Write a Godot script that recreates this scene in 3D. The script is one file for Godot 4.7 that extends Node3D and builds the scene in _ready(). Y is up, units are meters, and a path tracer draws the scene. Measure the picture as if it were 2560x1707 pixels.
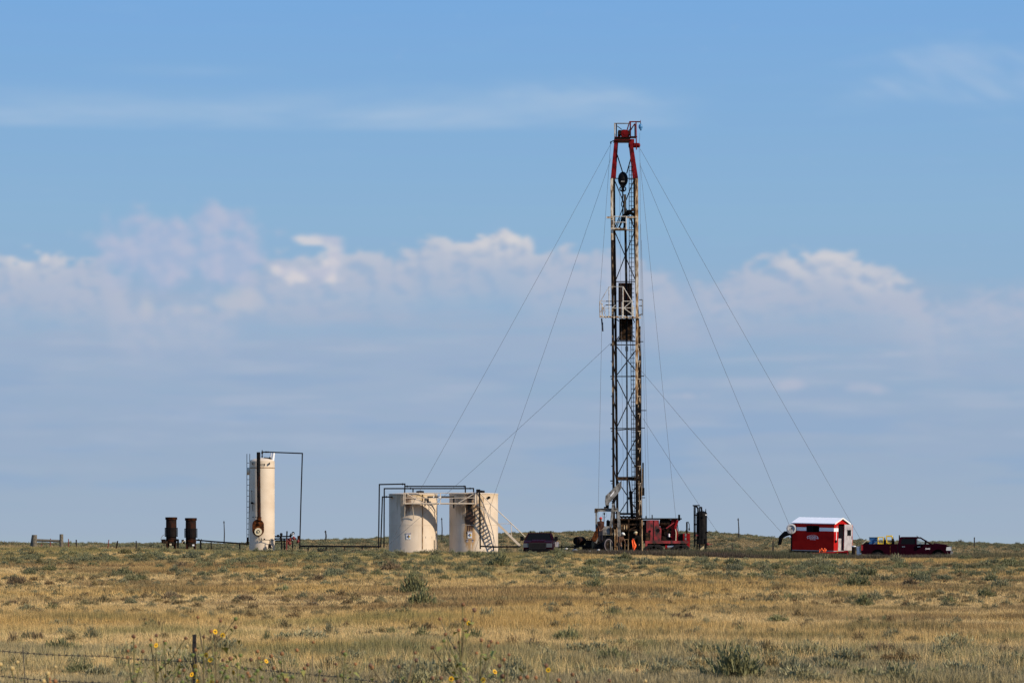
extends Node3D
# An oil well on the prairie: a workover rig, two tan tanks, a heater treater and trucks behind a field of dry grass and sagebrush.
# Pixels below are those of a 2560 x 1707 photograph taken with a lens of 7000 pixels; P() turns one, at a distance in metres, into a place.

const F := 7000.0
const HZ := 1340.0
const EYE := 2.2
const GD := [0.0, 45.0, 60.0, 80.0, 100.0, 130.0, 165.0, 185.0, 205.0, 225.0, 260.0, 300.0, 380.0, 450.0, 520.0, 800.0, 1500.0, 6500.0]
const GP := [0.0, 300.0, 550.0, 800.0, 1100.0, 1350.0, 1500.0, 1750.0, 2000.0, 2300.0, 2560.0]
const GE := [
	[-2.2], [-2.25], [-2.2], [-2.1], [-1.97],
	[-1.62, -1.62, -1.62, -1.62, -1.64, -1.66, -1.75, -1.8, -1.82, -1.8, -1.78],
	[-1.0, -1.02, -1.08, -1.14, -1.17, -1.2, -1.4, -1.5, -1.55, -1.53, -1.48],
	[-0.87, -0.97, -1.12, -1.22, -1.28, -1.27, -1.24, -1.3, -1.52, -1.63, -1.55],
	[-0.85, -1.0, -1.3, -1.5, -1.6, -1.6, -1.65, -1.75, -2.0, -2.0, -1.85],
	[-0.9, -1.0, -1.22, -1.42, -1.52, -1.5, -1.5, -1.6, -1.85, -1.92, -1.85],
	[-0.95, -1.02, -1.15, -1.2, -1.25, -1.15, -1.1, -1.15, -1.5, -1.65, -1.65],
	[-1.15, -1.2, -1.22, -1.0, -0.8, -0.6, -0.5, -0.5, -1.0, -1.3, -1.4],
	[-1.3, -1.36, -1.36, -0.95, -0.45, -0.08, 0.05, 0.02, -0.75, -1.2, -1.45],
	[-1.32, -1.4, -1.42, -0.72, -0.1, 0.43, 0.58, 0.45, -0.55, -1.05, -1.45],
	[-2.0, -2.1, -2.1, -1.6, -1.0, -0.6, -0.5, -0.6, -1.4, -1.8, -2.1],
	[-6.0], [-16.0], [-30.0]]

var fx := 0.0
var fy := 0.0
var fk := 1.0
var D := 200.0
var base := Vector3.ZERO
var M := {}
var rng := RandomNumberGenerator.new()
var bumps := FastNoiseLite.new()
var patch := FastNoiseLite.new()
var names := {}


# ---------------------------------------------------------------- places
func P(px: float, py: float, d: float) -> Vector3:
	return Vector3((px - 1280.0) / F * d, EYE - (py - HZ) / F * d, -d)

func frame(ox: float, oy: float, k: float, d: float) -> void:
	fx = ox; fy = oy; fk = k; D = d

func L(cx: float, cy: float, dz := 0.0) -> Vector3:
	return P(fx + cx * fk, fy + cy * fk, D - dz) - base

func Q(px: float, py: float, dz := 0.0) -> Vector3:
	return P(px, py, D - dz) - base

func S(c: float) -> float:
	return c * fk * D / F

func ground(x: float, z: float) -> float:
	var d := maxf(-z, 0.0)
	var px := 1280.0 + x / maxf(d, 25.0) * F
	var i := 0
	while i < GD.size() - 2 and d > GD[i + 1]: i += 1
	var t := clampf((d - GD[i]) / (GD[i + 1] - GD[i]), 0.0, 1.0)
	var e := lerpf(row_at(i, px), row_at(i + 1, px), t)
	return EYE + e + bumps.get_noise_2d(x, z) * 0.09 * clampf(d / 40.0, 0.0, 1.0)

func row_at(i: int, px: float) -> float:
	var r: Array = GE[i]
	if r.size() == 1: return r[0]
	if px <= GP[0]: return r[0]
	var j := 0
	while j < GP.size() - 2 and px > GP[j + 1]: j += 1
	var t := clampf((px - GP[j]) / (GP[j + 1] - GP[j]), 0.0, 1.0)
	t = t * t * (3.0 - 2.0 * t)
	return lerpf(r[j], r[j + 1], t)

func on_ground(px: float, d: float) -> Vector3:
	var x := (px - 1280.0) / F * d
	return Vector3(x, ground(x, -d), -d)

func depth_of(px: float, py: float) -> float:   # how far away the ground is in that direction
	var d := 43.0
	while d < 178.0:
		var p := on_ground(px, d)
		if HZ + (EYE - p.y) / d * F <= py: return d
		d += 0.5
	return 168.0


# ---------------------------------------------------------------- mesh building
class MB:
	var v := PackedVector3Array()
	var n := PackedVector3Array()
	var uv := PackedVector2Array()
	var col := PackedColorArray()
	var tint := Color.WHITE
	var colored := false

	func put(a: Vector3, b: Vector3, c: Vector3, na: Vector3, nb: Vector3, nc: Vector3, ua := Vector2.ZERO, ub := Vector2.ZERO, uc := Vector2.ZERO) -> void:
		v.append(a); v.append(c); v.append(b)
		n.append(na); n.append(nc); n.append(nb)
		uv.append(ua); uv.append(uc); uv.append(ub)
		if colored:
			col.append(tint); col.append(tint); col.append(tint)

	func tri(a: Vector3, b: Vector3, c: Vector3) -> void:
		var m := (b - a).cross(c - a).normalized()
		put(a, b, c, m, m, m)

	func quad(a: Vector3, b: Vector3, c: Vector3, d: Vector3) -> void:
		tri(a, b, c); tri(a, c, d)

	func quad_uv(a: Vector3, b: Vector3, c: Vector3, d: Vector3) -> void:
		var m := (b - a).cross(c - a).normalized()
		put(a, b, c, m, m, m, Vector2(0, 1), Vector2(1, 1), Vector2(1, 0))
		put(a, c, d, m, m, m, Vector2(0, 1), Vector2(1, 0), Vector2(0, 0))

	func box(c: Vector3, s: Vector3, b := Basis()) -> void:
		var x := b.x * s.x * 0.5
		var y := b.y * s.y * 0.5
		var z := b.z * s.z * 0.5
		quad(c - x - y + z, c + x - y + z, c + x + y + z, c - x + y + z)
		quad(c + x - y - z, c - x - y - z, c - x + y - z, c + x + y - z)
		quad(c + x - y + z, c + x - y - z, c + x + y - z, c + x + y + z)
		quad(c - x - y - z, c - x - y + z, c - x + y + z, c - x + y - z)
		quad(c - x + y + z, c + x + y + z, c + x + y - z, c - x + y - z)
		quad(c - x - y - z, c + x - y - z, c + x - y + z, c - x - y + z)

	func span(a: Vector3, b: Vector3) -> void:   # the box between two corners
		box((a + b) * 0.5, (b - a).abs())

	static func along(d: Vector3) -> Basis:   # y along d
		var y := d.normalized()
		var r := Vector3(0, 0, 1) if absf(y.z) < 0.9 else Vector3(1, 0, 0)
		var x := y.cross(r).normalized()
		return Basis(x, y, x.cross(y))

	func beam(a: Vector3, b: Vector3, w: float, h := -1.0) -> void:
		box((a + b) * 0.5, Vector3(w, a.distance_to(b), w if h < 0.0 else h), along(b - a))

	func tube(a: Vector3, b: Vector3, r0: float, r1 := -1.0, seg := 8, caps := true) -> void:
		if r1 < 0.0: r1 = r0
		var q := along(b - a)
		for i in seg:
			var t0 := TAU * i / seg
			var t1 := TAU * (i + 1) / seg
			var e0 := q.x * cos(t0) - q.z * sin(t0)
			var e1 := q.x * cos(t1) - q.z * sin(t1)
			put(a + e0 * r0, a + e1 * r0, b + e1 * r1, e0, e1, e1)
			put(a + e0 * r0, b + e1 * r1, b + e0 * r1, e0, e1, e0)
			if caps:
				put(b, b + e0 * r1, b + e1 * r1, q.y, q.y, q.y)
				put(a, a + e1 * r0, a + e0 * r0, -q.y, -q.y, -q.y)

	func pipe(pts: Array, r: float, seg := 8) -> void:
		for i in pts.size() - 1:
			tube(pts[i], pts[i + 1], r, r, seg)
			if i > 0: ball(pts[i], Vector3.ONE * r * 1.15, seg, 4)

	func ball(c: Vector3, r: Vector3, seg := 10, rings := 6, b := Basis()) -> void:
		for j in rings:
			var p0 := PI * j / rings - PI / 2
			var p1 := PI * (j + 1) / rings - PI / 2
			for i in seg:
				var t0 := TAU * i / seg
				var t1 := TAU * (i + 1) / seg
				var u := [Vector3(cos(t0) * cos(p0), sin(p0), -sin(t0) * cos(p0)), Vector3(cos(t1) * cos(p0), sin(p0), -sin(t1) * cos(p0)), Vector3(cos(t1) * cos(p1), sin(p1), -sin(t1) * cos(p1)), Vector3(cos(t0) * cos(p1), sin(p1), -sin(t0) * cos(p1))]
				var w := []
				var m := []
				for e in u:
					w.append(c + b * (e * r))
					m.append((b * (e / r)).normalized())
				if j > 0: put(w[0], w[1], w[2], m[0], m[1], m[2])
				if j < rings - 1: put(w[0], w[2], w[3], m[0], m[2], m[3])
				elif j == 0: pass

	func lathe(prof: Array, seg: int, o := Vector3.ZERO, b := Basis()) -> void:   # profile of (radius, height) from the bottom up; u runs round from the back, v down
		var y0: float = prof[0].y
		var y1: float = prof[-1].y
		for j in prof.size() - 1:
			var p: Vector2 = prof[j]
			var q: Vector2 = prof[j + 1]
			var sl := Vector2(q.y - p.y, p.x - q.x).normalized()
			for i in seg:
				var t0 := TAU * i / seg
				var t1 := TAU * (i + 1) / seg
				var e0 := Vector3(-sin(t0), 0, -cos(t0))
				var e1 := Vector3(-sin(t1), 0, -cos(t1))
				var n0 := b * (e0 * sl.x + Vector3(0, sl.y, 0))
				var n1 := b * (e1 * sl.x + Vector3(0, sl.y, 0))
				var a0 := o + b * (e0 * p.x + Vector3(0, p.y, 0))
				var a1 := o + b * (e1 * p.x + Vector3(0, p.y, 0))
				var c1 := o + b * (e1 * q.x + Vector3(0, q.y, 0))
				var c0 := o + b * (e0 * q.x + Vector3(0, q.y, 0))
				var va := 1.0 - (p.y - y0) / maxf(y1 - y0, 0.001)
				var vb := 1.0 - (q.y - y0) / maxf(y1 - y0, 0.001)
				var u0 := float(i) / seg
				var u1 := float(i + 1) / seg
				put(a0, a1, c1, n0, n1, n1, Vector2(u0, va), Vector2(u1, va), Vector2(u1, vb))
				put(a0, c1, c0, n0, n1, n0, Vector2(u0, va), Vector2(u1, vb), Vector2(u0, vb))

	func prism(poly: PackedVector2Array, z0: float, z1: float, t := Transform3D()) -> void:   # an outline in x and y between two depths
		if Geometry2D.is_polygon_clockwise(poly): poly.reverse()
		var ix := Geometry2D.triangulate_polygon(poly)
		for k in range(0, ix.size(), 3):
			var a := poly[ix[k]]
			var b := poly[ix[k + 1]]
			var c := poly[ix[k + 2]]
			if (b - a).cross(c - a) < 0.0:
				var w := b
				b = c
				c = w
			tri(t * Vector3(a.x, a.y, z1), t * Vector3(b.x, b.y, z1), t * Vector3(c.x, c.y, z1))
			tri(t * Vector3(a.x, a.y, z0), t * Vector3(c.x, c.y, z0), t * Vector3(b.x, b.y, z0))
		for i in poly.size():
			var a := poly[i]
			var b := poly[(i + 1) % poly.size()]
			quad(t * Vector3(a.x, a.y, z0), t * Vector3(b.x, b.y, z0), t * Vector3(b.x, b.y, z1), t * Vector3(a.x, a.y, z1))

	func solid(cs: Array) -> void:   # a hexahedron: four corners below, four above, both counter-clockwise seen from above
		quad(cs[3], cs[2], cs[1], cs[0])
		quad(cs[4], cs[5], cs[6], cs[7])
		for i in 4:
			var j := (i + 1) % 4
			quad(cs[i], cs[j], cs[4 + j], cs[4 + i])

	func mesh() -> ArrayMesh:
		var a := []
		a.resize(Mesh.ARRAY_MAX)
		a[Mesh.ARRAY_VERTEX] = v
		a[Mesh.ARRAY_NORMAL] = n
		a[Mesh.ARRAY_TEX_UV] = uv
		if colored: a[Mesh.ARRAY_COLOR] = col
		var m := ArrayMesh.new()
		m.add_surface_from_arrays(Mesh.PRIMITIVE_TRIANGLES, a)
		return m


func mb() -> MB:
	return MB.new()

func numbered(called: String) -> String:
	var k: int = names.get(called, 0)
	names[called] = k + 1
	return called if k == 0 else "%s_%03d" % [called, k]

func tag(o: Node3D, label: String, category: String, group := "", kind := "") -> void:
	if label: o.set_meta("label", label)
	if category: o.set_meta("category", category)
	if group: o.set_meta("group", group)
	if kind: o.set_meta("kind", kind)

func thing(called: String, label: String, category: String, at: Vector3, group := "", yaw := 0.0) -> Node3D:
	var o := Node3D.new()
	o.name = numbered(called)
	o.position = at
	o.rotation.y = yaw
	add_child(o)
	tag(o, label, category, group)
	base = at
	return o

func obj(called: String, b: MB, m: Material, parent: Node = self, label := "") -> MeshInstance3D:
	var o := MeshInstance3D.new()
	o.name = called if parent != self else numbered(called)
	o.mesh = b.mesh()
	o.material_override = m
	parent.add_child(o, true)
	if label: o.set_meta("label", label)
	return o

func bar(called: String, pts: Array, r: float, m: Material, parent: Node, square := false) -> MeshInstance3D:
	var b := mb()
	if square:
		for i in pts.size() - 1: b.beam(pts[i], pts[i + 1], r * 2.0)
	else:
		b.pipe(pts, r, 6 if r < 0.03 else 10)
	return obj(called, b, m, parent)


# ---------------------------------------------------------------- materials
func mat(key: String, c: Color, rough := 0.7, metal := 0.0) -> StandardMaterial3D:
	var m := StandardMaterial3D.new()
	m.resource_name = key
	m.albedo_color = c.linear_to_srgb()
	m.roughness = rough
	m.metallic = metal
	M[key] = m
	return m

func lin(r: float, g: float, b: float) -> Color:
	return Color(r, g, b)

func mottled(key: String, stops: Array, freq: float, scale: Vector3, rough := 0.75, metal := 0.0, oct := 4, seed_ := 1) -> StandardMaterial3D:
	# a paint or rust whose colour wanders between the given linear colours
	var ns := FastNoiseLite.new()
	ns.seed = seed_
	ns.frequency = freq
	ns.fractal_octaves = oct
	var w := 192
	var raw := ns.get_seamless_image(w, w)
	var im := Image.create(w, w, false, Image.FORMAT_RGB8)
	for y in w:
		for x in w:
			var t := clampf((raw.get_pixel(x, y).r - 0.2) / 0.6, 0.0, 1.0) * (stops.size() - 1)
			var i := mini(int(t), stops.size() - 2)
			var c: Color = stops[i].lerp(stops[i + 1], t - i)
			im.set_pixel(x, y, c.linear_to_srgb())
	var m := mat(key, Color.WHITE, rough, metal)
	m.albedo_texture = ImageTexture.create_from_image(im)
	m.uv1_triplanar = true
	m.uv1_scale = scale
	return m

func materials() -> void:
	mottled("black_steel", [lin(0.004, 0.004, 0.005), lin(0.007, 0.007, 0.008), lin(0.016, 0.014, 0.013)], 0.03, Vector3.ONE * 0.5, 0.55, 0.2, 4, 3)
	mottled("greasy_steel", [lin(0.005, 0.0045, 0.004), lin(0.009, 0.007, 0.006), lin(0.03, 0.018, 0.011)], 0.025, Vector3(0.6, 0.3, 0.6), 0.5, 0.1, 4, 4)
	mottled("worn_white", [lin(0.05, 0.03, 0.018), lin(0.3, 0.2, 0.11), lin(0.5, 0.43, 0.33), lin(0.62, 0.57, 0.48)], 0.03, Vector3(0.7, 0.22, 0.7), 0.7, 0.0, 4, 5)
	mottled("rusty_tan", [lin(0.03, 0.018, 0.012), lin(0.26, 0.13, 0.045), lin(0.42, 0.28, 0.14), lin(0.6, 0.5, 0.36)], 0.035, Vector3(0.7, 0.2, 0.7), 0.75, 0.0, 4, 6)
	mottled("dark_leg", [lin(0.006, 0.005, 0.005), lin(0.016, 0.011, 0.008), lin(0.05, 0.03, 0.017), lin(0.26, 0.19, 0.11)], 0.03, Vector3(0.7, 0.18, 0.7), 0.6, 0.0, 4, 7)
	mottled("grey_paint", [lin(0.07, 0.065, 0.058), lin(0.18, 0.172, 0.155), lin(0.26, 0.25, 0.23)], 0.02, Vector3.ONE * 0.6, 0.6, 0.0, 4, 8)
	mottled("rust", [lin(0.02, 0.009, 0.005), lin(0.07, 0.021, 0.006), lin(0.14, 0.042, 0.01)], 0.025, Vector3.ONE * 0.8, 0.85, 0.0, 4, 9)
	mottled("dark_rust", [lin(0.006, 0.0045, 0.0045), lin(0.013, 0.008, 0.007), lin(0.04, 0.014, 0.008)], 0.02, Vector3(0.8, 0.3, 0.8), 0.8, 0.0, 4, 10)
	mottled("rig_rust", [lin(0.009, 0.0065, 0.005), lin(0.026, 0.016, 0.01), lin(0.07, 0.038, 0.02)], 0.03, Vector3.ONE * 0.6, 0.75, 0.0, 4, 11)
	mottled("red_paint", [lin(0.13, 0.004, 0.006), lin(0.22, 0.006, 0.009), lin(0.27, 0.01, 0.013)], 0.015, Vector3.ONE * 0.4, 0.45, 0.0, 4, 12)
	mottled("dirty_red", [lin(0.03, 0.012, 0.009), lin(0.14, 0.016, 0.015), lin(0.26, 0.014, 0.018), lin(0.31, 0.03, 0.035)], 0.02, Vector3(0.5, 0.3, 0.5), 0.6, 0.0, 4, 13)
	mottled("mast_red", [lin(0.06, 0.003, 0.003), lin(0.14, 0.005, 0.007), lin(0.2, 0.008, 0.01)], 0.02, Vector3.ONE * 0.4, 0.5, 0.0, 4, 14)
	mottled("tan_paint", [lin(0.56, 0.455, 0.335), lin(0.62, 0.515, 0.39), lin(0.65, 0.55, 0.425)], 0.012, Vector3.ONE * 0.3, 0.6, 0.0, 4, 15)
	mottled("maroon", [lin(0.015, 0.0015, 0.005), lin(0.02, 0.002, 0.007)], 0.02, Vector3.ONE * 0.5, 0.5, 0.0, 3, 16)
	mottled("weathered_wood", [lin(0.06, 0.052, 0.038), lin(0.13, 0.11, 0.08), lin(0.18, 0.16, 0.12)], 0.05, Vector3(2.0, 0.4, 2.0), 0.9, 0.0, 4, 17)
	mottled("white_paint", [lin(0.8, 0.8, 0.8), lin(0.87, 0.87, 0.87)], 0.02, Vector3.ONE * 0.5, 0.5, 0.0, 3, 18)
	mottled("shed_red", [lin(0.33, 0.005, 0.004), lin(0.4, 0.008, 0.005), lin(0.43, 0.01, 0.006)], 0.012, Vector3.ONE * 0.3, 0.4, 0.0, 3, 19)
	mottled("door_grey", [lin(0.3, 0.27, 0.28), lin(0.4, 0.37, 0.38), lin(0.45, 0.42, 0.43)], 0.02, Vector3(0.8, 0.4, 0.8), 0.6, 0.0, 4, 20)
	mat("black", lin(0.006, 0.006, 0.007), 0.5)
	mat("rubber", lin(0.018, 0.017, 0.017), 0.85)
	mat("chrome", lin(0.6, 0.6, 0.61), 0.22, 1.0)
	mat("steel", lin(0.45, 0.45, 0.45), 0.35, 0.8)
	mat("lamp", lin(0.16, 0.16, 0.155), 0.3)
	mottled("rail_white", [lin(0.3, 0.26, 0.2), lin(0.5, 0.47, 0.41), lin(0.58, 0.56, 0.51)], 0.04, Vector3.ONE * 0.8, 0.7, 0.0, 3, 43)
	mat("dim_lamp", lin(0.07, 0.075, 0.075), 0.3)
	mat("clear_lamp", lin(0.6, 0.6, 0.58), 0.3)
	mat("dish_grey", lin(0.4, 0.4, 0.4), 0.6)
	mottled("burnt", [lin(0.008, 0.004, 0.003), lin(0.02, 0.008, 0.004), lin(0.055, 0.016, 0.006)], 0.02, Vector3.ONE * 0.8, 0.85, 0.0, 4, 41).metallic_specular = 0.2
	mat("tail_lamp", lin(0.3, 0.01, 0.012), 0.2)
	mat("white", lin(0.78, 0.78, 0.77), 0.5)
	mat("cream", lin(0.62, 0.54, 0.36), 0.6)
	mat("yellow", lin(0.75, 0.5, 0.02), 0.5)
	mat("blue", lin(0.02, 0.1, 0.25), 0.5)
	mat("bright_blue", lin(0.05, 0.2, 0.42), 0.45)
	mat("orange", lin(0.95, 0.13, 0.02), 0.7)
	mat("stake_red", lin(0.16, 0.025, 0.02), 0.8)
	mat("cable", lin(0.1, 0.1, 0.105), 0.6, 0.3)
	mat("wire", lin(0.04, 0.035, 0.03), 0.7)
	mat("post_iron", lin(0.012, 0.009, 0.009), 0.8)
	mat("lettering", lin(0.78, 0.74, 0.74), 0.5)
	mat("dark_lettering", lin(0.07, 0.05, 0.045), 0.6)
	mat("tint_glass", lin(0.006, 0.007, 0.009), 0.06)
	M.tint_glass.metallic_specular = 0.05
	mat("stone", lin(0.5, 0.47, 0.42), 0.9)
	mat("shed_inside", lin(0.28, 0.27, 0.27), 0.8)
	mat("cloth_blue", lin(0.02, 0.03, 0.05), 0.9)
	for k in ["black_steel", "greasy_steel", "dark_leg", "dark_rust", "rust", "rig_rust", "mast_red", "maroon", "black", "rubber", "shed_red", "red_paint"]: M[k].metallic_specular = 0.22 if k != "maroon" else 0.1
	var g := mat("glass", Color(0.5, 0.6, 0.6), 0.05)
	g.albedo_color = Color(0.75, 0.82, 0.82, 0.22)
	g.transparency = BaseMaterial3D.TRANSPARENCY_ALPHA
	var s := mat("smoked", Color(0.1, 0.1, 0.1), 0.05)
	s.albedo_color = Color(0.02, 0.03, 0.04, 0.92)
	s.transparency = BaseMaterial3D.TRANSPARENCY_ALPHA
	s.metallic_specular = 0.1
	var p := mat("painted", Color.WHITE, 0.8)
	p.vertex_color_use_as_albedo = true
	p.metallic_specular = 0.15
	p.albedo_color = Color.WHITE
	var q := mat("leafy", Color.WHITE, 0.75)
	q.vertex_color_use_as_albedo = true
	q.albedo_color = Color.WHITE
	q.backlight_enabled = true
	q.backlight = Color(0.35, 0.35, 0.35)


# ---------------------------------------------------------------- camera, sky, sun
func camera_and_light() -> void:
	var cam := Camera3D.new()
	cam.name = "camera"
	add_child(cam)
	cam.position = Vector3(0, EYE, 0)
	var at := CameraAttributesPhysical.new()
	at.frustum_focal_length = 98.4
	at.frustum_focus_distance = 180.0
	at.frustum_near = 1.0
	at.frustum_far = 9000.0
	at.exposure_aperture = 8.5
	cam.attributes = at
	cam.set_frustum(1707.0 / F, Vector2(0, (HZ - 853.5) / F), 1.0, 9000.0)
	cam.current = true
	var we := WorldEnvironment.new()
	we.name = "environment"
	var e := Environment.new()
	e.background_mode = Environment.BG_SKY
	e.sky = Sky.new()
	var pm := PanoramaSkyMaterial.new()
	pm.panorama = ImageTexture.create_from_image(sky_image())
	e.sky.sky_material = pm
	e.tonemap_mode = Environment.TONE_MAPPER_LINEAR
	e.tonemap_exposure = 1.0
	e.sdfgi_enabled = true
	e.ssao_enabled = true
	e.ssil_enabled = true
	we.environment = e
	add_child(we)
	var sun := DirectionalLight3D.new()
	sun.name = "sun"
	sun.light_energy = 1.6
	sun.light_color = Color(1.0, 0.93, 0.83)
	sun.light_angular_distance = 0.5
	sun.shadow_enabled = true
	var az := deg_to_rad(58.0)
	var el := deg_to_rad(30.0)
	add_child(sun)
	sun.look_at_from_position(Vector3(sin(az) * cos(el), sin(el), cos(az) * cos(el)) * 50.0, Vector3.ZERO)


func keyed(ks: Array, x: float) -> float:
	if x <= ks[0].x: return ks[0].y
	for i in ks.size() - 1:
		if x <= ks[i + 1].x:
			var t: float = (x - ks[i].x) / (ks[i + 1].x - ks[i].x)
			return lerpf(ks[i].y, ks[i + 1].y, t * t * (3.0 - 2.0 * t))
	return ks[-1].y

var c1 := FastNoiseLite.new()
var c2 := FastNoiseLite.new()
var c3 := FastNoiseLite.new()
const TOPS := [Vector2(-900, 690), Vector2(-500, 640), Vector2(-250, 690), Vector2(-80, 668), Vector2(20, 652), Vector2(95, 638), Vector2(150, 650), Vector2(200, 662), Vector2(270, 648), Vector2(285, 690), Vector2(360, 740), Vector2(560, 730),
	Vector2(640, 655), Vector2(700, 640), Vector2(800, 640), Vector2(870, 632), Vector2(950, 618), Vector2(1010, 628), Vector2(1080, 596), Vector2(1140, 606), Vector2(1190, 592), Vector2(1262, 578), Vector2(1320, 602), Vector2(1350, 625), Vector2(1420, 614), Vector2(1500, 628), Vector2(1600, 640), Vector2(1640, 668), Vector2(1700, 690),
	Vector2(1790, 690), Vector2(1850, 660), Vector2(1920, 645), Vector2(2000, 636), Vector2(2070, 629), Vector2(2150, 650), Vector2(2220, 680), Vector2(2268, 712), Vector2(2330, 745), Vector2(2440, 715), Vector2(2560, 700), Vector2(2800, 660), Vector2(3100, 700), Vector2(3400, 720)]

func blob(x: float, y: float, cx: float, cy: float, rx: float, ry: float) -> float:
	var q := ((x - cx) / rx) ** 2 + ((y - cy) / ry) ** 2
	return exp(-q * 1.6)

func heap_field(x: float, y: float) -> float:
	var wx := x + c2.get_noise_2d(x * 2.0, y * 2.0) * 34.0
	var wy := y + c2.get_noise_2d(x * 2.0 + 500.0, y * 2.0) * 22.0
	var billow := 0.55 - absf(c3.get_noise_2d(wx * 0.62, wy * 0.8)) * 1.9
	billow += 0.5 * (0.4 - absf(c3.get_noise_2d(wx * 1.7 + 300.0, wy * 2.0)) * 1.7) + 0.28 * c3.get_noise_2d(wx * 4.4, wy * 5.0 + 900.0)
	var hold := clampf(1.0 - 0.9 * smoothstep(270.0, 330.0, x) * (1.0 - smoothstep(600.0, 690.0, x)) - 0.8 * smoothstep(1640.0, 1690.0, x) * (1.0 - smoothstep(1740.0, 1830.0, x)) - 0.9 * smoothstep(2250.0, 2340.0, x) * (1.0 - smoothstep(3000.0, 3200.0, x)), 0.0, 1.0)
	return ((y - keyed(TOPS, x)) / 42.0 + billow * 0.85 - 0.1) * lerpf(0.35, 1.0, hold)

# The colour (as displayed) of the sky in a direction, given in photograph pixels; clear air and clouds only.
func sky_color(x: float, y: float) -> Color:
	var el := (HZ - y) / 122.0
	var c: Color
	if el < 2.2: c = Color(0.628, 0.698, 0.776).lerp(Color(0.595, 0.68, 0.784), clampf(el / 2.2, 0, 1))
	elif el < 6.5: c = Color(0.595, 0.68, 0.784).lerp(Color(0.553, 0.7, 0.83), (el - 2.2) / 4.3)
	elif el < 11.0: c = Color(0.553, 0.7, 0.83).lerp(Color(0.475, 0.665, 0.866), (el - 6.5) / 4.5)
	else: c = Color(0.475, 0.665, 0.866).lerp(Color(0.33, 0.53, 0.8), clampf((el - 11.0) / 60.0, 0, 1) ** 0.7)
	# low lavender veil, in level streaks
	var streak := c1.get_noise_2d(x * 0.35, y * 3.2) * 0.5 + c2.get_noise_2d(x * 0.16, y * 1.7) * 0.5
	var veil := smoothstep(640.0, 790.0, y) * (1.0 - smoothstep(980.0, 1220.0, y))
	c = c.lerp(Color(0.63, 0.697, 0.796), veil * clampf(0.55 + streak * 1.5, 0.0, 1.0))
	c = c.lerp(Color(0.553, 0.665, 0.795), smoothstep(0.02, 0.32, streak) * 0.6 * smoothstep(800.0, 960.0, y) * (1.0 - smoothstep(1150.0, 1300.0, y)))
	var lay := c1.get_noise_2d(x * 0.22 + 300.0, y * 4.6) * 0.6 + c3.get_noise_2d(x * 0.3, y * 1.6) * 0.4
	c = c.lerp(Color(0.668, 0.722, 0.808), smoothstep(0.05, 0.4, lay) * 0.5 * smoothstep(820.0, 870.0, y) * (1.0 - smoothstep(1040.0, 1240.0, y)))
	c = c.lerp(Color(0.565, 0.668, 0.792), smoothstep(0.1, 0.45, -lay) * 0.45 * smoothstep(830.0, 900.0, y) * (1.0 - smoothstep(1060.0, 1240.0, y)))
	# heaps of cumulus: a lumpy field that grows downwards from the crowns, lit from the upper right
	var f0 := heap_field(x, y)
	var f1 := heap_field(x + 16.0, y - 20.0)
	var lump := clampf((f0 - f1) * 0.9 - 0.12, -0.5, 1.0)
	var crest := clampf(blob(x, y, 1250, 600, 210, 60) + blob(x, y, 95, 655, 120, 45) + 0.85 * blob(x, y, 2060, 660, 190, 55) + 0.7 * blob(x, y, 2200, 715, 90, 30) + 0.7 * blob(x, y, 810, 625, 110, 50) + 0.35 * blob(x, y, 1010, 640, 140, 50), 0.0, 1.0)
	var cover := smoothstep(0.0, lerpf(0.75, 0.3, crest), f0) * (1.0 - smoothstep(60.0, 230.0, y - keyed(TOPS, x)))
	var body := Color(0.632, 0.705, 0.808).lerp(Color(0.705, 0.736, 0.812), clampf(0.42 + lump * 1.5, 0.0, 1.0))
	body = body.lerp(Color(0.865, 0.845, 0.845), clampf(lump * 1.3 + 0.2, 0.0, 1.0) * crest * 0.9)
	c = c.lerp(body, cover * lerpf(0.85, 0.95, crest))
	# the tall soft heap on the left, its pale foot and the white curl
	var g0 := c3.get_noise_2d(x * 1.3 + 400.0, y * 1.3)
	var g1 := c3.get_noise_2d(x * 1.3 + 420.0, y * 1.3 - 24.0)
	var heap := maxf(maxf(blob(x, y, 400, 640, 200, 120), blob(x, y, 560, 560, 110, 55)), blob(x, y, 560, 650, 150, 110) * 0.9) + g0 * 0.42
	c = c.lerp(Color(0.645, 0.712, 0.828).lerp(Color(0.715, 0.74, 0.83), clampf(0.45 + (g0 - g1) * 1.6, 0, 1)), smoothstep(0.2, 0.75, heap) * 0.85)
	var foot := maxf(maxf(blob(x, y, 600, 758, 95, 58), blob(x, y, 375, 778, 38, 48) * 0.9), maxf(blob(x, y, 480, 778, 90, 30) * 0.75, blob(x, y, 690, 730, 80, 40) * 0.5)) + g0 * 0.35
	c = c.lerp(Color(0.77, 0.77, 0.81), smoothstep(0.35, 0.95, foot) * 0.62)
	var curl := blob(x, y, 790, 604, 80, 20) + blob(x, y, 832, 634, 34, 44) + 0.8 * blob(x, y, 780, 690, 130, 40) + 0.5 * blob(x, y, 690, 665, 60, 30) - 0.9 * blob(x, y, 745, 648, 56, 24) + g0 * 0.4
	c = c.lerp(Color(0.74, 0.757, 0.83).lerp(Color(0.85, 0.83, 0.845), clampf(0.4 + (g0 - g1) * 2.0, 0, 1)), smoothstep(0.35, 0.75, curl) * 0.85)
	var puff := g0
	# small pale rags lower down on the right
	var rags := maxf(blob(x, y, 1980, 966, 55, 20), maxf(blob(x, y, 2160, 975, 120, 22) * 0.7, maxf(blob(x, y, 2230, 890, 60, 14) * 0.7, blob(x, y, 1700, 990, 130, 12) * 0.6)))
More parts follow.
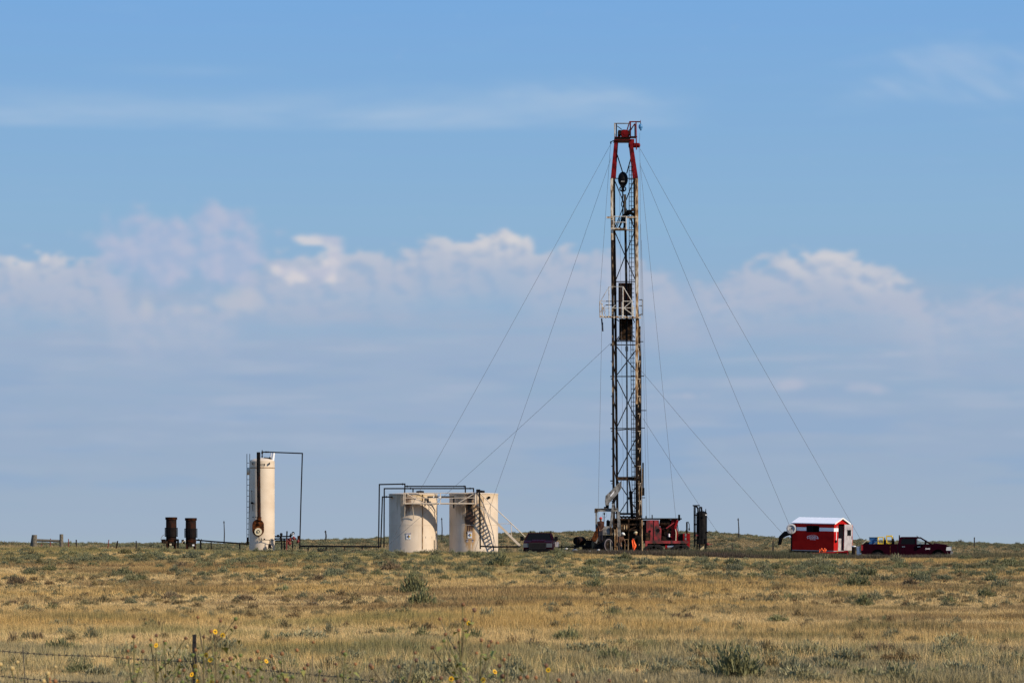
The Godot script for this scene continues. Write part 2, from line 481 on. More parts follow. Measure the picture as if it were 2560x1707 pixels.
	c = c.lerp(Color(0.71, 0.735, 0.81), smoothstep(0.2, 0.8, rags + puff * 0.35) * 0.75)
	# high cirrus, level streaks with a soft upper and a firmer lower edge
	var fib := clampf(c1.get_noise_2d(x * 0.5 + y * 0.9, y * 2.6) * 0.6 + c3.get_noise_2d(x * 0.25 + y * 0.5, y * 1.5) * 0.55 + 0.5, 0.0, 1.0)
	var wisp := clampf(c3.get_noise_2d((x * 0.8 + y * 0.6) * 0.35, (y * 0.8 - x * 0.42) * 1.6) * 0.8 + 0.5, 0.0, 1.0)
	var band := smoothstep(215.0, 320.0, y + x * 0.01) * (1.0 - smoothstep(326.0, 350.0, y + x * 0.006)) * (1.0 - smoothstep(1450.0, 1830.0, x))
	band += 1.0 * smoothstep(0.05, 0.9, blob(x, y, 1470, 245, 300, 62)) * smoothstep(140.0, 240.0, y + (x - 1350.0) * -0.22) * (0.35 + wisp)
	band += 0.4 * blob(x, y, 470, 195, 200, 18)
	c = c.lerp(Color(0.69, 0.772, 0.868), clampf(band, 0, 1) * clampf(0.2 + fib * 0.7, 0, 1) * 0.7)
	var right := smoothstep(0.1, 0.9, blob(x, y, 2450, 215, 420, 100) + (fib - 0.5) * 0.5)
	c = c.lerp(Color(0.67, 0.757, 0.868), right * 0.6 * clampf(wisp * 1.1, 0, 1))
	return c

func sky_image() -> Image:
	for q in [[c1, 11, 0.004, 4], [c2, 12, 0.0035, 3], [c3, 13, 0.0095, 5]]:
		q[0].seed = q[1]
		q[0].frequency = q[2]
		q[0].fractal_octaves = q[3]
	# all round at a coarse step, then the part of the sky that the lens sees at full size
	var w := 4096
	var h := 3072
	var im := Image.create(512, 768, false, Image.FORMAT_RGB8)
	for j in 768:
		for i in 512:
			im.set_pixel(i, j, sky_at((i + 0.5) / 512.0, (j + 0.5) / 768.0))
	im.resize(w, h, Image.INTERPOLATE_CUBIC)
	var half := int(13.0 / 360.0 * w)
	var y0 := int((90.0 - 14.0) / 180.0 * h)
	var y1 := h / 2 + 6
	for j in range(y0, y1):
		for k in range(-half, half):
			var i := posmod(k, w)
			var c := sky_at((k + 0.5) / w, (j + 0.5) / h)
			var edge := clampf(minf(float(half - absi(k)) / 24.0, float(j - y0) / 24.0), 0.0, 1.0)
			im.set_pixel(i, j, im.get_pixel(i, j).lerp(c, edge))
	return im

func sky_at(u: float, v: float) -> Color:
	var a := wrapf(u, -0.5, 0.5) * 360.0
	var e := 90.0 - v * 180.0
	# away from the view the same weather goes on, mirrored from side to side so that it meets itself
	var x := 1280.0 + 122.0 * a
	if x > 3300.0 or x < -780.0:
		x = -780.0 + pingpong(x + 780.0, 4080.0)
	var y := HZ - 122.0 * e
	if e >= 0.0: return sky_color(x, y)
	# below the horizon, behind the ground: the horizon's colour on average, in slow waves
	var c := sky_color(x, HZ).srgb_to_linear()
	var wave := 0.25 * sin(TAU * 7.0 * e / 90.0)
	return Color(c.r + wave, c.g + wave, c.b + wave).linear_to_srgb()


# ---------------------------------------------------------------- the ground
func terrain() -> void:
	var rows := []
	var d := 4.0
	while d < 6500.0:
		rows.append(d)
		d += maxf(1.2, d * 0.012) if d < 560.0 else d * 0.12
	rows.append(6500.0)
	var angs := []
	var a := -62.0
	while a <= 62.0:
		angs.append(tan(deg_to_rad(a)))
		a += 0.16 if absf(a) < 12.5 else 2.0
	var b := mb()
	b.colored = true
	var grid := []
	for r in rows:
		var line := PackedVector3Array()
		for t in angs:
			var x: float = t * r
			line.append(Vector3(x, ground(x, -r), -r))
		grid.append(line)
	var v := PackedVector3Array()
	var n := PackedVector3Array()
	var col := PackedColorArray()
	var ix := PackedInt32Array()
	for j in rows.size():
		for i in angs.size():
			var p: Vector3 = grid[j][i]
			v.append(p)
			var px: Vector3 = grid[j][mini(i + 1, angs.size() - 1)] - grid[j][maxi(i - 1, 0)]
			var pz: Vector3 = grid[mini(j + 1, rows.size() - 1)][i] - grid[maxi(j - 1, 0)][i]
			n.append(px.cross(pz).normalized())
			var t := clampf(0.5 + patch.get_noise_2d(p.x * 2.0, p.z * 2.0) * 0.9, 0.0, 1.0)
			var c := lin(0.13, 0.095, 0.05).lerp(lin(0.24, 0.175, 0.09), t)
			if rows[j] > 215.0: c = lin(0.13, 0.105, 0.06).lerp(lin(0.2, 0.15, 0.085), t)
			col.append(c)
	var w := angs.size()
	for j in rows.size() - 1:
		for i in w - 1:
			var k := j * w + i
			ix.append_array([k, k + w, k + w + 1, k, k + w + 1, k + 1])
	# a plain apron behind the camera
	var arr := []
	arr.resize(Mesh.ARRAY_MAX)
	arr[Mesh.ARRAY_VERTEX] = v
	arr[Mesh.ARRAY_NORMAL] = n
	arr[Mesh.ARRAY_COLOR] = col
	arr[Mesh.ARRAY_INDEX] = ix
	var am := ArrayMesh.new()
	am.add_surface_from_arrays(Mesh.PRIMITIVE_TRIANGLES, arr)
	var s := mb()
	s.colored = true
	s.tint = lin(0.2, 0.15, 0.08)
	s.quad(Vector3(-800, 0, 800), Vector3(800, 0, 800), Vector3(800, -0.003, -3.99), Vector3(-800, -0.003, -3.99))
	var o := MeshInstance3D.new()
	o.name = "ground"
	o.mesh = am
	o.material_override = M.painted
	o.set_meta("kind", "structure")
	add_child(o)
	var back := obj("ground", s, M.painted)
	back.set_meta("kind", "structure")


# ---------------------------------------------------------------- the workover rig
func poly_at(pts: Array, py: float) -> float:   # x of a leaning leg at a height, both in pixels
	for i in pts.size() - 1:
		if py <= pts[i + 1].y: return lerpf(pts[i].x, pts[i + 1].x, clampf((py - pts[i].y) / (pts[i + 1].y - pts[i].y), 0.0, 1.0))
	return pts[-1].x

func rig() -> void:
	D = 200.0
	var at := on_ground(1565.0, 200.0)
	var r := thing("workover_rig", "tall lattice workover rig with red crown and red carrier standing over the well", "rig", at)
	# legs: pixels from the top down; front pair nearer, back pair behind and a little to the right
	var legs := {
		"fl": [Vector2(1529.5, 446), Vector2(1530.5, 590), Vector2(1532, 740), Vector2(1532.7, 890), Vector2(1534, 1190), Vector2(1536, 1392)],
		"bl": [Vector2(1534.8, 446), Vector2(1535.8, 590), Vector2(1538.5, 740), Vector2(1540, 890), Vector2(1542.6, 1190), Vector2(1545, 1392)],
		"fr": [Vector2(1592, 446), Vector2(1592.6, 590), Vector2(1593, 740), Vector2(1592.2, 890), Vector2(1591.8, 1190), Vector2(1594, 1392)],
		"br": [Vector2(1586.8, 446), Vector2(1588, 590), Vector2(1592, 740), Vector2(1600.3, 890), Vector2(1601, 1190), Vector2(1604, 1392)]}
	var dz := {"fl": 0.55, "fr": 0.55, "bl": -0.65, "br": -0.65}
	var mats := {"fl": ["worn_white", "dark_leg", "dark_leg", "greasy_steel"], "fr": ["rusty_tan", "worn_white", "rusty_tan", "greasy_steel"], "bl": ["dark_leg", "greasy_steel", "greasy_steel", "greasy_steel"], "br": ["greasy_steel", "greasy_steel", "dark_leg", "greasy_steel"]}
	var cuts := [446.0, 600.0, 735.0, 1010.0, 1392.0]
	for k in legs:
		for s in 4:
			var b := mb()
			var ys := [cuts[s]]
			for p in legs[k]:
				if p.y > cuts[s] and p.y < cuts[s + 1]: ys.append(p.y)
			ys.append(cuts[s + 1])
			for i in ys.size() - 1:
				var w := 0.185 if s < 2 else 0.165
				if k == "fr": w += 0.02
				b.beam(Q(poly_at(legs[k], ys[i]), ys[i], dz[k]), Q(poly_at(legs[k], ys[i + 1]), ys[i + 1], dz[k]), w)
			obj("mast_leg", b, M[mats[k][s]], r)
	var X := func(k: String, py: float) -> Vector3: return Q(poly_at(legs[k], py), py, dz[k])
	# panels of crossed braces on the back face, level bars between them
	var panels := [[446, 575], [575, 705], [708, 858], [864, 940], [943, 1070], [1076, 1190], [1200, 1291]]
	for p in panels:
		if p[0] != 708:
			bar("brace", [X.call("bl", p[0]), X.call("br", p[1])], 0.035, M.greasy_steel, r)
			bar("brace", [X.call("br", p[0]) + Vector3(0, 0, 0.08), X.call("bl", p[1]) + Vector3(0, 0, 0.08)], 0.035, M.greasy_steel, r)
	for py in [446, 575, 704, 853, 862, 941, 1071, 1283]:
		bar("girt", [X.call("bl", py), X.call("br", py)], 0.035, M.greasy_steel, r)
		bar("side_girt", [X.call("fl", py), X.call("bl", py)], 0.03, M.greasy_steel, r)
	bar("girt", [X.call("bl", 1076), Q(1568, 1073, -0.65), X.call("br", 1076)], 0.03, M.greasy_steel, r)
	bar("guide_channel", [Q(1595.5, 900, -0.1), Q(1596.5, 1150, -0.1), Q(1599, 1390, -0.1)], 0.07, M.greasy_steel, r, true)
	# lacing of the side faces
	var py := 860.0
	while py < 1370.0:
		bar("lacing", [X.call("fr", py) + Vector3(0.02, 0, 0), X.call("br", py) + Vector3(0.02, 0, 0)], 0.035, M.worn_white, r)
		bar("lacing", [X.call("br", py), X.call("fr", minf(py + 43.6, 1388.0))], 0.022, M.worn_white, r)
		bar("lacing", [X.call("fl", py), X.call("bl", minf(py + 43.6, 1388.0))], 0.03, M.greasy_steel, r)
		bar("step_peg", [X.call("fl", py), X.call("fl", py) + Vector3(-0.16, 0, 0)], 0.03, M.greasy_steel, r)
		py += 43.6
	py = 460.0
	while py < 850.0:
		bar("lacing", [X.call("fr", py), X.call("br", py + 40.0)], 0.03, M.greasy_steel, r)
		bar("lacing", [X.call("fl", py), X.call("bl", py + 40.0)], 0.03, M.greasy_steel, r)
		py += 42.0
	for q in [[1608, 940, 1611], [1606, 1026, 1616], [1606, 1070, 1612], [1605, 854, 1609]]:
		bar("arm", [Q(q[0] - 6, q[1], -0.4), Q(q[2], q[1], -0.4)], 0.03, M.greasy_steel, r)
	for q in [863, 941, 1071, 1202]:
		bar("arm", [Q(1526, q, 0.3), Q(1534, q, 0.3)], 0.04, M.greasy_steel, r)
	# the ladder up the back, right of the pipe
	for rail in [[Vector2(1573.2, 412), Vector2(1573.5, 700), Vector2(1577.5, 880), Vector2(1580, 1190), Vector2(1583, 1372)], [Vector2(1579, 412), Vector2(1579, 700), Vector2(1583, 880), Vector2(1586, 1190), Vector2(1588.5, 1372)]]:
		var pts := []
		for p in rail: pts.append(Q(p.x, p.y, -0.5))
		bar("ladder_rail", pts, 0.022, M.black_steel, r)
	py = 416.0
	while py < 1372.0:
		var sx := poly_at([Vector2(1573.2, 412), Vector2(1573.5, 700), Vector2(1577.5, 880), Vector2(1580, 1190), Vector2(1583, 1372)], py)
		var ex := poly_at([Vector2(1585, 412), Vector2(1585.5, 700), Vector2(1587, 880), Vector2(1590, 1190), Vector2(1592, 1372)], py)
		bar("rung", [Q(sx, py, -0.5), Q(ex, py, -0.5)], 0.02, M.black_steel, r)
		py += 10.9
	crown(r)
	boards(r)
	# the brown wind plates behind the racking board, and the pipe hanging down the middle
	frame(1480, 590, 0.19139, 200.0)
	var b := mb()
	b.span(L(347, 612, -0.62), L(527, 1040, -0.66))
	obj("wind_plate", b, M.dark_rust, r, "dark upper plate behind the racking board")
	b = mb()
	b.span(L(357, 1078, -0.5), L(526, 1365, -0.54))
	obj("wind_plate", b, M.rig_rust, r, "rusty brown plate below the racking board")
	# foot of the mast: cross beam, raising cylinders, base
	frame(1400, 1170, 0.17007, 200.0)
	b = mb(); b.span(L(838, 128, 0.3), L(1118, 182, 0.1)); obj("cross_beam", b, M.rig_rust, r)
	for z in [0.2, -0.3]:
		b = mb()
		b.tube(L(1018, 185, z), L(1036, 340, z), 0.055)
		b.tube(L(1036, 340, z), L(1066, 760, z), 0.11)
		obj("raising_cylinder", b, M.dark_leg, r)
	b = mb(); b.span(L(880, 662, 0.4), L(1142, 688, 0.2)); obj("floor_beam", b, M.black_steel, r)
	b = mb()
	for k in 11:
		var x := 885.0 + 26.0 * k
		b.box(L(x, 715 + (k * 7) % 13, 0.3 - 0.1 * (k % 3)), Vector3(0.1 + 0.03 * (k % 2), 0.16, 0.2))
	obj("floor_gear", b, M.black_steel, r)
	# substructure: a rusty frame box, open towards the camera
	b = mb(); b.span(L(778, 738, 1.0), L(1195, 764, -1.6)); obj("rig_floor", b, M.rig_rust, r)
	for p in [[790, 1], [862, 1], [1012, 1], [1182, 1], [800, 0], [1182, 0]]:
		b = mb(); b.span(L(p[0] - 9, 764, 1.0 if p[1] else -1.4), L(p[0] + 9, 1335, 0.85 if p[1] else -1.55)); obj("substructure_post", b, M.rig_rust, r)
	for p in [[828, 12], [912, 12]]:
		b = mb(); b.span(L(778, p[0] - p[1], 0.98), L(1190, p[0] + p[1], 0.86)); obj("substructure_beam", b, M.rig_rust, r)
	for p in [[[790, 845], [1005, 905]], [[1022, 905], [1175, 840]]]:
		bar("substructure_brace", [L(p[0][0], p[0][1], 0.9), L(p[1][0], p[1][1], 0.9)], 0.05, M.rig_rust, r)
	b = mb(); b.span(L(790, 764, -1.3), L(1190, 1338, -1.36)); obj("back_plate", b, M.greasy_steel, r)
	b = mb(); b.span(L(782, 768, 0.6), L(1000, 900, -1.0)); obj("rusty_tank", b, M.rig_rust, r)
	for x in [905, 940, 975]:
		b = mb(); b.span(L(x, 838, 1.02), L(x + 16, 898, 0.96)); obj("step_plate", b, M.rusty_tan, r)
	for p in [[1035, 1090, 905, 1060], [1100, 1176, 770, 905], [1040, 1120, 1060, 1330]]:
		b = mb(); b.span(L(p[0], p[2], 0.3), L(p[1], p[3], -0.9)); obj("gear_box", b, M.greasy_steel, r)
	for p in [[805, 900], [835, 880], [1205, 760]]:
		bar("standpipe", [L(p[0], p[1], 1.15), L(p[0] + 4, 1338, 1.15)], 0.045, M.rusty_tan, r)
	for x in [955, 1003]:
		bar("railing_post", [L(x, 1045, 1.7), L(x, 1338, 1.7)], 0.018, M.rusty_tan, r)
	bar("railing_bar", [L(948, 1048, 1.7), L(1012, 1048, 1.7)], 0.018, M.rusty_tan, r)
	# hoses and pipes up the right hand side
	for p in [[[1208, 0], [1196, 690]], [[1160, 185], [1172, 690]]]:
		bar("hose", [L(p[0][0], p[0][1], 0.75), L(p[1][0], p[1][1], 0.75)], 0.02, M.rusty_tan, r)
	b = mb()
	b.tube(L(1222, -78, 0.3), L(1222, 290, 0.3), 0.06)
	b.tube(L(1222, 290, 0.3), L(1222, 405, 0.3), 0.11)
	b.box(L(1228, 435, 0.3), Vector3(0.24, 0.06, 0.2))
	obj("tong_counterweight", b, M.black_steel, r)
	carrier(r)

func crown(r: Node3D) -> void:
	frame(1480, 290, 0.19135, 200.0)
	for p in [[268, 815, 312, 345, 0.55], [292, 815, 322, 345, -0.65], [582, 812, 512, 350, 0.55], [556, 812, 500, 350, -0.65]]:
		var b := mb()
		b.beam(L(p[0], p[1], p[4]), L(p[2], p[3], p[4]), 0.235, 0.18)
		obj("crown_leg", b, M.mast_red, r)
	var b := mb()
	b.span(L(290, 305, 0.7), L(508, 352, -0.8))
	b.span(L(298, 272, 0.6), L(500, 302, -0.7))
	b.span(L(500, 262, 0.5), L(585, 292, -0.6))
	b.span(L(490, 300, 0.5), L(545, 385, -0.6))
	obj("crown_beam", b, M.mast_red, r)
	for k in 5:
		b = mb()
		var z := -0.5 + 0.25 * k
		b.tube(L(412 + k * 5, 226, z - 0.05), L(412 + k * 5, 226, z + 0.05), 0.27, -1.0, 18)
		b.tube(L(412 + k * 5, 226, z - 0.07), L(412 + k * 5, 226, z + 0.07), 0.12, -1.0, 12)
		obj("crown_sheave", b, M.mast_red if k % 2 == 0 else M.dark_rust, r)
	b = mb()
	b.span(L(345, 182, 0.55), L(372, 270, -0.6))
	b.span(L(462, 186, 0.55), L(488, 270, -0.6))
	obj("sheave_housing", b, M.dark_rust, r)
	b = mb()
	b.tube(L(535, 382, 0.2), L(610, 382, 0.2), 0.17, -1.0, 14)
	b.ball(L(610, 382, 0.2), Vector3(0.13, 0.17, 0.17), 12, 8)
	b.tube(L(478, 385, 0.2), L(535, 382, 0.2), 0.14, -1.0, 10)
	obj("red_roller", b, M.mast_red, r)
	for p in [[[296, 95], [298, 285], "worn_white"], [[318, 95], [318, 280], "greasy_steel"], [[575, 82], [580, 440], "mast_red"], [[560, 100], [562, 275], "dark_rust"]]:
		bar("guard_post", [L(p[0][0], p[0][1], 0.5), L(p[1][0], p[1][1], 0.5)], 0.03, M[p[2]], r)
		bar("guard_post", [L(p[0][0] + 5, p[0][1], -0.6), L(p[1][0] + 5, p[1][1], -0.6)], 0.025, M[p[2]], r)
	for p in [[[290, 96], [492, 96], "grey_paint", 0.04], [[330, 130], [392, 176], "greasy_steel", 0.025], [[490, 85], [458, 190], "mast_red", 0.04], [[503, 80], [503, 290], "mast_red", 0.05], [[560, 100], [510, 178], "mast_red", 0.04], [[480, 178], [520, 178], "mast_red", 0.03]]:
		bar("gin_frame", [L(p[0][0], p[0][1], 0.3), L(p[1][0], p[1][1], 0.3)], p[3], M[p[2]], r)
	b = mb()
	b.span(L(488, 66, 0.38), L(636, 82, 0.2))
	b.span(L(634, 52, 0.32), L(639, 98, 0.26))
	obj("gin_pole", b, M.mast_red, r)
	b = mb()
	b.beam(L(246, 338, 0.3), L(292, 318, 0.3), 0.06)
	b.box(L(247, 348, 0.3), Vector3(0.09, 0.16, 0.1))
	obj("cable_arm", b, M.black_steel, r)
	for p in [[[330, 505], [402, 735]], [[517, 525], [455, 750]]]:
		bar("crown_brace", [L(p[0][0], p[0][1], -0.6), L(p[1][0], p[1][1], -0.6)], 0.04, M.greasy_steel, r)

func lines_and_block() -> void:
	# the travelling block with its hook, and the lines it hangs on
	frame(1480, 290, 0.19135, 200.0)
	base = Vector3.ZERO
	var at := L(405, 985, 0.0)
	var t := thing("travelling_block", "dark oval travelling block with hook hanging between the mast legs", "pulley block", at)
	var b := mb()
	b.ball(L(406, 825), Vector3(0.36, 0.54, 0.26), 16, 12)
	b.box(L(406, 900), Vector3(0.4, 0.16, 0.3))
	obj("block_body", b, M.black_steel, t)
	b = mb(); b.span(L(382, 845, 0.26), L(428, 862, 0.24)); obj("name_plate", b, M.grey_paint, t)
	b = mb()
	for k in 12:
		var a0 := TAU * k / 12.0
		var a1 := TAU * (k + 1) / 12.0
		b.tube(L(404 + 40 * cos(a0), 952 + 32 * sin(a0)), L(404 + 40 * cos(a1), 952 + 32 * sin(a1)), 0.045, -1.0, 6)
	b.box(L(404, 955), Vector3(0.2, 0.36, 0.2))
	obj("hook", b, M.greasy_steel, t)
	bar("elevator_link", [L(402, 985), L(405, 1030), L(398, 1075), L(402, 1110)], 0.05, M.black_steel, t)
	b = mb()
	for k in 10:
		var a0 := TAU * k / 10.0
		var a1 := TAU * (k + 1) / 10.0
		b.tube(L(398 + 12 * cos(a0), 1150 + 34 * sin(a0)), L(398 + 12 * cos(a1), 1150 + 34 * sin(a1)), 0.03, -1.0, 6)
	b.tube(L(404, 1186), L(405, 1300), 0.045)
	obj("elevator", b, M.black_steel, t)
	var tops := [340, 352, 368, 384, 430, 462, 478]
	var feet := [344, 358, 362, 396, 452, 460, 466]
	for k in 7:
		var o := bar("drilling_line", [L(tops[k], 360, 0.1), L(feet[k], 790, 0.1)], 0.02, M.black_steel, self)
		o.name = numbered("drilling_line")
		tag(o, ["%s steel line strung from the crown down to the travelling block" % ["leftmost", "second from left", "third from left", "fourth from left, middle", "fifth from left", "second from right", "rightmost"][k]][0], "steel line", "drilling lines in the mast top")
	# pipe hanging in the middle of the mast
	frame(0, 0, 1.0, 200.0)
	base = Vector3.ZERO
	t = thing("hanging_pipe", "long dark pipe hanging straight down the middle of the mast", "pipe", P(1569, 1290, 200.0))
	b = mb(); b.tube(Q(1562.5, 486), Q(1563.5, 545), 0.09); obj("pipe_head", b, M.rusty_tan, t)
	b = mb(); b.tube(Q(1563.5, 545), Q(1566, 705), 0.085); obj("pipe_joint", b, M.dark_leg, t)
	b = mb(); b.tube(Q(1566, 705), Q(1567, 852), 0.08); obj("pipe_joint", b, M.black_steel, t)
	b = mb(); b.tube(Q(1567, 852), Q(1569, 1283), 0.06); b.tube(Q(1567, 866), Q(1567.2, 878), 0.1); obj("pipe_joint", b, M.grey_paint, t)
	# the small blue block under the gin pole
	t = thing("tugger_block", "small blue pulley block hanging from the arm at the mast top", "pulley block", P(1602, 326, 199.7))
	frame(1480, 290, 0.19135, 199.7)
	b = mb(); b.ball(L(637, 138), Vector3(0.15, 0.2, 0.1), 12, 8); b.ball(L(640, 168), Vector3(0.08, 0.13, 0.08), 8, 6); obj("block_shell", b, M.bright_blue, t)
	bar("shackle", [L(637, 82), L(637, 115)], 0.025, M.black_steel, t)

func boards(r: Node3D) -> void:
	# derrickman's basket
	frame(1480, 290, 0.19135, 200.0)
	var b := mb()
	b.span(L(282, 1474, 0.9), L(450, 1486, -0.3))
	b.span(L(450, 1488, 0.5), L(550, 1497, 0.3))
	obj("basket_floor", b, M.worn_white, r)
	var fl := r.get_child(r.get_child_count() - 1)
	for x in [283, 446]: bar("guard_post", [L(x, 1310, 0.9), L(x, 1480, 0.9)], 0.038, M.rail_white, fl)
	for y in [1312, 1388]: bar("guard_rail", [L(280, y, 0.9), L(450, y, 0.9)], 0.03, M.rail_white, fl)
	b = mb()
	b.span(L(190, 1312, 0.75), L(272, 1338, 0.6))
	b.span(L(450, 1308, 0.75), L(592, 1334, 0.6))
	obj("working_beam", b, M.worn_white, fl)
	bar("knee_brace", [L(318, 1470, 0.6), L(372, 1330, 0.6)], 0.03, M.greasy_steel, fl)
	bar("knee_brace", [L(505, 1310, 0.6), L(530, 1395, 0.6)], 0.05, M.dark_leg, fl)
	# racking board lower down
	frame(1480, 590, 0.19139, 200.0)
	b = mb()
	b.solid([L(98, 1062, 1.5), L(625, 1075, 1.5), L(640, 1075, -0.6), L(150, 1062, -0.6), L(98, 1045, 1.5), L(625, 1058, 1.5), L(640, 1058, -0.6), L(150, 1045, -0.6)])
	obj("racking_board", b, M.worn_white, r)
	var rb := r.get_child(r.get_child_count() - 1)
	for k in 14:
		b = mb()
		b.box(L(110 + k * 36, 1052 + (k % 3) * 3 + k * 0.9, 1.52), Vector3(0.1, 0.13, 0.3))
		obj("racking_finger", b, M.worn_white if k % 3 else M.rusty_tan, rb)
	for p in [[102, 850], [130, 870], [222, 662], [404, 662], [395, 860], [522, 845], [535, 905]]:
		bar("rail_post", [L(p[0], p[1], 1.3), L(p[0] + 2, 1048, 1.3)], 0.03 if p[0] < 240 else 0.045, M.worn_white if p[0] < 140 else M.rail_white, rb)
	for p in [[222, 662, 408, 662], [408, 662, 520, 850], [404, 852, 525, 852], [100, 850, 180, 852], [120, 944, 230, 944], [255, 942, 330, 942], [350, 940, 570, 940], [520, 852, 418, 938], [418, 942, 525, 1020], [258, 942, 308, 902], [222, 670, 180, 735], [180, 735, 115, 850], [105, 860, 180, 990], [105, 1000, 180, 900], [140, 940, 180, 1040]]:
		bar("guard_rail", [L(p[0], p[1], 1.3), L(p[2], p[3], 1.3)], 0.03 if p[0] > 230 else 0.02, M.worn_white if p[0] < 200 else M.rail_white, rb)
	for p in [[182, 852, 395, 852], [182, 900, 310, 900]]:
		bar("guard_rail", [L(p[0], p[1], -0.3), L(p[2], p[3], -0.3)], 0.03, M.greasy_steel, rb)
	for p in [[660, 830, 660, 1040], [618, 832, 660, 832], [618, 910, 660, 910], [600, 1045, 665, 1015], [630, 1045, 630, 1015]]:
		bar("guard_rail", [L(p[0], p[1], 0.2), L(p[2], p[3], 0.2)], 0.03, M.grey_paint if p[0] == p[2] else M.greasy_steel, rb)
	for p in [[320, 1085, 352, 1112], [540, 1090, 560, 1130], [320, 1370, 352, 1310], [335, 1380, 360, 1330], [530, 1290, 560, 1330]]:
		bar("knee_brace", [L(p[0], p[1], -0.4), L(p[2], p[3], -0.4)], 0.035, M.greasy_steel, rb)
	b = mb()
	b.tube(L(127, 1075, 1.2), L(142, 1245, 1.2), 0.05)
	b.tube(L(140, 1130, 1.2), L(146, 1243, 1.2), 0.035)
	b.tube(L(132, 880, 1.2), L(136, 1040, 1.2), 0.035)
	obj("rope_bundle", b, M.cloth_blue, rb)
	b = mb()
	b.box(L(622, 1190, 0.4), Vector3(0.16, 0.1, 0.2))
	b.tube(L(627, 1200, 0.4), L(628, 1400, 0.4), 0.05)
	obj("hose_clamp", b, M.dark_leg, r)

func carrier(r: Node3D) -> void:
	frame(1400, 1170, 0.17007, 200.0)
	var b := mb()
	b.span(L(1255, 1068, 1.2), L(1862, 1106, -1.2))
	obj("carrier_deck", b, M.dirty_red, r)
	b = mb(); b.span(L(1200, 736, 1.0), L(1768, 758, -1.0)); b.box(L(1754, 730, 0.9), Vector3(0.14, 0.44, 0.2)); b.box(L(1357, 718, 0.9), Vector3(0.07, 0.3, 0.1)); b.box(L(1268, 725, 0.9), Vector3(0.09, 0.2, 0.1)); obj("mast_rest", b, M.greasy_steel, r)
	b = mb()
	b.prism(PackedVector2Array([Vector2(L(1262, 1068).x, L(1262, 1068).y), Vector2(L(1478, 1068).x, L(1478, 1068).y), Vector2(L(1482, 890).x, L(1482, 890).y), Vector2(L(1452, 850).x, L(1452, 850).y), Vector2(L(1446, 765).x, L(1446, 765).y), Vector2(L(1262, 765).x, L(1262, 765).y)]), -0.9, 1.05)
	obj("engine_housing", b, M.dirty_red, r)
	var hs := r.get_child(r.get_child_count() - 1)
	for p in [[1322, 930, 0.09], [1445, 915, 0.13]]:
		b = mb(); b.tube(L(p[0], p[1], 1.055), L(p[0], p[1], 1.075), p[2], -1.0, 14); obj("vent_hole", b, M.black, hs)
	b = mb(); b.span(L(1262, 950, 1.06), L(1330, 1066, 1.07)); obj("grease_patch", b, M.rig_rust, hs)
	b = mb(); b.span(L(1376, 770, 1.06), L(1384, 1060, 1.075)); obj("panel_seam", b, M.dark_rust, hs)
	b = mb(); b.span(L(1205, 765, 0.9), L(1258, 1068, -0.8)); obj("valve_bank", b, M.greasy_steel, r)
	b = mb(); b.span(L(1216, 790, 0.95), L(1240, 836, 0.91)); obj("gauge_box", b, M.grey_paint, r)
	# the drum and the machinery behind it
	b = mb(); b.tube(L(1468, 798, 0.5), L(1592, 812, 0.5), 0.27, 0.27, 18); b.tube(L(1592, 812, 0.5), L(1612, 814, 0.5), 0.3, 0.3, 18); obj("drum", b, M.rig_rust, r)
	b = mb(); b.span(L(1480, 760, -0.6), L(1720, 1066, -0.9)); obj("back_panel", b, M.dark_rust, r)
	for p in [[1490, 860, 1560, 1060, 0.4], [1570, 940, 1630, 1066, 0.3], [1500, 1000, 1640, 1064, 0.7]]:
		b = mb(); b.span(L(p[0], p[1], p[4]), L(p[2], p[3], -0.5)); obj("machinery", b, M.dark_rust if p[0] < 1500 else M.greasy_steel, r)
	for p in [[1560, 960, 0.15], [1530, 900, 0.12], [1625, 905, 0.1]]:
		b = mb(); b.tube(L(p[0], p[1], 0.45), L(p[0], p[1], 0.75), p[2], -1.0, 14); obj("pulley", b, M.dark_rust, r)
	b = mb(); b.tube(L(1606, 965, 0.75), L(1606, 1010, 0.75), 0.075, -1.0, 10); obj("filter_can", b, M.white, r)
	for p in [[1642, 1682], [1688, 1712]]:
		b = mb(); b.span(L(p[0], 758, 0.8), L(p[1], 1066, 0.55)); obj("red_post", b, M.red_paint, r)
	b = mb(); b.span(L(1628, 1005, 0.85), L(1688, 1018, 0.5)); obj("step", b, M.red_paint, r)
	bar("strut", [L(1562, 888, 0.9), L(1680, 802, 0.9)], 0.05, M.dirty_red, r)
	bar("strut", [L(1735, 762, 0.9), L(1698, 870, 0.9), L(1722, 950, 0.9), L(1715, 1066, 0.9)], 0.08, M.red_paint, r, true)
	bar("strut", [L(1722, 780, 0.95), L(1742, 930, 0.95)], 0.03, M.black_steel, r)
	bar("hose", [L(1700, 900, 1.0), L(1708, 960, 1.0), L(1704, 1066, 1.0)], 0.03, M.cream, r)
	b = mb(); b.span(L(1738, 965, 0.8), L(1812, 1068, -0.8)); obj("battery_box", b, M.greasy_steel, r)
	b = mb(); b.span(L(1812, 960, 1.1), L(1886, 1068, -1.1)); obj("tail_box", b, M.red_paint, r)
	var tb := r.get_child(r.get_child_count() - 1)
	for y in [985, 1040]:
		b = mb(); b.span(L(1838, y - 20, 1.12), L(1862, y + 18, 1.105)); obj("tail_lamp", b, M.lamp, tb)
	b = mb(); b.span(L(1862, 1068, 1.1), L(1906, 1190, 0.7)); obj("mudguard", b, M.red_paint, r)
	b = mb(); b.span(L(1256, 1106, 1.2), L(1284, 1215, 0.95)); obj("jack_leg", b, M.dirty_red, r)
	b = mb(); b.tube(L(1560, 1160, 0.9), L(1690, 1155, 0.9), 0.17, -1.0, 14); obj("air_tank", b, M.steel, r)
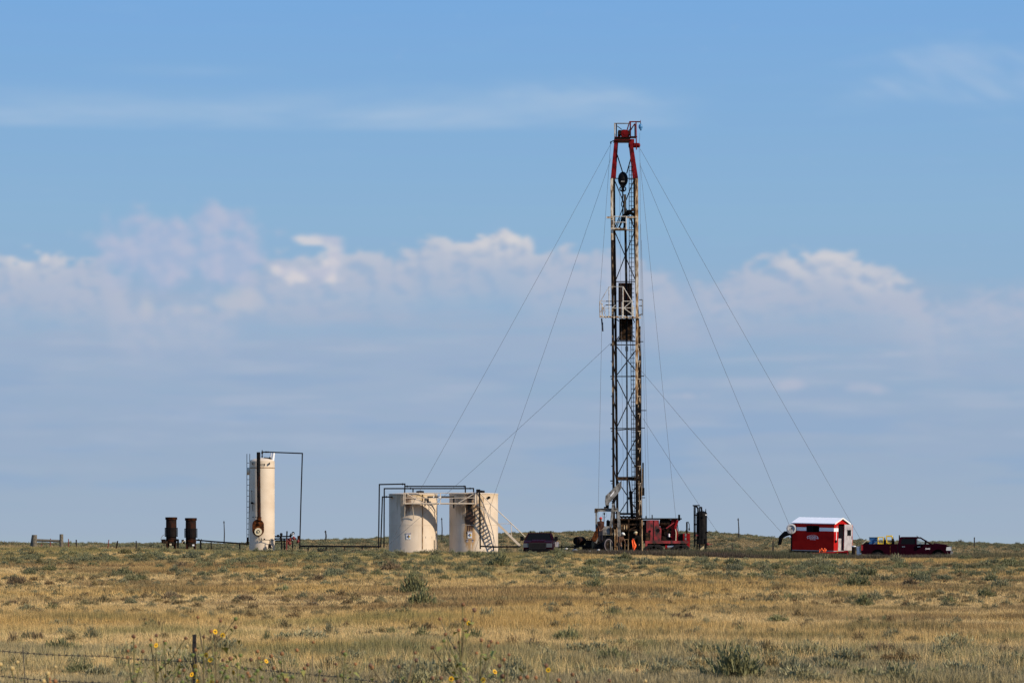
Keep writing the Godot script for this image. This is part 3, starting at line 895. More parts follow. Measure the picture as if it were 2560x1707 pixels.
	b = mb(); b.tube(L(1548, 1160, 0.9), L(1578, 1160, 0.9), 0.21, -1.0, 14); obj("tank_cap", b, M.red_paint, r)
	b = mb(); b.span(L(1290, 1108, 0.8), L(1850, 1150, 0.55)); obj("chassis_rail", b, M.greasy_steel, r)
	for x in [1330, 1430, 1735, 1820]:
		wheel(r, L(x, 1225, 1.05), 0.5, 0.32, Vector3(0, 0, 1), "greasy_steel")
	bar("exhaust", [L(1868, 960, 0.6), L(1868, 792, 0.6)], 0.06, M.black_steel, r)
	bar("cable_loop", [L(1868, 795, 0.6), L(1888, 792, 0.6), L(1902, 825, 0.6), L(1904, 905, 0.6)], 0.025, M.black_steel, r)
	b = mb(); b.box(L(1902, 900, 0.6), Vector3(0.1, 0.16, 0.1)); obj("hook", b, M.black_steel, r)

func wheel(r: Node3D, c: Vector3, rad: float, w: float, axis: Vector3, rim_mat := "grey_paint") -> void:
	var q := MB.along(axis)
	var b := mb()
	b.lathe([Vector2(rad * 0.58, -w / 2), Vector2(rad * 0.93, -w / 2), Vector2(rad, -w * 0.34), Vector2(rad, w * 0.34), Vector2(rad * 0.93, w / 2), Vector2(rad * 0.58, w / 2)], 22, c, q)
	var ty := obj("wheel", b, M.rubber, r)
	b = mb()
	b.lathe([Vector2(rad * 0.58, w / 2), Vector2(rad * 0.5, w * 0.3), Vector2(rad * 0.3, w * 0.34), Vector2(rad * 0.14, w * 0.44), Vector2(0.0, w * 0.46)], 16, c, q)
	b.lathe([Vector2(0.0, -w * 0.4), Vector2(rad * 0.58, -w * 0.4)], 16, c, q)
	obj("rim", b, M[rim_mat], ty)

func cable(label: String, a: Vector3, b: Vector3, sag: float, r := 0.0105) -> void:
	base = Vector3.ZERO
	var m := mb()
	var n := 10
	for i in n:
		var t0 := float(i) / n
		var t1 := float(i + 1) / n
		var p := a.lerp(b, t0) - Vector3(0, sag * 4.0 * t0 * (1.0 - t0), 0)
		var q := a.lerp(b, t1) - Vector3(0, sag * 4.0 * t1 * (1.0 - t1), 0)
		m.tube(p, q, r, r, 5, false)
	var o := obj("guy_wire", m, M.cable)
	tag(o, label, "guy wire", "guy wires of the rig mast")

func guys() -> void:
	var top := 366.0
	cable("guy wire from mast top down to the ground before the left tank", P(1526, 362, 200.0), P(966, 1376, 196.0), 0.1)
	cable("guy wire from mid mast down left past both tanks, the flattest one", P(1527, 858, 200.0), P(962, 1370, 200.0), 0.15)
	cable("guy wire from mast top down to the ground before the right tank", P(1528, 395, 200.0), P(1186, 1378, 202.0), 0.1)
	cable("guy wire from mast top to the ground behind the maroon pickup, rightmost", P(1601, 372, 199.5), P(2166, 1372, 214.0), 0.1)
	cable("guy wire from mast top down to the white dish by the red shed", P(1602, 415, 199.5), P(1995, 1362, 216.0), 0.1)
	cable("guy wire from mid mast down right to the trailer neck", P(1603, 926, 200.0), P(1985, 1364, 218.0), 0.15)
	cable("guy wire from lower mast passing behind the black vessel", P(1608, 1046, 200.0), P(1800, 1338, 260.0), 0.1)
	cable("guy wire from mast top down to the rear of the red carrier", P(1600, 400, 200.4), P(1690, 1296, 200.0), 0.05)
	cable("slack line from mast top to the left end of the racking board", P(1527, 356, 199.7), P(1499, 752, 199.0), 0.0)
	cable("loose line hanging left of the mast from racking board to ground", P(1505, 800, 199.0), P(1494, 1372, 198.6), 0.0)
	cable("loose line hanging right of the mast straight to the rig floor", P(1600, 362, 199.6), P(1607, 1296, 199.6), 0.0, 0.009)
	cable("loose line right of the mast ending beside the counterweight", P(1602, 560, 199.5), P(1617, 1295, 199.5), 0.0, 0.009)
	cable("outer loose line right of the mast slanting to the carrier front", P(1604, 600, 199.4), P(1625, 1295, 199.4), 0.0, 0.009)
	cable("thin rope inside the mast hanging left of the centre pipe", P(1549, 470, 199.8), P(1560, 1290, 199.8), 0.0, 0.009)
	cable("thin rope from gin pole arm down the mast's right side", P(1600, 332, 199.7), P(1598, 380, 199.7), 0.0, 0.009)


# ---------------------------------------------------------------- the pump jack and its engine
func pumpjack() -> void:
	frame(1400, 1170, 0.17007, 197.0)
	base = Vector3.ZERO
	var g := on_ground(1520.0, 197.0)
	var t := thing("pump_jack", "grey pump jack with its horsehead swung up beside the rig mast", "pump jack", g)
	var b := mb()
	b.prism(PackedVector2Array([xy(905, 185), xy(902, 290), xy(872, 345), xy(718, 520), xy(725, 545), xy(668, 545), xy(664, 480), xy(672, 408)]), -0.22, 0.22)
	obj("horsehead", b, M.grey_paint, t)
	var hh := t.get_child(0)
	b = mb()
	b.prism(PackedVector2Array([xy(800, 330), xy(790, 370), xy(745, 420), xy(738, 405)]), 0.222, 0.232)
	obj("light_panel", b, M.white_paint, hh)
	b = mb()
	b.prism(PackedVector2Array([xy(895, 188), xy(906, 186), xy(904, 290), xy(872, 350), xy(720, 522), xy(716, 505), xy(866, 335), xy(893, 280)]), 0.222, 0.25)
	obj("edge_rib", b, M.grey_paint, hh)
	b = mb()
	b.box(L(697, 560), Vector3(0.22, 0.4, 0.3))
	b.box(L(680, 580), Vector3(0.3, 0.12, 0.3))
	b.box(L(800, 470, 0.1), Vector3(0.2, 0.6, 0.2), Basis(Vector3(0, 0, 1), -0.35))
	obj("hinge", b, M.black_steel, t)
	b = mb(); b.span(L(516, 598, 0.15), L(850, 636, -0.15)); b.span(L(516, 592, 0.22), L(850, 600, -0.22)); b.span(L(516, 634, 0.22), L(850, 641, -0.22)); obj("walking_beam", b, M.grey_paint, t)
	b = mb(); b.box(L(532, 630, 0.0), Vector3(0.2, 0.28, 0.9)); obj("equalizer", b, M.dark_leg, t)
	for z in [0.4, -0.4]:
		bar("pitman_arm", [L(534, 650, z), L(536, 900, z)], 0.065, M.grey_paint, t, true)
	for p in [[785, 520, 745, 880, 0.35], [860, 640, 868, 1335, 0.3], [780, 640, 748, 880, -0.3], [866, 640, 910, 1335, -0.4]]:
		b = mb(); b.beam(L(p[0], p[1], p[4]), L(p[2], p[3], p[4]), 0.16 if p[4] > 0 else 0.12); obj("samson_post", b, M.grey_paint, t)
	# gearbox with crank, weights and drive wheel
	b = mb(); b.solid([L(600, 950, 0.5), L(770, 950, 0.5), L(770, 950, -0.5), L(600, 950, -0.5), L(640, 855, 0.4), L(760, 855, 0.4), L(760, 855, -0.4), L(640, 855, -0.4)]); b.span(L(604, 950, 0.5), L(775, 980, -0.5)); obj("gearbox", b, M.grey_paint, t)
	b = mb(); b.prism(PackedVector2Array([xy(735, 985), xy(765, 985), xy(778, 930), xy(768, 880), xy(740, 860), xy(725, 900)]), 0.5, 0.62); obj("brake_guard", b, M.dark_leg, t)
	b = mb(); b.beam(L(490, 1075, 0.62), L(612, 815, 0.62), 0.36, 0.2); obj("crank_weight", b, M.rust, t)
	b = mb(); b.beam(L(522, 1100, 0.55), L(605, 880, 0.55), 0.2, 0.3); obj("crank_arm", b, M.grey_paint, t)
	b = mb(); b.beam(L(470, 1180, -0.5), L(590, 850, -0.5), 0.32, 0.2); obj("crank_weight", b, M.dark_leg, t)
	b = mb(); b.span(L(520, 985, 0.45), L(775, 1140, -0.5)); b.span(L(500, 1140, 0.6), L(780, 1338, -0.7)); obj("pump_base", b, M.black_steel, t)
	b = mb(); b.span(L(530, 990, 0.5), L(590, 1075, 0.46)); obj("control_panel", b, mat("panel_green", lin(0.05, 0.07, 0.065)), t)
	wheel(t, L(695, 1132, 0.75), 0.42, 0.22, Vector3(0.72, 0, 0.7), "greasy_steel")
	var w := t.get_child(t.get_child_count() - 1)
	b = mb()
	var q := MB.along(Vector3(0.72, 0, 0.7))
	b.lathe([Vector2(0.38, 0.115), Vector2(0.44, 0.115), Vector2(0.44, 0.15), Vector2(0.38, 0.15), Vector2(0.38, 0.115)], 22, L(695, 1132, 0.75), q)
	obj("rim_band", b, mat("rim_grey", lin(0.12, 0.1, 0.11), 0.7), w)
	for p in [[740, 1060, 745, 1330], [762, 1150, 765, 1330]]:
		bar("leg", [L(p[0], p[1], 0.7), L(p[2], p[3], 0.7)], 0.045, M.grey_paint, t)
	bar("brake_lever", [L(652, 665, 0.1), L(648, 830, 0.1)], 0.025, M.black_steel, t)
	b = mb(); b.ball(L(652, 672, 0.1), Vector3(0.06, 0.09, 0.06)); obj("lever_knob", b, M.black, t)
	b = mb(); b.box(L(715, 820, -0.2), Vector3(0.3, 0.45, 0.3)); b.box(L(706, 782, -0.2), Vector3(0.12, 0.2, 0.12)); obj("belt_guard", b, M.black_steel, t)
	bar("rope_ring", ring(655, 690, 34, 40), 0.007, M.cable, t)
	# engine on a skid at its left
	g = on_ground(1447.0, 198.0)
	base = Vector3.ZERO
	frame(1400, 1170, 0.17007, 198.0)
	var e := thing("pump_engine", "black drum-shaped engine on a low skid left of the pump jack", "engine", g)
	b = mb(); b.lathe([Vector2(0.0, -0.38), Vector2(0.26, -0.38), Vector2(0.3, -0.33), Vector2(0.3, 0.33), Vector2(0.26, 0.38), Vector2(0.0, 0.38)], 22, L(292, 1070, 0.0), MB.along(Vector3(-0.6, 0, 0.8))); obj("engine_drum", b, M.dark_rust, e)
	b = mb(); b.lathe([Vector2(0.24, 0.385), Vector2(0.285, 0.385), Vector2(0.285, 0.42), Vector2(0.24, 0.42)], 22, L(292, 1070, 0.0), MB.along(Vector3(-0.6, 0, 0.8))); obj("drum_band", b, M.black, e)
	bar("pull_rod", [L(262, 1030, 0.62), L(264, 1130, 0.62)], 0.03, M.rust, e)
	b = mb(); b.span(L(205, 1130, 0.5), L(500, 1160, -0.5)); b.span(L(210, 1160, 0.4), L(235, 1330, -0.4)); b.span(L(330, 1160, 0.4), L(480, 1330, -0.4)); obj("skid", b, M.black_steel, e)
	b = mb(); b.span(L(375, 1060, 0.3), L(488, 1130, -0.3)); obj("engine_block", b, M.greasy_steel, e)
	for k in 5:
		bar("rail_post", [L(385 + 24 * k, 1035, 0.35), L(385 + 24 * k, 1075, 0.35)], 0.02, M.greasy_steel, e)
	bar("rail_bar", [L(378, 1042, 0.35), L(490, 1042, 0.35)], 0.02, M.greasy_steel, e)

func ring(cx: float, cy: float, rx: float, ry: float) -> Array:
	var a := []
	for k in 17: a.append(L(cx + rx * cos(TAU * k / 16.0), cy + ry * sin(TAU * k / 16.0)))
	return a

func xy(cx: float, cy: float) -> Vector2:
	var p := L(cx, cy)
	return Vector2(p.x, p.y)


# ---------------------------------------------------------------- tanks
func tank_skin(key: String, seed_: int, stains: Array) -> StandardMaterial3D:
	# paint of a tank: tan with weathering, rust at the top rim and the given runs of rust [angle, half width, top, bottom, colour, strength]
	var ns := FastNoiseLite.new()
	ns.seed = seed_
	ns.frequency = 0.012
	ns.fractal_octaves = 4
	var w := 720
	var h := 256
	var im := Image.create(w, h, false, Image.FORMAT_RGB8)
	for y in h:
		var v := float(y) / h
		for x in w:
			var ang := (float(x) / w - 0.5) * 360.0
			var n := ns.get_noise_2d(x, y * 1.3)
			var run := ns.get_noise_2d(x * 6.0 + 900.0, y * 0.5)
			var c := lin(0.6, 0.495, 0.375).lerp(lin(0.66, 0.555, 0.43), clampf(0.5 + n, 0.0, 1.0))
			c = c.lerp(lin(0.45, 0.33, 0.2), clampf(run * 0.9 - 0.22, 0.0, 0.25))
			var rim := clampf(1.0 - v / (0.1 + 0.16 * maxf(run + 0.25, 0.0)), 0.0, 1.0)
			c = c.lerp(lin(0.42, 0.27, 0.1), rim * 0.5)
			for s in stains:
				var off: float = absf(ang - s[0] + n * 5.0) / s[1]
				var ragged: float = s[3] + run * 0.18
				var k := (1.0 - smoothstep(0.65, 1.15, off + run * 0.35)) * smoothstep(s[2] - 0.01, s[2] + 0.02, v) * (1.0 - smoothstep(ragged - 0.12, ragged, v))
				c = c.lerp(s[4], clampf(k * s[5], 0.0, 1.0))
			im.set_pixel(x, y, c.linear_to_srgb())
	var m := mat(key, Color.WHITE, 0.6)
	m.albedo_texture = ImageTexture.create_from_image(im)
	return m

func placard(t: Node3D, at: Vector3, turn: float, w: float, h: float, m: String, called := "placard") -> MeshInstance3D:
	var b := mb()
	b.box(Vector3.ZERO, Vector3(w, h, 0.012))
	var o := obj(called, b, M[m], t)
	o.position = at
	o.rotation.y = turn
	return o

func lettering(text: String, size: float, m: String, parent: Node3D, at: Vector3, turn := 0.0, called := "lettering", bold := true) -> MeshInstance3D:
	var tm := TextMesh.new()
	var f := SystemFont.new()
	f.font_names = PackedStringArray(["Droid Sans"])
	f.font_weight = 700 if bold else 400
	tm.font = f
	tm.text = text
	tm.font_size = 32
	tm.pixel_size = size / 24.0
	tm.depth = 0.006
	var o := MeshInstance3D.new()
	o.name = called
	o.mesh = tm
	o.material_override = M[m]
	parent.add_child(o, true)
	o.position = at
	o.rotation.y = turn
	return o

func tank(label: String, cx: float, r_cx: float, top: float, skin: Material, sign_cx: float) -> Node3D:
	frame(920, 1180, 0.21259, 216.0)
	var px := 920.0 + cx * fk
	var g := on_ground(px, 216.0)
	var t := thing("oil_tank", label, "tank", g - Vector3(0, 0.05, 0), "tan storage tanks")
	var r := S(r_cx)
	var h := L(cx, top).y
	var b := mb()
	b.lathe([Vector2(r, 0.0), Vector2(r, h)], 72)
	obj("tank_wall", b, skin, t)
	b = mb()
	b.lathe([Vector2(r + 0.03, h - 0.03), Vector2(r + 0.03, h + 0.02), Vector2(r - 0.02, h + 0.05), Vector2(0.25, h + 0.14), Vector2(0.0, h + 0.14)], 48)
	obj("tank_roof", b, M.tan_paint, t)
	b = mb(); b.lathe([Vector2(r + 0.012, h * 0.5 - 0.012), Vector2(r + 0.012, h * 0.5 + 0.012)], 72); obj("weld_seam", b, M.tan_paint, t)
	b = mb(); b.lathe([Vector2(0.0, 0.0), Vector2(0.3, 0.0), Vector2(0.3, 0.16), Vector2(0.0, 0.2)], 16, Vector3(0.3 * r, h + 0.08, 0.45 * r)); obj("thief_hatch", b, M.greasy_steel, t)
	# placard with the fire diamond
	var off := (sign_cx - cx) / r_cx
	var a := asin(off)
	var at := Vector3(sin(a), 0, cos(a)) * (r + 0.02)
	at.y = L(cx, 762 if cx < 800 else 745).y
	var p := placard(t, at, a, 0.34, 0.36 if cx < 800 else 0.42, "white")
	for q in [[0.0, 0.072, "stake_red"], [-0.072, 0.0, "blue"], [0.072, 0.0, "yellow"], [0.0, -0.072, "lamp"]]:
		b = mb()
		b.box(Vector3(q[0], q[1], 0.0), Vector3(0.1, 0.1, 0.01), Basis(Vector3(0, 0, 1), PI / 4))
		var o := obj("diamond", b, M[q[2]], p)
		o.position = Vector3(0, 0.02, 0.008)
	var small := placard(t, at + Vector3(0, 0.26, 0), a, 0.4, 0.1, "door_grey")
	small.set_meta("label", "faded strip above the diamond placard")
	return t

func tanks() -> void:
	frame(920, 1180, 0.21259, 216.0)
	var brown := lin(0.05, 0.018, 0.006)
	var skin1 := tank_skin("tank_skin_a", 31, [[-12.0, 7.0, 0.03, 0.42, lin(0.16, 0.085, 0.04), 0.85], [-4.0, 3.0, 0.0, 0.3, lin(0.2, 0.11, 0.05), 0.7], [-24.0, 5.0, 0.0, 0.45, lin(0.3, 0.2, 0.1), 0.55], [-34.0, 9.0, 0.0, 0.3, lin(0.33, 0.24, 0.14), 0.5], [20.0, 16.0, 0.0, 0.13, lin(0.5, 0.35, 0.13), 0.6], [-15.0, 3.0, 0.0, 0.12, lin(0.02, 0.015, 0.012), 0.9]])
	var skin2 := tank_skin("tank_skin_b", 37, [[-9.0, 15.0, 0.34, 0.9, lin(0.46, 0.26, 0.09), 0.85], [-9.0, 10.5, 0.0, 0.66, brown, 0.97], [-7.0, 6.0, 0.0, 0.36, lin(0.01, 0.008, 0.007), 0.95], [4.0, 8.0, 0.1, 0.4, lin(0.35, 0.2, 0.06), 0.5], [-30.0, 16.0, 0.0, 0.4, lin(0.3, 0.2, 0.11), 0.65], [16.0, 5.0, 0.08, 0.75, lin(0.3, 0.2, 0.08), 0.6], [-8.0, 9.0, 0.84, 1.0, lin(0.45, 0.27, 0.1), 0.5]])
	var t := tank("left tan oil tank with smooth walls, black vent lines and a diamond placard", 530, 285, 262, skin1, 486)
	var b := mb(); b.pipe([L(643, 262, 1.72), L(640, 905, 1.72)], 0.04); obj("gauge_line", b, M.rusty_tan, t)
	lettering("OW731", 0.16, "dark_lettering", t, Vector3(0.68 * 1.84, L(0, 768).y, 0.735 * 1.84), asin(0.68))
	bar("inlet", [L(245, 292, 0.9), L(302, 294, 1.15)], 0.06, M.tan_paint, t)
	t = tank("right tan oil tank with a dark brown rust run down its front", 1242, 287, 258, skin2, 1202)
	b = mb(); b.pipe([L(1355, 300, 1.7), L(1355, 860, 1.7)], 0.04); obj("gauge_line", b, M.rusty_tan, t)
	b = mb(); b.lathe([Vector2(0.05, 0.0), Vector2(0.05, 0.25)], 10, L(1412, 312, 1.45), MB.along(Vector3(0.6, 0.25, 0.8))); b.ball(L(1422, 298, 1.62), Vector3(0.12, 0.09, 0.1)); obj("spout", b, M.black_steel, t)
	var a := asin(-0.14)
	var p := placard(t, Vector3(sin(a), 0, cos(a)) * 1.87 + Vector3(0, L(0, 806).y, 0), a, 0.55, 0.24, "door_grey")
	lettering("NO SMOKING", 0.075, "dark_lettering", p, Vector3(0, 0.04, 0.008))
	# walkway with stairs
	base = Vector3.ZERO
	var at := L(860, 900, 2.2)
	at.y = ground(at.x, at.z)
	t = thing("tank_walkway", "tan steel walkway along both tank tops with a long stair down right", "walkway", at)
	var zf := 2.62
	var zb := 1.95
	b = mb(); b.span(L(415, 362, zf), L(1252, 380, zf - 0.04)); b.span(L(415, 376, zf), L(1252, 381, zb)); b.span(L(415, 362, zb), L(1252, 380, zb - 0.03)); obj("walkway_deck", b, M.tan_paint, t)
	for z in [zf, zb]:
		for x in ([418, 434, 850, 1258, 1278] if z == zf else [418, 850, 1265]):
			bar("rail_post", [L(x, 244, z), L(x, 376, z)], 0.03, M.tan_paint, t)
		bar("hand_rail", [L(412, 246, z), L(1318, 246, z)], 0.026, M.tan_paint, t)
		bar("mid_rail", [L(432, 304, z), L(1258, 304, z)], 0.024, M.tan_paint, t)
	bar("rail_brace", [L(452, 252, zf), L(645, 364, zf)], 0.03, M.tan_paint, t)
	bar("rail_brace", [L(1245, 256, zf), L(1060, 364, zf)], 0.03, M.tan_paint, t)
	for x in [[432, 428, 545], [520, 536, 552], [1140, 1145, 520], [1228, 1242, 510]]:
		bar("support_strut", [L(x[0], 382, zf - 0.1), L(x[1], x[2], 1.95)], 0.03, M.tan_paint, t)
	b = mb(); b.box(L(842, 296, zf), Vector3(0.09, 0.12, 0.05)); b.box(L(842, 374, zf), Vector3(0.07, 0.1, 0.06)); obj("clamp", b, M.white, t)
	for z in [zf, zb]:
		b = mb(); b.beam(L(1286, 376, z), L(1790, 868, z), 0.17, 0.04); obj("stair_stringer", b, M.tan_paint, t)
		bar("stair_rail", [L(1318, 248, z), L(1440, 372, z), L(1850, 762, z)], 0.032, M.tan_paint, t)
		for x in [[1440, 372, 1440, 515], [1682, 612, 1688, 752]]:
			bar("rail_post", [L(x[0], x[1], z), L(x[2], x[3], z)], 0.025, M.tan_paint, t)
		bar("stair_mid_rail", [L(1310, 372, z), L(1440, 372, z)], 0.018, M.tan_paint, t)
		bar("stair_mid_rail", [L(1545, 607, z), L(1680, 607, z)], 0.018, M.tan_paint, t)
	for k in 16:
		var x := 1300.0 + 30.0 * k
		var y := 386.0 + 29.4 * k
		b = mb(); b.span(L(x - 12, y - 2, zf - 0.03), L(x + 14, y + 3, zb + 0.03)); obj("stair_tread", b, M.tan_paint, t)
	# vent and fill lines
	pipe_thing("vent_line", "tall black vent line, outermost of three at the left tank, stepping over the roofs", [[122, 896, 1.0], [132, 146, 1.0], [432, 140, 1.0], [432, 168, 1.0], [1144, 168, 1.0], [1144, 246, 1.0]], 0.05, [[405, 142], [460, 168], [1130, 168]], [[432, 168], [430, 248]])
	pipe_thing("vent_line", "black vent line level over both tank roofs, lower of the two crossing pipes", [[186, 890, 1.2], [190, 194, 1.2], [1240, 193, 1.2], [1242, 238, 1.2]], 0.05, [[500, 193], [1200, 193]], [[528, 193], [528, 238]])
	pipe_thing("fill_line", "short black pipe turning into the left tank's shoulder", [[148, 886, 1.4], [168, 292, 1.4], [288, 292, 1.4]], 0.05, [[214, 292]], [])
	pipe_thing("equalizer_line", "thick black pipe joining the two tanks below the roofs, with pale fittings", [[705, 372, 1.75], [705, 292, 1.75], [1008, 292, 1.75], [1008, 425, 1.75]], 0.06, [], [])
	pipe_thing("drain_line", "black standing pipe with a hooked top before the right tank's stair", [[1280, 250, 2.75], [1280, 211, 2.75], [1311, 211, 2.75], [1320, 905, 2.75]], 0.055, [], [])

func pipe_thing(called: String, label: String, pts: Array, r: float, fits: Array, branch: Array) -> void:
	base = Vector3.ZERO
	var at := L(pts[0][0], pts[0][1], pts[0][2])
	var t := thing(called, label, "pipe", at, "pipes of the tanks")
	var a := []
	for p in pts: a.append(L(p[0], p[1], p[2]))
	bar("pipe", a, r, M.black_steel, t)
	for f in fits:
		var b := mb()
		b.box(L(f[0], f[1], pts[1][2]), Vector3(0.06, r * 3.2, r * 3.2))
		obj("union", b, M.black_steel, t)
	if branch:
		bar("branch", [L(branch[0][0], branch[0][1], pts[1][2]), L(branch[1][0], branch[1][1], pts[1][2])], r, M.black_steel, t)
	if called == "equalizer_line":
		for x in [772, 828, 854]:
			var b := mb()
			b.box(L(x, 292, 1.75), Vector3(0.07, 0.2, 0.2))
			obj("fitting", b, M.white, t)


# ---------------------------------------------------------------- heater treater and what stands round it
func treater() -> void:
	frame(380, 1100, 0.1913, 205.0)
	var g := on_ground(380 + 1434 * 0.1913, 205.0)
	var t := thing("heater_treater", "tall tan heater treater with a rusty stack and oval fire door", "vessel", g)
	var r := S(165)
	var h := L(1434, 278).y
	var b := mb(); b.lathe([Vector2(r, 0.0), Vector2(r, h)], 60); obj("vessel_shell", b, M.tan_paint, t)
	var sh := t.get_child(0)
	b = mb(); b.lathe([Vector2(r, h), Vector2(r * 0.9, h + 0.1), Vector2(r * 0.6, h + 0.2), Vector2(r * 0.2, h + 0.26), Vector2(0.0, h + 0.26)], 48); obj("dome", b, M.tan_paint, t)
	b = mb(); b.lathe([Vector2(r + 0.012, L(0, 371).y), Vector2(r + 0.02, L(0, 365).y), Vector2(r + 0.012, L(0, 359).y)], 60); obj("weld_band", b, M.rusty_tan, sh)
	for p in [[1306, 306], [1535, 305], [1470, 322]]:
		b = mb(); b.span(L(p[0] - 4, p[1] - 14, 0.95), L(p[0] + 4, p[1] + 14, 0.7)); obj("lug", b, M.greasy_steel, sh)
	bar("stay", [L(1365, 318, 1.0), L(1475, 316, 1.0)], 0.018, M.greasy_steel, t)
	# stack: black above, rust below
	b = mb(); b.tube(L(1388, 158, 1.22), L(1388, 430, 1.22), 0.135, -1.0, 16); obj("stack", b, M.black_steel, t)
	b = mb(); b.tube(L(1388, 430, 1.22), L(1395, 1010, 1.22), 0.13, -1.0, 16); obj("stack", b, M.dark_rust, t, "rusty lower stack")
	b = mb(); b.tube(L(1396, 1004, 1.2), L(1396, 1050, 1.2), 0.17, 0.15, 16); obj("stack_collar", b, M.rust, t)
	# oval fire door with its round burner
	var oval := PackedVector2Array()
	for k in 28:
		var a := TAU * k / 28.0
		oval.append(xy(1400 + 75 * cos(a), (1112 if sin(a) > 0 else 1180) - 76 * sin(a)))
	b = mb(); b.prism(oval, 0.75, 1.2); obj("fire_door", b, M.rust, t)
	var fd := t.get_child(t.get_child_count() - 1)
	b = mb(); b.ball(L(1388, 1095, 1.2), Vector3(0.13, 0.15, 0.13), 12, 8); obj("elbow", b, M.rust, fd)
	b = mb(); b.tube(L(1385, 1197, 1.2), L(1385, 1197, 1.32), S(48), -1.0, 22); obj("burner_plate", b, M.cream, fd)
	b = mb(); b.tube(L(1385, 1194, 1.32), L(1385, 1194, 1.36), S(21), -1.0, 16); obj("burner_ring", b, M.dark_rust, fd)
	b = mb(); b.tube(L(1385, 1196, 1.36), L(1385, 1196, 1.4), S(12), -1.0, 12); obj("burner_cap", b, M.cream, fd)
	# ladder at the left edge
	for x in [[1236, 1236], [1274, 1258]]:
		bar("ladder_rail", [L(x[0], 180, 0.1), L(x[1], 1360, 0.1)], 0.022, M.black_steel, t)
	for k in 15:
		bar("rung", [L(1238, 300 + 72 * k, 0.1), L(1266, 300 + 72 * k, 0.1)], 0.018, M.black_steel, t)
	b = mb(); b.tube(L(1240, 408, 0.1), L(1275, 408, 0.1), S(48), -1.0, 18); obj("manway", b, M.tan_paint, t)
	b = mb(); b.span(L(1236, 1270, 0.2), L(1256, 1365, 0.0)); obj("ladder_foot", b, M.dark_rust, t)
	# small fittings on the shell
	bar("sight_pipe", [L(1300, 655, 0.86), L(1302, 800, 0.86), L(1314, 930, 0.88)], 0.015, M.black_steel, t)
	b = mb(); b.box(L(1300, 822, 0.84), Vector3(0.14, 0.14, 0.1)); b.box(L(1318, 825, 0.86), Vector3(0.05, 0.1, 0.1)); b.box(L(1316, 1005, 0.9), Vector3(0.1, 0.06, 0.1)); b.box(L(1350, 1005, 1.0), Vector3(0.08, 0.05, 0.1)); b.box(L(1298, 664, 0.84), Vector3(0.08, 0.05, 0.08)); obj("valves", b, M.black_steel, t)
	# vent line over the top, to the right and down
	b = mb(); b.lathe([Vector2(0.03, 0.0), Vector2(0.06, 0.1), Vector2(0.025, 0.25), Vector2(0.075, 0.3), Vector2(0.06, 0.42), Vector2(0.0, 0.62)], 12, L(1436, 232, 0.0)); obj("vent_valve", b, M.black_steel, t)
	bar("vent_line", [L(1436, 156, 0.0), L(1520, 157, 0.0), L(1962, 174, 0.0), L(1946, 700, 0.0), L(1926, 1430, 0.0)], 0.045, M.black_steel, t)
	b = mb(); b.box(L(1487, 156, 0.0), Vector3(0.07, 0.13, 0.13)); b.box(L(1513, 157, 0.0), Vector3(0.06, 0.12, 0.12)); obj("union", b, M.black_steel, t)
	b = mb(); b.tube(L(1575, 270, 0.2), L(1586, 168, 0.2), 0.1, -1.0, 14); b.tube(L(1545, 245, 0.15), L(1560, 170, 0.15), 0.09, -1.0, 14); obj("relief_stack", b, M.white_paint, t)
	b = mb(); b.pipe([L(1458, 232, 0.3), L(1540, 242, 0.3), L(1538, 222, 0.3)], 0.06); obj("relief_line", b, M.black_steel, t)
	# fuel line at the foot
	bar("fuel_line", [L(1393, 1255, 1.1), L(1395, 1304, 1.1), L(1590, 1306, 1.1), L(1640, 1290, 0.9)], 0.02, M.black_steel, t)
	bar("fuel_line", [L(1537, 1306, 1.1), L(1537, 1370, 1.1)], 0.03, M.black_steel, t)
	b = mb(); b.box(L(1425, 1292, 1.1), Vector3(0.05, 0.14, 0.06)); b.box(L(1465, 1294, 1.1), Vector3(0.1, 0.1, 0.08)); b.tube(L(1535, 1360, 1.1), L(1535, 1420, 1.1), 0.1, 0.14, 12); obj("regulator", b, M.black_steel, t)

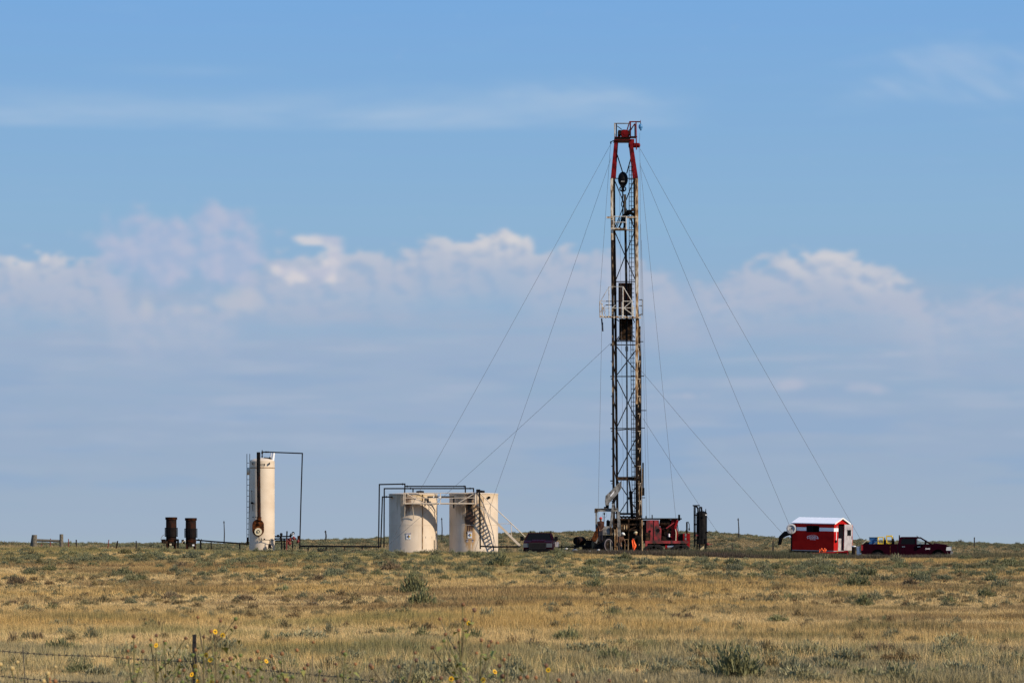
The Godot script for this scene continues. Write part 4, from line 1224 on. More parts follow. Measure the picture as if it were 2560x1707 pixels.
func manifold() -> void:
	frame(600, 1250, 0.0829, 204.5)
	var px := 600 + 1400 * 0.0829
	var t := thing("valve_manifold", "cluster of black pipes and red valves right of the heater treater", "pipe manifold", on_ground(px, 204.5))
	for p in [[1040, 1098, 1530, 1096, 0.05], [1030, 1168, 1700, 1168, 0.05], [1060, 1226, 1560, 1222, 0.055], [1050, 1310, 1230, 1312, 0.03]]:
		bar("pipe", [L(p[0], p[1], 0.3), L(p[2], p[3], 0.3)], p[4], M.black_steel, t)
	for p in [[1225, 1040, 1235, 1160], [1245, 1160, 1248, 1560], [1325, 1170, 1325, 1560], [1520, 1020, 1525, 1200], [1580, 1230, 1580, 1560]]:
		bar("riser", [L(p[0], p[1], 0.35), L(p[2], p[3], 0.35)], 0.05, M.black_steel, t)
	bar("stand_pipe", [L(1410, 935, 0.5), L(1400, 1180, 0.5)], 0.05, M.black_steel, t)
	bar("stand_pipe", [L(1400, 1180, 0.5), L(1392, 1560, 0.5)], 0.05, M.stake_red, t)
	for p in [[1500, 1195, 0.09], [1490, 1310, 0.12], [1610, 1150, 0.12], [1450, 1240, 0.07], [1530, 1060, 0.08], [1745, 1240, 0.09]]:
		var b := mb()
		b.ball(L(p[0], p[1], 0.4), Vector3(p[2], p[2] * 1.1, 0.14), 12, 8)
		b.box(L(p[0], p[1], 0.4), Vector3(p[2] * 2.6, 0.07, 0.12))
		b.tube(L(p[0], p[1] - 60, 0.4), L(p[0], p[1] + 60, 0.4), 0.045)
		obj("red_valve" if p[0] != 1530 else "valve", b, M.stake_red if p[0] != 1530 else M.black_steel, t)
	for p in [[1235, 1040], [1140, 1090], [1220, 1160], [1595, 1005]]:
		var b := mb()
		b.ball(L(p[0], p[1], 0.3), Vector3(0.11, 0.1, 0.1), 10, 6)
		b.tube(L(p[0] - 36, p[1] - 40, 0.3), L(p[0] + 36, p[1] - 40, 0.3), 0.02)
		obj("valve", b, M.black_steel, t)
	bar("hand_lever", [L(1540, 1030, 0.4), L(1600, 1000, 0.4), L(1606, 1110, 0.4)], 0.018, M.white, t)
	bar("loop", [L(1690, 1290, 0.3), L(1740, 1270, 0.3), L(1745, 1100, 0.3), L(1775, 1095, 0.3), L(1770, 1240, 0.3)], 0.055, M.dark_rust, t)

func combustors() -> void:
	frame(400, 1280, 0.0638, 192.0)
	for k in 2:
		var dx := 425.0 if k == 0 else 1195.0
		var dy := 0.0 if k == 0 else 30.0
		var t := thing("burner_stack", ["left rusty burner stack with a small box on its left side", "right rusty burner stack with a white notice on its base"][k], "burner", on_ground(400 + dx * 0.0638, 192.0), "rusty burner stacks by the fence")
		var P0 := L(dx, 0)
		var hh := func(cy: float) -> float: return L(dx, cy + dy).y
		var k1 := S(1.0)
		var b := mb()
		b.lathe([Vector2(200 * k1, (hh as Callable).call(1090)), Vector2(208 * k1, (hh as Callable).call(620)), Vector2(205 * k1, (hh as Callable).call(300))], 36)
		obj("stack_wall", b, M.dark_rust, t)
		b = mb()
		b.lathe([Vector2(205 * k1, (hh as Callable).call(305)), Vector2(232 * k1, (hh as Callable).call(300)), Vector2(236 * k1, (hh as Callable).call(205)), Vector2(190 * k1, (hh as Callable).call(200)), Vector2(185 * k1, (hh as Callable).call(330))], 36)
		obj("rim", b, M.burnt, t)
		# a perforated guard held off the wall
		for i in 30:
			var a := TAU * i / 30.0
			var e := Vector3(sin(a), 0, cos(a)) * 252 * k1
			b = mb()
			b.box(Vector3(0, ((hh as Callable).call(620) + (hh as Callable).call(960)) * 0.5, 0) + e, Vector3(0.055, 340 * k1, 0.006), Basis(Vector3.UP, a))
			obj("guard_slat", b, M.black_steel, t)
		b = mb()
		for y in [625, 955]:
			b.lathe([Vector2(256 * k1, (hh as Callable).call(y) - 0.02), Vector2(256 * k1, (hh as Callable).call(y) + 0.02), Vector2(248 * k1, (hh as Callable).call(y) + 0.02), Vector2(248 * k1, (hh as Callable).call(y) - 0.02), Vector2(256 * k1, (hh as Callable).call(y) - 0.02)], 36)
		obj("guard_ring", b, M.black_steel, t)
		b = mb()
		b.lathe([Vector2(195 * k1, (hh as Callable).call(1330)), Vector2(205 * k1, (hh as Callable).call(1180)), Vector2(200 * k1, (hh as Callable).call(1080))], 36)
		obj("base_ring", b, M.greasy_steel, t)
		b = mb(); b.lathe([Vector2(203 * k1, (hh as Callable).call(1180)), Vector2(212 * k1, (hh as Callable).call(1130)), Vector2(208 * k1, (hh as Callable).call(1060))], 36); obj("rust_band", b, M.burnt, t)
		for p in [[-170, 0.3], [170, 0.3], [-120, -0.6], [130, -0.6]]:
			bar("leg", [L(dx + p[0], 1250, p[1]), Vector3(L(dx + p[0], 1300, p[1]).x, -0.1, p[1])], 0.05, M.dark_rust, t)
		b = mb()
		var sx := -25.0 if k == 0 else 95.0
		b.span(L(dx + sx - 40, 1235 + dy, 205 * k1 + 0.02), L(dx + sx + 40, 1300 + dy, 205 * k1 - 0.03))
		obj("notice", b, M.cream if k == 0 else M.white, t)
		if k == 0:
			b = mb(); b.span(L(40, 1065, 0.5), L(210, 1225, 0.0)); obj("control_box", b, M.dark_rust, t)
			b = mb(); b.span(L(95, 1125, 0.56), L(298, 1235, 0.5)); obj("box_lid", b, M.rig_rust, t)
			bar("hose", [L(160, 880, 0.3), L(90, 920, 0.3), L(35, 1000, 0.3), L(20, 1080, 0.3), L(60, 1150, 0.3)], 0.015, M.grey_paint, t)
			bar("drain_pipe", [L(600, 1090, 0.3), L(690, 1100, 0.3), L(690, 1420, 0.3)], 0.07, M.black_steel, t)
		else:
			b = mb(); b.span(L(825, 1080, 0.3), L(960, 1240, -0.1)); obj("control_box", b, M.burnt, t)
			bar("box_stay", [L(840, 1230, 0.35), L(900, 1130, 0.35), L(1000, 1160, 0.35)], 0.02, M.cream, t)
			b = mb(); b.ball(L(950, 1110, 0.36), Vector3(0.045, 0.07, 0.04)); obj("gauge", b, M.white, t)
	# flow line on posts from there to the treater
	frame(380, 1100, 0.1913, 196.0)
	base = Vector3.ZERO
	var at := L(900, 1330)
	var t := thing("flow_line", "black pipe on short posts from the burners to the heater treater", "pipe", at)
	bar("pipe", [L(575, 1306), L(640, 1312), L(770, 1324), L(1140, 1350), L(1240, 1356)], 0.05, M.black_steel, t)
	for p in [[630, 1312, 1460, 0.06], [770, 1325, 1460, 0.03], [1143, 1350, 1460, 0.05]]:
		bar("pipe_post", [L(p[0], p[1]), L(p[0], p[2])], p[3], M.black_steel, t)
	var b := mb(); b.box(L(606, 1306), Vector3(0.1, 0.13, 0.1)); b.box(L(640, 1308), Vector3(0.05, 0.16, 0.08)); obj("valve", b, M.black_steel, t)
	base = Vector3.ZERO
	frame(0, 0, 1.0, 206.0)
	t = thing("flow_line", "long black pipe low in the brush from treater to left tank", "pipe", L(845, 1366))
	bar("pipe", [L(748, 1365), L(950, 1366.5)], 0.06, M.black_steel, t)
	for x in [770, 815, 860, 905]: bar("pipe_post", [L(x, 1366), L(x, 1392)], 0.04, M.black_steel, t)
	base = Vector3.ZERO
	frame(920, 1180, 0.21259, 203.0)
	t = thing("flow_line", "black pipe low over the grass from right tank past the front pickup", "pipe", L(1600, 878))
	bar("pipe", [L(1325, 872), L(1500, 880), L(1790, 877)], 0.055, M.black_steel, t)
	bar("pipe", [L(2130, 880), L(2270, 880), L(2480, 884)], 0.045, M.black_steel, t)
	for x in [1480, 1632, 2280, 2440]: bar("pipe_post", [L(x, 860), L(x, 1010)], 0.03, M.black_steel, t)

func black_vessel() -> void:
	frame(1400, 1170, 0.17007, 206.0)
	var t := thing("separator_vessel", "black upright separator vessel with a tall pipe frame, right of the rig", "vessel", on_ground(1755.0, 206.0))
	var c := L(2086, 640)
	var r := S(79)
	var b := mb()
	b.lathe([Vector2(r, L(0, 1120).y), Vector2(r, L(0, 660).y), Vector2(r * 0.8, L(0, 645).y), Vector2(r * 0.4, L(0, 632).y), Vector2(0.0, L(0, 630).y)], 36, Vector3(c.x, 0, 0))
	obj("vessel_shell", b, M.black_steel, t)
	for p in [[2020, -0.2], [2050, 0.35], [2142, 0.35], [2148, -0.3]]:
		b = mb(); b.span(L(p[0] - 12, 1040, p[1] + 0.05), Vector3(L(p[0] + 12, 1400).x, -0.1, p[1] - 0.05)); obj("leg", b, M.black_steel, t)
	b = mb(); b.span(L(1968, 545, 0.5), L(1984, 1160, 0.4)); b.span(L(1988, 545, 0.3), L(1998, 1140, 0.2)); obj("standpipe", b, M.black_steel, t)
	b = mb(); b.span(L(1958, 542, 0.55), L(2052, 560, 0.15)); obj("top_bar", b, M.black_steel, t)
	bar("top_pipe", [L(2000, 556, 0.4), L(2030, 590, 0.4), L(2032, 650, 0.4)], 0.06, M.black_steel, t)
	bar("standpipe", [L(2056, 578, 0.75), L(2056, 1400, 0.75)], 0.05, M.black_steel, t)
	bar("top_pipe", [L(2056, 578, 0.6), L(2082, 580, 0.4), L(2086, 640, 0.2)], 0.06, M.black_steel, t)
	b = mb(); b.tube(L(2144, 655, 0.3), L(2146, 598, 0.3), 0.045, 0.02); obj("relief_valve", b, M.black_steel, t)
	for y in [690, 828, 990, 1060]:
		bar("tie", [L(1976, y, 0.4), L(2015, y, 0.4)], 0.05, M.black_steel, t)
	b = mb(); b.span(L(2140, 680, 0.62), L(2162, 696, 0.58)); obj("tag_plate", b, M.white, t)
	b = mb(); b.span(L(2000, 975, 0.7), L(2045, 1000, 0.5)); obj("red_valve", b, M.stake_red, t)
	b = mb(); b.ball(L(2175, 1120, 0.3), Vector3(0.13, 0.11, 0.12), 12, 8); b.beam(L(2180, 1130, 0.3), L(2240, 1115, 0.3), 0.05); obj("red_valve", b, M.stake_red, t)
	b = mb(); b.ball(L(2165, 942, 0.3), Vector3(0.09, 0.06, 0.1), 8, 6); obj("valve", b, M.dark_rust, t)
	# yellowed panel behind its legs
	b = mb(); b.span(L(2068, 1100, -0.3), L(2125, 1390, -0.34)); obj("yellow_panel", b, M.cream, t)


# ---------------------------------------------------------------- fences, stakes, poles
func stake(called: String, label: String, cat: String, px: float, top: float, bottom: float, d: float, r: float, m: String, lean := 0.0, group := "") -> void:
	base = Vector3.ZERO
	var g := on_ground(px, d)
	var t := P(px + lean, top, d) - g
	var b := mb()
	if called == "fence_post":
		b.beam(Vector3(0, -0.3, 0), t, r * 0.5, r * 2.0)
		b.beam(Vector3(0, -0.3, r), t + Vector3(0, 0, r), r * 2.0, r * 0.4)
	elif called == "utility_pole":
		b.tube(Vector3(0, -0.5, 0), t * 0.5 + Vector3(r, 0, 0), r * 1.3, r * 1.1, 8)
		b.tube(t * 0.5 + Vector3(r, 0, 0), t, r * 1.1, r * 0.8, 8)
		b.box(t - Vector3(0, 0.2, 0), Vector3(r * 3.0, 0.12, 0.1))
	else:
		b.tube(Vector3(0, -0.3, 0), t, r, r * 0.85, 8)
	var o := obj(called, b, M[m])
	o.position = g
	tag(o, label, cat, group)

func fences() -> void:
	# wooden corner brace far left
	frame(0, 1280, 0.2126, 190.0)
	var t := thing("wooden_brace", "weathered wooden corner brace of two posts and a rail, far left", "fence", on_ground(112.0, 190.0))
	for p in [[398, 268, 0.21], [716, 260, 0.15]]:
		var b := mb(); b.tube(Vector3(L(p[0], 0).x, -0.3, 0), L(p[0], p[1]), p[2] * 0.9, p[2] * 0.84, 12); obj("post", b, M.weathered_wood, t)
	var b := mb(); b.tube(L(378, 330, -0.25), L(372, 400, -0.25), 0.12, 0.14, 10); b.tube(L(385, 272, -0.25), L(378, 330, -0.25), 0.1, 0.12, 10); obj("post", b, M.weathered_wood, t)
	b = mb(); b.tube(L(412, 330), L(705, 340), 0.09, 0.08, 10); obj("rail", b, M.weathered_wood, t)
	for p in [[102, 1360, 0, "second"], [123, 1346, 2, "third"], [170, 1347, 0, "fourth"], [266, 1349, 5, "leaning fifth"]]:
		stake("marker_stake", "%s thin red marker stake of those beyond the wooden brace" % p[3], "stake", p[0], p[1], 1375, 192.0, 0.035, "stake_red", p[2], "red marker stakes")
	stake("marker_stake", "dark leaning stake between the wooden brace and the burner stacks", "stake", 287, 1352, 1370, 192.0, 0.05, "dark_rust", 6, "red marker stakes")
	stake("fence_post", "dark iron post standing just right of the wooden brace", "fence post", 189.6, 1349, 1368, 192.0, 0.045, "post_iron", 0, "far iron posts")
	stake("fence_post", "dark iron post halfway between wooden brace and burner stacks", "fence post", 339.5, 1352, 1370, 192.0, 0.04, "post_iron", 0, "far iron posts")
	stake("fence_post", "dark iron post in front of the left tank's right edge", "fence post", 1085.5, 1350, 1380, 196.0, 0.03, "post_iron", 0, "far iron posts")
	stake("fence_post", "slim post between the black vessel and the trailer neck", "fence post", 1831, 1357, 1390, 196.0, 0.03, "post_iron", 0, "far iron posts")
	stake("fence_post", "short post just left of the trailer neck", "fence post", 1933, 1352, 1370, 214.0, 0.05, "post_iron", 0, "far iron posts")
	stake("fence_post", "lone post on the slope right of the maroon pickup", "fence post", 2437, 1343, 1362, 300.0, 0.06, "post_iron", 0, "far iron posts")
	stake("fence_post", "slim rusty post in front of the maroon pickup's bed", "fence post", 2226.5, 1364, 1392, 186.0, 0.02, "rust", 0, "far iron posts")
	stake("utility_pole", "distant wooden pole on the rise left of the heater treater", "pole", 559, 1302, 1355, 330.0, 0.055, "post_iron", 0, "distant poles")
	stake("utility_pole", "distant wooden pole in the gap between the tanks", "pole", 1104, 1294, 1350, 330.0, 0.055, "post_iron", 0, "distant poles")
	stake("utility_pole", "distant wooden pole on the hill between black vessel and shed", "pole", 1847, 1295, 1352, 330.0, 0.06, "post_iron", -1, "distant poles")
	stake("utility_pole", "short distant pole on the skyline left of the tanks", "pole", 813, 1326, 1345, 420.0, 0.1, "post_iron", 0, "distant poles")
	# the near fence: an iron post, a wire stay and two strands of barbed wire
	var d := 25.0
	var g := on_ground(485.0, d)
	t = thing("iron_fence_post", "dark iron fence post among the sunflowers in the foreground", "fence post", g)
	var h := P(485, 1586, d).y - g.y
	b = mb(); b.box(Vector3(0, h * 0.5 - 0.2, 0), Vector3(0.036, h + 0.4, 0.006)); obj("flange", b, M.post_iron, t)
	b = mb(); b.box(Vector3(0, h * 0.5 - 0.2, -0.016), Vector3(0.006, h + 0.4, 0.03)); obj("web", b, M.post_iron, t)
	b = mb()
	for k in 12: b.box(Vector3(0, h - 0.06 - 0.055 * k, 0.006), Vector3(0.03, 0.014, 0.01))
	obj("stud", b, M.post_iron, t)
	var rows := [[Vector3(-900, 1588, 31), Vector3(0, 1627, 27.5), Vector3(260, 1640, 26), Vector3(485, 1653, 25), Vector3(850, 1692, 22.5), Vector3(1100, 1716, 21), Vector3(2300, 1850, 16)], [Vector3(-900, 1642, 31), Vector3(0, 1690, 27.5), Vector3(260, 1707, 26), Vector3(485, 1722, 25), Vector3(1100, 1800, 21)]]
	for s in 2:
		b = mb()
		var pts := []
		for p in rows[s]: pts.append(P(p.x, p.y, p.z))
		for i in pts.size() - 1:
			var prev: Vector3 = pts[i]
			var n := 8
			for k in n:
				var f := float(k + 1) / n
				var q: Vector3 = pts[i].lerp(pts[i + 1], f) - Vector3(0, 0.012 * 4.0 * f * (1 - f), 0)
				b.tube(prev, q, 0.0032, -1.0, 5, false)
				prev = q
			var run: float = pts[i].distance_to(pts[i + 1])
			var along: Vector3 = (pts[i + 1] - pts[i]).normalized()
			var x := 0.05
			while x < run:
				var c: Vector3 = pts[i] + along * x - Vector3(0, 0.048 * (x / run) * (1 - x / run), 0)
				b.tube(c - Vector3(0.012, -0.016, 0.008), c + Vector3(0.012, -0.016, 0.008), 0.0022, -1.0, 4)
				b.tube(c - Vector3(-0.012, -0.016, -0.01), c + Vector3(-0.012, -0.016, -0.01), 0.0022, -1.0, 4)
				x += 0.12
		var o := obj("barbed_wire", b, M.wire)
		tag(o, ["upper strand of rusty barbed wire crossing the foreground", "lower strand of rusty barbed wire in the foreground, bottom left"][s], "barbed wire", "strands of the near fence")
	b = mb()
	b.pipe([P(56, 1618, 27.2), P(57, 1640, 27.2), P(59, 1670, 27.2), P(61, 1707, 27.2), P(62, 1760, 27.2)], 0.0045, 6)
	var st := obj("wire_stay", b, M.wire)
	tag(st, "twisted upright wire stay joining both strands at the left edge", "wire stay")


# ---------------------------------------------------------------- the red shed on its trailer
func shed() -> void:
	frame(1930, 1260, 0.2126, 208.0)
	base = Vector3.ZERO
	var corner := L(725, 548)   # nearest lower corner of the walls
	var yaw := deg_to_rad(-34.3)
	var g := corner
	g.y = ground(corner.x, corner.z)
	var lift := corner.y - g.y
	var t := thing("red_shed", "red gabled trailer shed with white roof, white stripe and open door", "trailer shed", g, "", yaw)
	t.rotation.z = deg_to_rad(-1.2)
	# own axes: x along the length (the gable end with the door at x = 0, the far end at -LEN), z towards the side that faces the camera
	var LEN := 3.5
	var W := 2.4
	var H := S(550 - 236)
	var R := S(550 - 176)
	var th := 0.05
	var y0 := lift
	var b := mb()
	# side with a window opening: x from -2.33 to -1.3 along, heights measured from the photograph
	var wx0 := -2.27
	var wx1 := -1.25
	var wy0 := y0 + S(550 - 330) - 0.02
	var wy1 := y0 + S(550 - 262) - 0.02
	b.span(Vector3(-LEN, y0, -th), Vector3(0, wy0, 0)); b.span(Vector3(-LEN, wy1, -th), Vector3(0, y0 + H, 0))
	b.span(Vector3(-LEN, wy0, -th), Vector3(wx0, wy1, 0)); b.span(Vector3(wx1, wy0, -th), Vector3(0, wy1, 0))
	obj("side_wall", b, M.shed_red, t)
	var side := t.get_child(0)
	b = mb(); b.span(Vector3(-LEN, y0, -W), Vector3(0, y0 + H, -W + th)); obj("side_wall", b, M.shed_red, t)
	b = mb(); b.prism(PackedVector2Array([Vector2(0, 0), Vector2(W, 0), Vector2(W, H), Vector2(W / 2, R), Vector2(0, H)]), 0.0, th, Transform3D(Basis(Vector3(0, 0, -1), Vector3(0, 1, 0), Vector3(1, 0, 0)), Vector3(-LEN, y0, 0))); obj("end_wall", b, M.shed_red, t)
	# gable end round the door
	var dx0 := 0.72
	var dx1 := 1.62
	var dh := S(550 - 238)
	var gt := Transform3D(Basis(Vector3(0, 0, -1), Vector3(0, 1, 0), Vector3(1, 0, 0)), Vector3(-th, y0, 0))
	b = mb()
	b.prism(PackedVector2Array([Vector2(0.0, 0), Vector2(dx0, 0), Vector2(dx0, H), Vector2(0, H)]), 0.0, th, gt)
	b.prism(PackedVector2Array([Vector2(dx1, 0), Vector2(W, 0), Vector2(W, H), Vector2(dx1, H)]), 0.0, th, gt)
	b.prism(PackedVector2Array([Vector2(0, H), Vector2(W, H), Vector2(W / 2, R)]), 0.0, th, gt)
	obj("gable_wall", b, M.shed_red, t)
	var gable := t.get_child(t.get_child_count() - 1)
	b = mb(); b.span(Vector3(-LEN, y0 - 0.06, -W), Vector3(0, y0, 0)); obj("floor", b, M.shed_inside, t)
	# stripes
	var sy0 := y0 + S(550 - 326)
	var sy1 := y0 + S(550 - 285)
	for p in [[-LEN + 0.002, wx0 - 0.03], [wx1 + 0.03, -0.002]]:
		b = mb(); b.span(Vector3(p[0], sy0 + 0.02, 0.0), Vector3(p[1], sy1 + 0.02, 0.006)); obj("white_stripe", b, M.white_paint, side)
	b = mb(); b.span(Vector3(0.0, sy0, -dx0 + 0.02), Vector3(0.006, sy1, -0.002)); obj("white_stripe", b, M.white_paint, gable)
	b = mb(); b.span(Vector3(0.0, sy0 - 0.66, -0.46), Vector3(0.012, sy1 + 0.16, -0.38)); obj("fluorescent_strip", b, M.white, gable)
	b = mb(); b.tube(Vector3(0.0, sy1 + 0.12, -0.42), Vector3(0.08, sy1 + 0.12, -0.42), 0.05); obj("bracket", b, M.steel, gable)
	b = mb(); b.span(Vector3(0.0, y0 + 0.62, -0.42), Vector3(0.08, y0 + 0.78, -0.18)); obj("power_socket", b, M.greasy_steel, gable)
	# window of two dark panes
	b = mb(); b.span(Vector3(wx0, wy0, -0.035), Vector3((wx0 + wx1) / 2 + 0.03, wy1, -0.028)); obj("pane", b, M.tint_glass, side)
	b = mb(); b.span(Vector3((wx0 + wx1) / 2 - 0.01, wy0, -0.024), Vector3(wx1, wy1, -0.016)); obj("pane", b, M.smoked, side)
	b = mb()
	for p in [[wx0 - 0.03, wx0], [wx1, wx1 + 0.03], [(wx0 + wx1) / 2 - 0.02, (wx0 + wx1) / 2 + 0.02]]: b.span(Vector3(p[0], wy0 - 0.03, -0.01), Vector3(p[1], wy1 + 0.03, 0.014))
	for y in [wy0 - 0.03, wy1]: b.span(Vector3(wx0, y, -0.01), Vector3(wx1, y + 0.03, 0.014))
	obj("window_frame", b, M.black, side)
	# roof
	b = mb()
	var ro := 0.1
	for s in [1.0, -1.0]:
		var z0 := 0.06 if s > 0 else -W - 0.06
		var ya := y0 + H - 0.015
		var yb := y0 + R + 0.035
		b.solid([Vector3(-LEN - ro, ya, z0), Vector3(ro, ya, z0), Vector3(ro, yb, -W / 2), Vector3(-LEN - ro, yb, -W / 2), Vector3(-LEN - ro, ya + 0.05, z0), Vector3(ro, ya + 0.05, z0), Vector3(ro, yb + 0.05, -W / 2), Vector3(-LEN - ro, yb + 0.05, -W / 2)] if s > 0 else [Vector3(-LEN - ro, yb, -W / 2), Vector3(ro, yb, -W / 2), Vector3(ro, ya, z0), Vector3(-LEN - ro, ya, z0), Vector3(-LEN - ro, yb + 0.05, -W / 2), Vector3(ro, yb + 0.05, -W / 2), Vector3(ro, ya + 0.05, z0), Vector3(-LEN - ro, ya + 0.05, z0)])
	obj("roof", b, M.white_paint, t)
	var roof := t.get_child(t.get_child_count() - 1)
	for s in [0.06, -W - 0.06]:
		b = mb(); b.beam(Vector3(ro + 0.01, y0 + H + 0.005, s), Vector3(ro + 0.01, y0 + R + 0.055, -W / 2), 0.1, 0.03); obj("barge_board", b, M.white, roof)
	# door, open to the right and swung past square
	var door := Node3D.new()
	b = mb(); b.span(Vector3(0, 0, -0.02), Vector3(0.88, dh - 0.04, 0.02))
	var dm := obj("door", b, M.door_grey, t, "grey door standing open")
	dm.position = Vector3(0.02, y0 + 0.02, -dx1)
	dm.rotation.y = deg_to_rad(74.0)
	b = mb(); b.span(Vector3(0.34, dh * 0.56, 0.02), Vector3(0.66, dh * 0.56 + 0.42, 0.032)); obj("door_window", b, M.tint_glass, dm)
	b = mb()
	for p in [[0.31, 0.35], [0.485, 0.515], [0.65, 0.69]]: b.span(Vector3(p[0], dh * 0.56 - 0.02, 0.03), Vector3(p[1], dh * 0.56 + 0.44, 0.042))
	b.span(Vector3(0.31, dh * 0.56 + 0.19, 0.03), Vector3(0.69, dh * 0.56 + 0.22, 0.042))
	obj("window_frame", b, M.black, dm)
	b = mb(); b.tube(Vector3(0.8, dh * 0.42, 0.05), Vector3(0.8, dh * 0.42 + 0.24, 0.05), 0.014); obj("door_handle", b, M.steel, dm)
	b = mb(); b.span(Vector3(0.87, 0, -0.025), Vector3(0.9, dh - 0.04, 0.025)); obj("door_edge", b, M.shed_red, dm)
	door.free()
	# inside: lining and a pale locker
	b = mb(); b.span(Vector3(-LEN + 0.1, y0 + 0.02, -W + 0.08), Vector3(-0.2, y0 + H - 0.1, -W + 0.12)); obj("lining", b, M.shed_inside, t)
	b = mb(); b.span(Vector3(-0.75, y0, -1.6), Vector3(-0.2, y0 + 0.9, -1.1)); obj("locker", b, M.door_grey, t)
	# emblem and lettering on the side
	var ex := -1.76
	var ey := y0 + S(550 - 398) - 0.02
	lettering("CODELL", 0.2, "lettering", t, Vector3(ex, ey + 0.01, 0.004))
	lettering("OIL & GAS", 0.075, "lettering", t, Vector3(ex, ey - 0.14, 0.004))
	b = mb()
	for k in 22:
		var a0 := deg_to_rad(-22.0 + 224.0 * k / 22.0)
		var a1 := deg_to_rad(-22.0 + 224.0 * (k + 1) / 22.0)
		b.beam(Vector3(ex + 0.46 * cos(a0), ey - 0.03 + 0.22 * sin(a0), 0.005), Vector3(ex + 0.46 * cos(a1), ey - 0.03 + 0.22 * sin(a1), 0.005), 0.02, 0.006)
	obj("emblem_arc", b, M.lettering, t)
	# trailer frame, wheels, black neck
	b = mb(); b.span(Vector3(-LEN - 0.25, y0 - 0.3, -W + 0.1), Vector3(0.1, y0 - 0.065, -0.05)); b.span(Vector3(-LEN - 0.28, y0 - 0.4, -W + 0.2), Vector3(-LEN + 0.1, y0 + 0.9, -0.3)); obj("trailer_frame", b, M.black, t)
	for x in [-2.2, -1.35]:
		for z in [-0.25, -W + 0.25]: wheel(t, Vector3(x, 0.38, z), 0.38, 0.24, Vector3(0, 0, 1))
	b = mb()
	for k in 6: b.box(Vector3(-LEN + 0.25 + 0.45 * k, y0 - 0.2 - 0.05 * (k % 2), -0.045), Vector3(0.14, 0.06, 0.02))
	obj("marker_lamp", b, M.grey_paint, t)
	var neck := PackedVector2Array()
	for p in [[268, 330], [120, 330], [62, 395], [50, 496], [70, 496], [86, 420], [125, 392], [185, 372], [215, 440], [240, 500], [268, 500]]:
		neck.append(Vector2((p[0] - 268) * fk * D / F / cos(yaw) - LEN - 0.02, y0 + S(545 - p[1])))
	b = mb(); b.prism(neck, -W / 2 - 0.5, -W / 2 - 0.25, Transform3D(Basis(), Vector3(0, 0, 0.6))); obj("gooseneck", b, M.black, t)
	var gn := t.get_child(t.get_child_count() - 1)
	b = mb(); b.span(Vector3(-LEN - 0.86, y0 + S(545 - 358), -W / 2 + 0.35), Vector3(-LEN - 0.42, y0 + S(545 - 342), -W / 2 + 0.362)); obj("decal", b, M.grey_paint, gn)
	for p in [[-0.95, 0.72], [-0.66, 0.66], [-0.3, 0.66], [-0.16, 0.6]]:
		b = mb(); b.box(Vector3(-LEN + p[0], y0 + p[1] + 0.2, -W / 2 + 0.36), Vector3(0.06, 0.05, 0.02)); obj("reflector", b, M.white, gn)
	# the dish at its far end
	base = Vector3.ZERO
	var dc := L(231, 290, -1.7)
	var ds := thing("satellite_dish", "white round satellite dish on the left end of the red shed", "satellite dish", dc - Vector3(0, 0.3, 0))
	base = dc
	b = mb()
	var q := MB.along(Vector3(-0.1, 0.12, 1.0))
	var prof := [Vector2(0.0, -0.1), Vector2(0.2, -0.085), Vector2(0.38, -0.045), Vector2(S(42), 0.0), Vector2(S(42), 0.02), Vector2(0.38, -0.02), Vector2(0.2, -0.06), Vector2(0.0, -0.075)]
	b.lathe(prof, 26, Vector3(0, 0.3, 0), q)
	obj("reflector", b, M.dish_grey, ds)
	bar("feed_arm", [Vector3(0.02, -0.1, 0.02), Vector3(-0.02, 0.28, 0.5)], 0.016, M.grey_paint, ds)
	b = mb(); b.box(Vector3(-0.02, 0.32, 0.5), Vector3(0.07, 0.12, 0.1)); obj("feed_horn", b, M.greasy_steel, ds)
	lettering("dish", 0.12, "dark_lettering", ds, Vector3(-0.01, 0.26, 0.045), -0.1)
	bar("mast", [Vector3(0.3, 0.2, -0.25), Vector3(0.0, 0.3, -0.1)], 0.03, M.grey_paint, ds)
	# what lies before its door: steps and red pipe, an orange flagged bundle, a yellow peg
	frame(1930, 1260, 0.2126, 204.5)
	base = Vector3.ZERO
	var gp := on_ground(2085.0, 204.5)
	var st := thing("red_step_rack", "low red pipe rack lying in front of the shed door", "rack", gp)
	for p in [[480, 586, 640, 572, 0.4], [640, 572, 900, 560, 0.4], [640, 586, 900, 577, -0.2], [760, 560, 762, 620, 0.2], [890, 560, 890, 620, 0.2], [650, 570, 650, 620, 0.3]]:
		bar("rail", [L(p[0], p[1], p[4]), L(p[2], p[3], p[4])], 0.06, M.red_paint, st)
	b = mb(); b.span(L(770, 562, 0.3), L(885, 575, -0.4)); obj("step_plate", b, M.dirty_red, st)
	bar("peg", [L(772, 548, 0.4), L(772, 580, 0.4)], 0.03, M.yellow, st)
	base = Vector3.ZERO
	gp = on_ground(2057.0, 203.6)
	st = thing("orange_netting", "crumpled bright orange netting on the ground before the red shed", "netting", gp)
	base = gp
	b = mb()
	for p in [[570, 540, 0.2], [588, 530, 0.16], [605, 545, 0.18], [622, 527, 0.15], [634, 545, 0.18], [618, 565, 0.2], [638, 580, 0.16]]:
		b.ball(L(p[0], p[1], rng.randf_range(-0.1, 0.1)), Vector3(p[2] * 0.34, p[2] * rng.randf_range(0.35, 0.7), p[2] * 0.4), 7, 5, Basis(Vector3(0, 0, 1), rng.randf_range(-1, 1)))
		b.beam(L(p[0], p[1]), L(p[0] + rng.randf_range(-16, 16), p[1] + rng.randf_range(10, 70)), 0.06)
	obj("netting", b, M.orange, st)


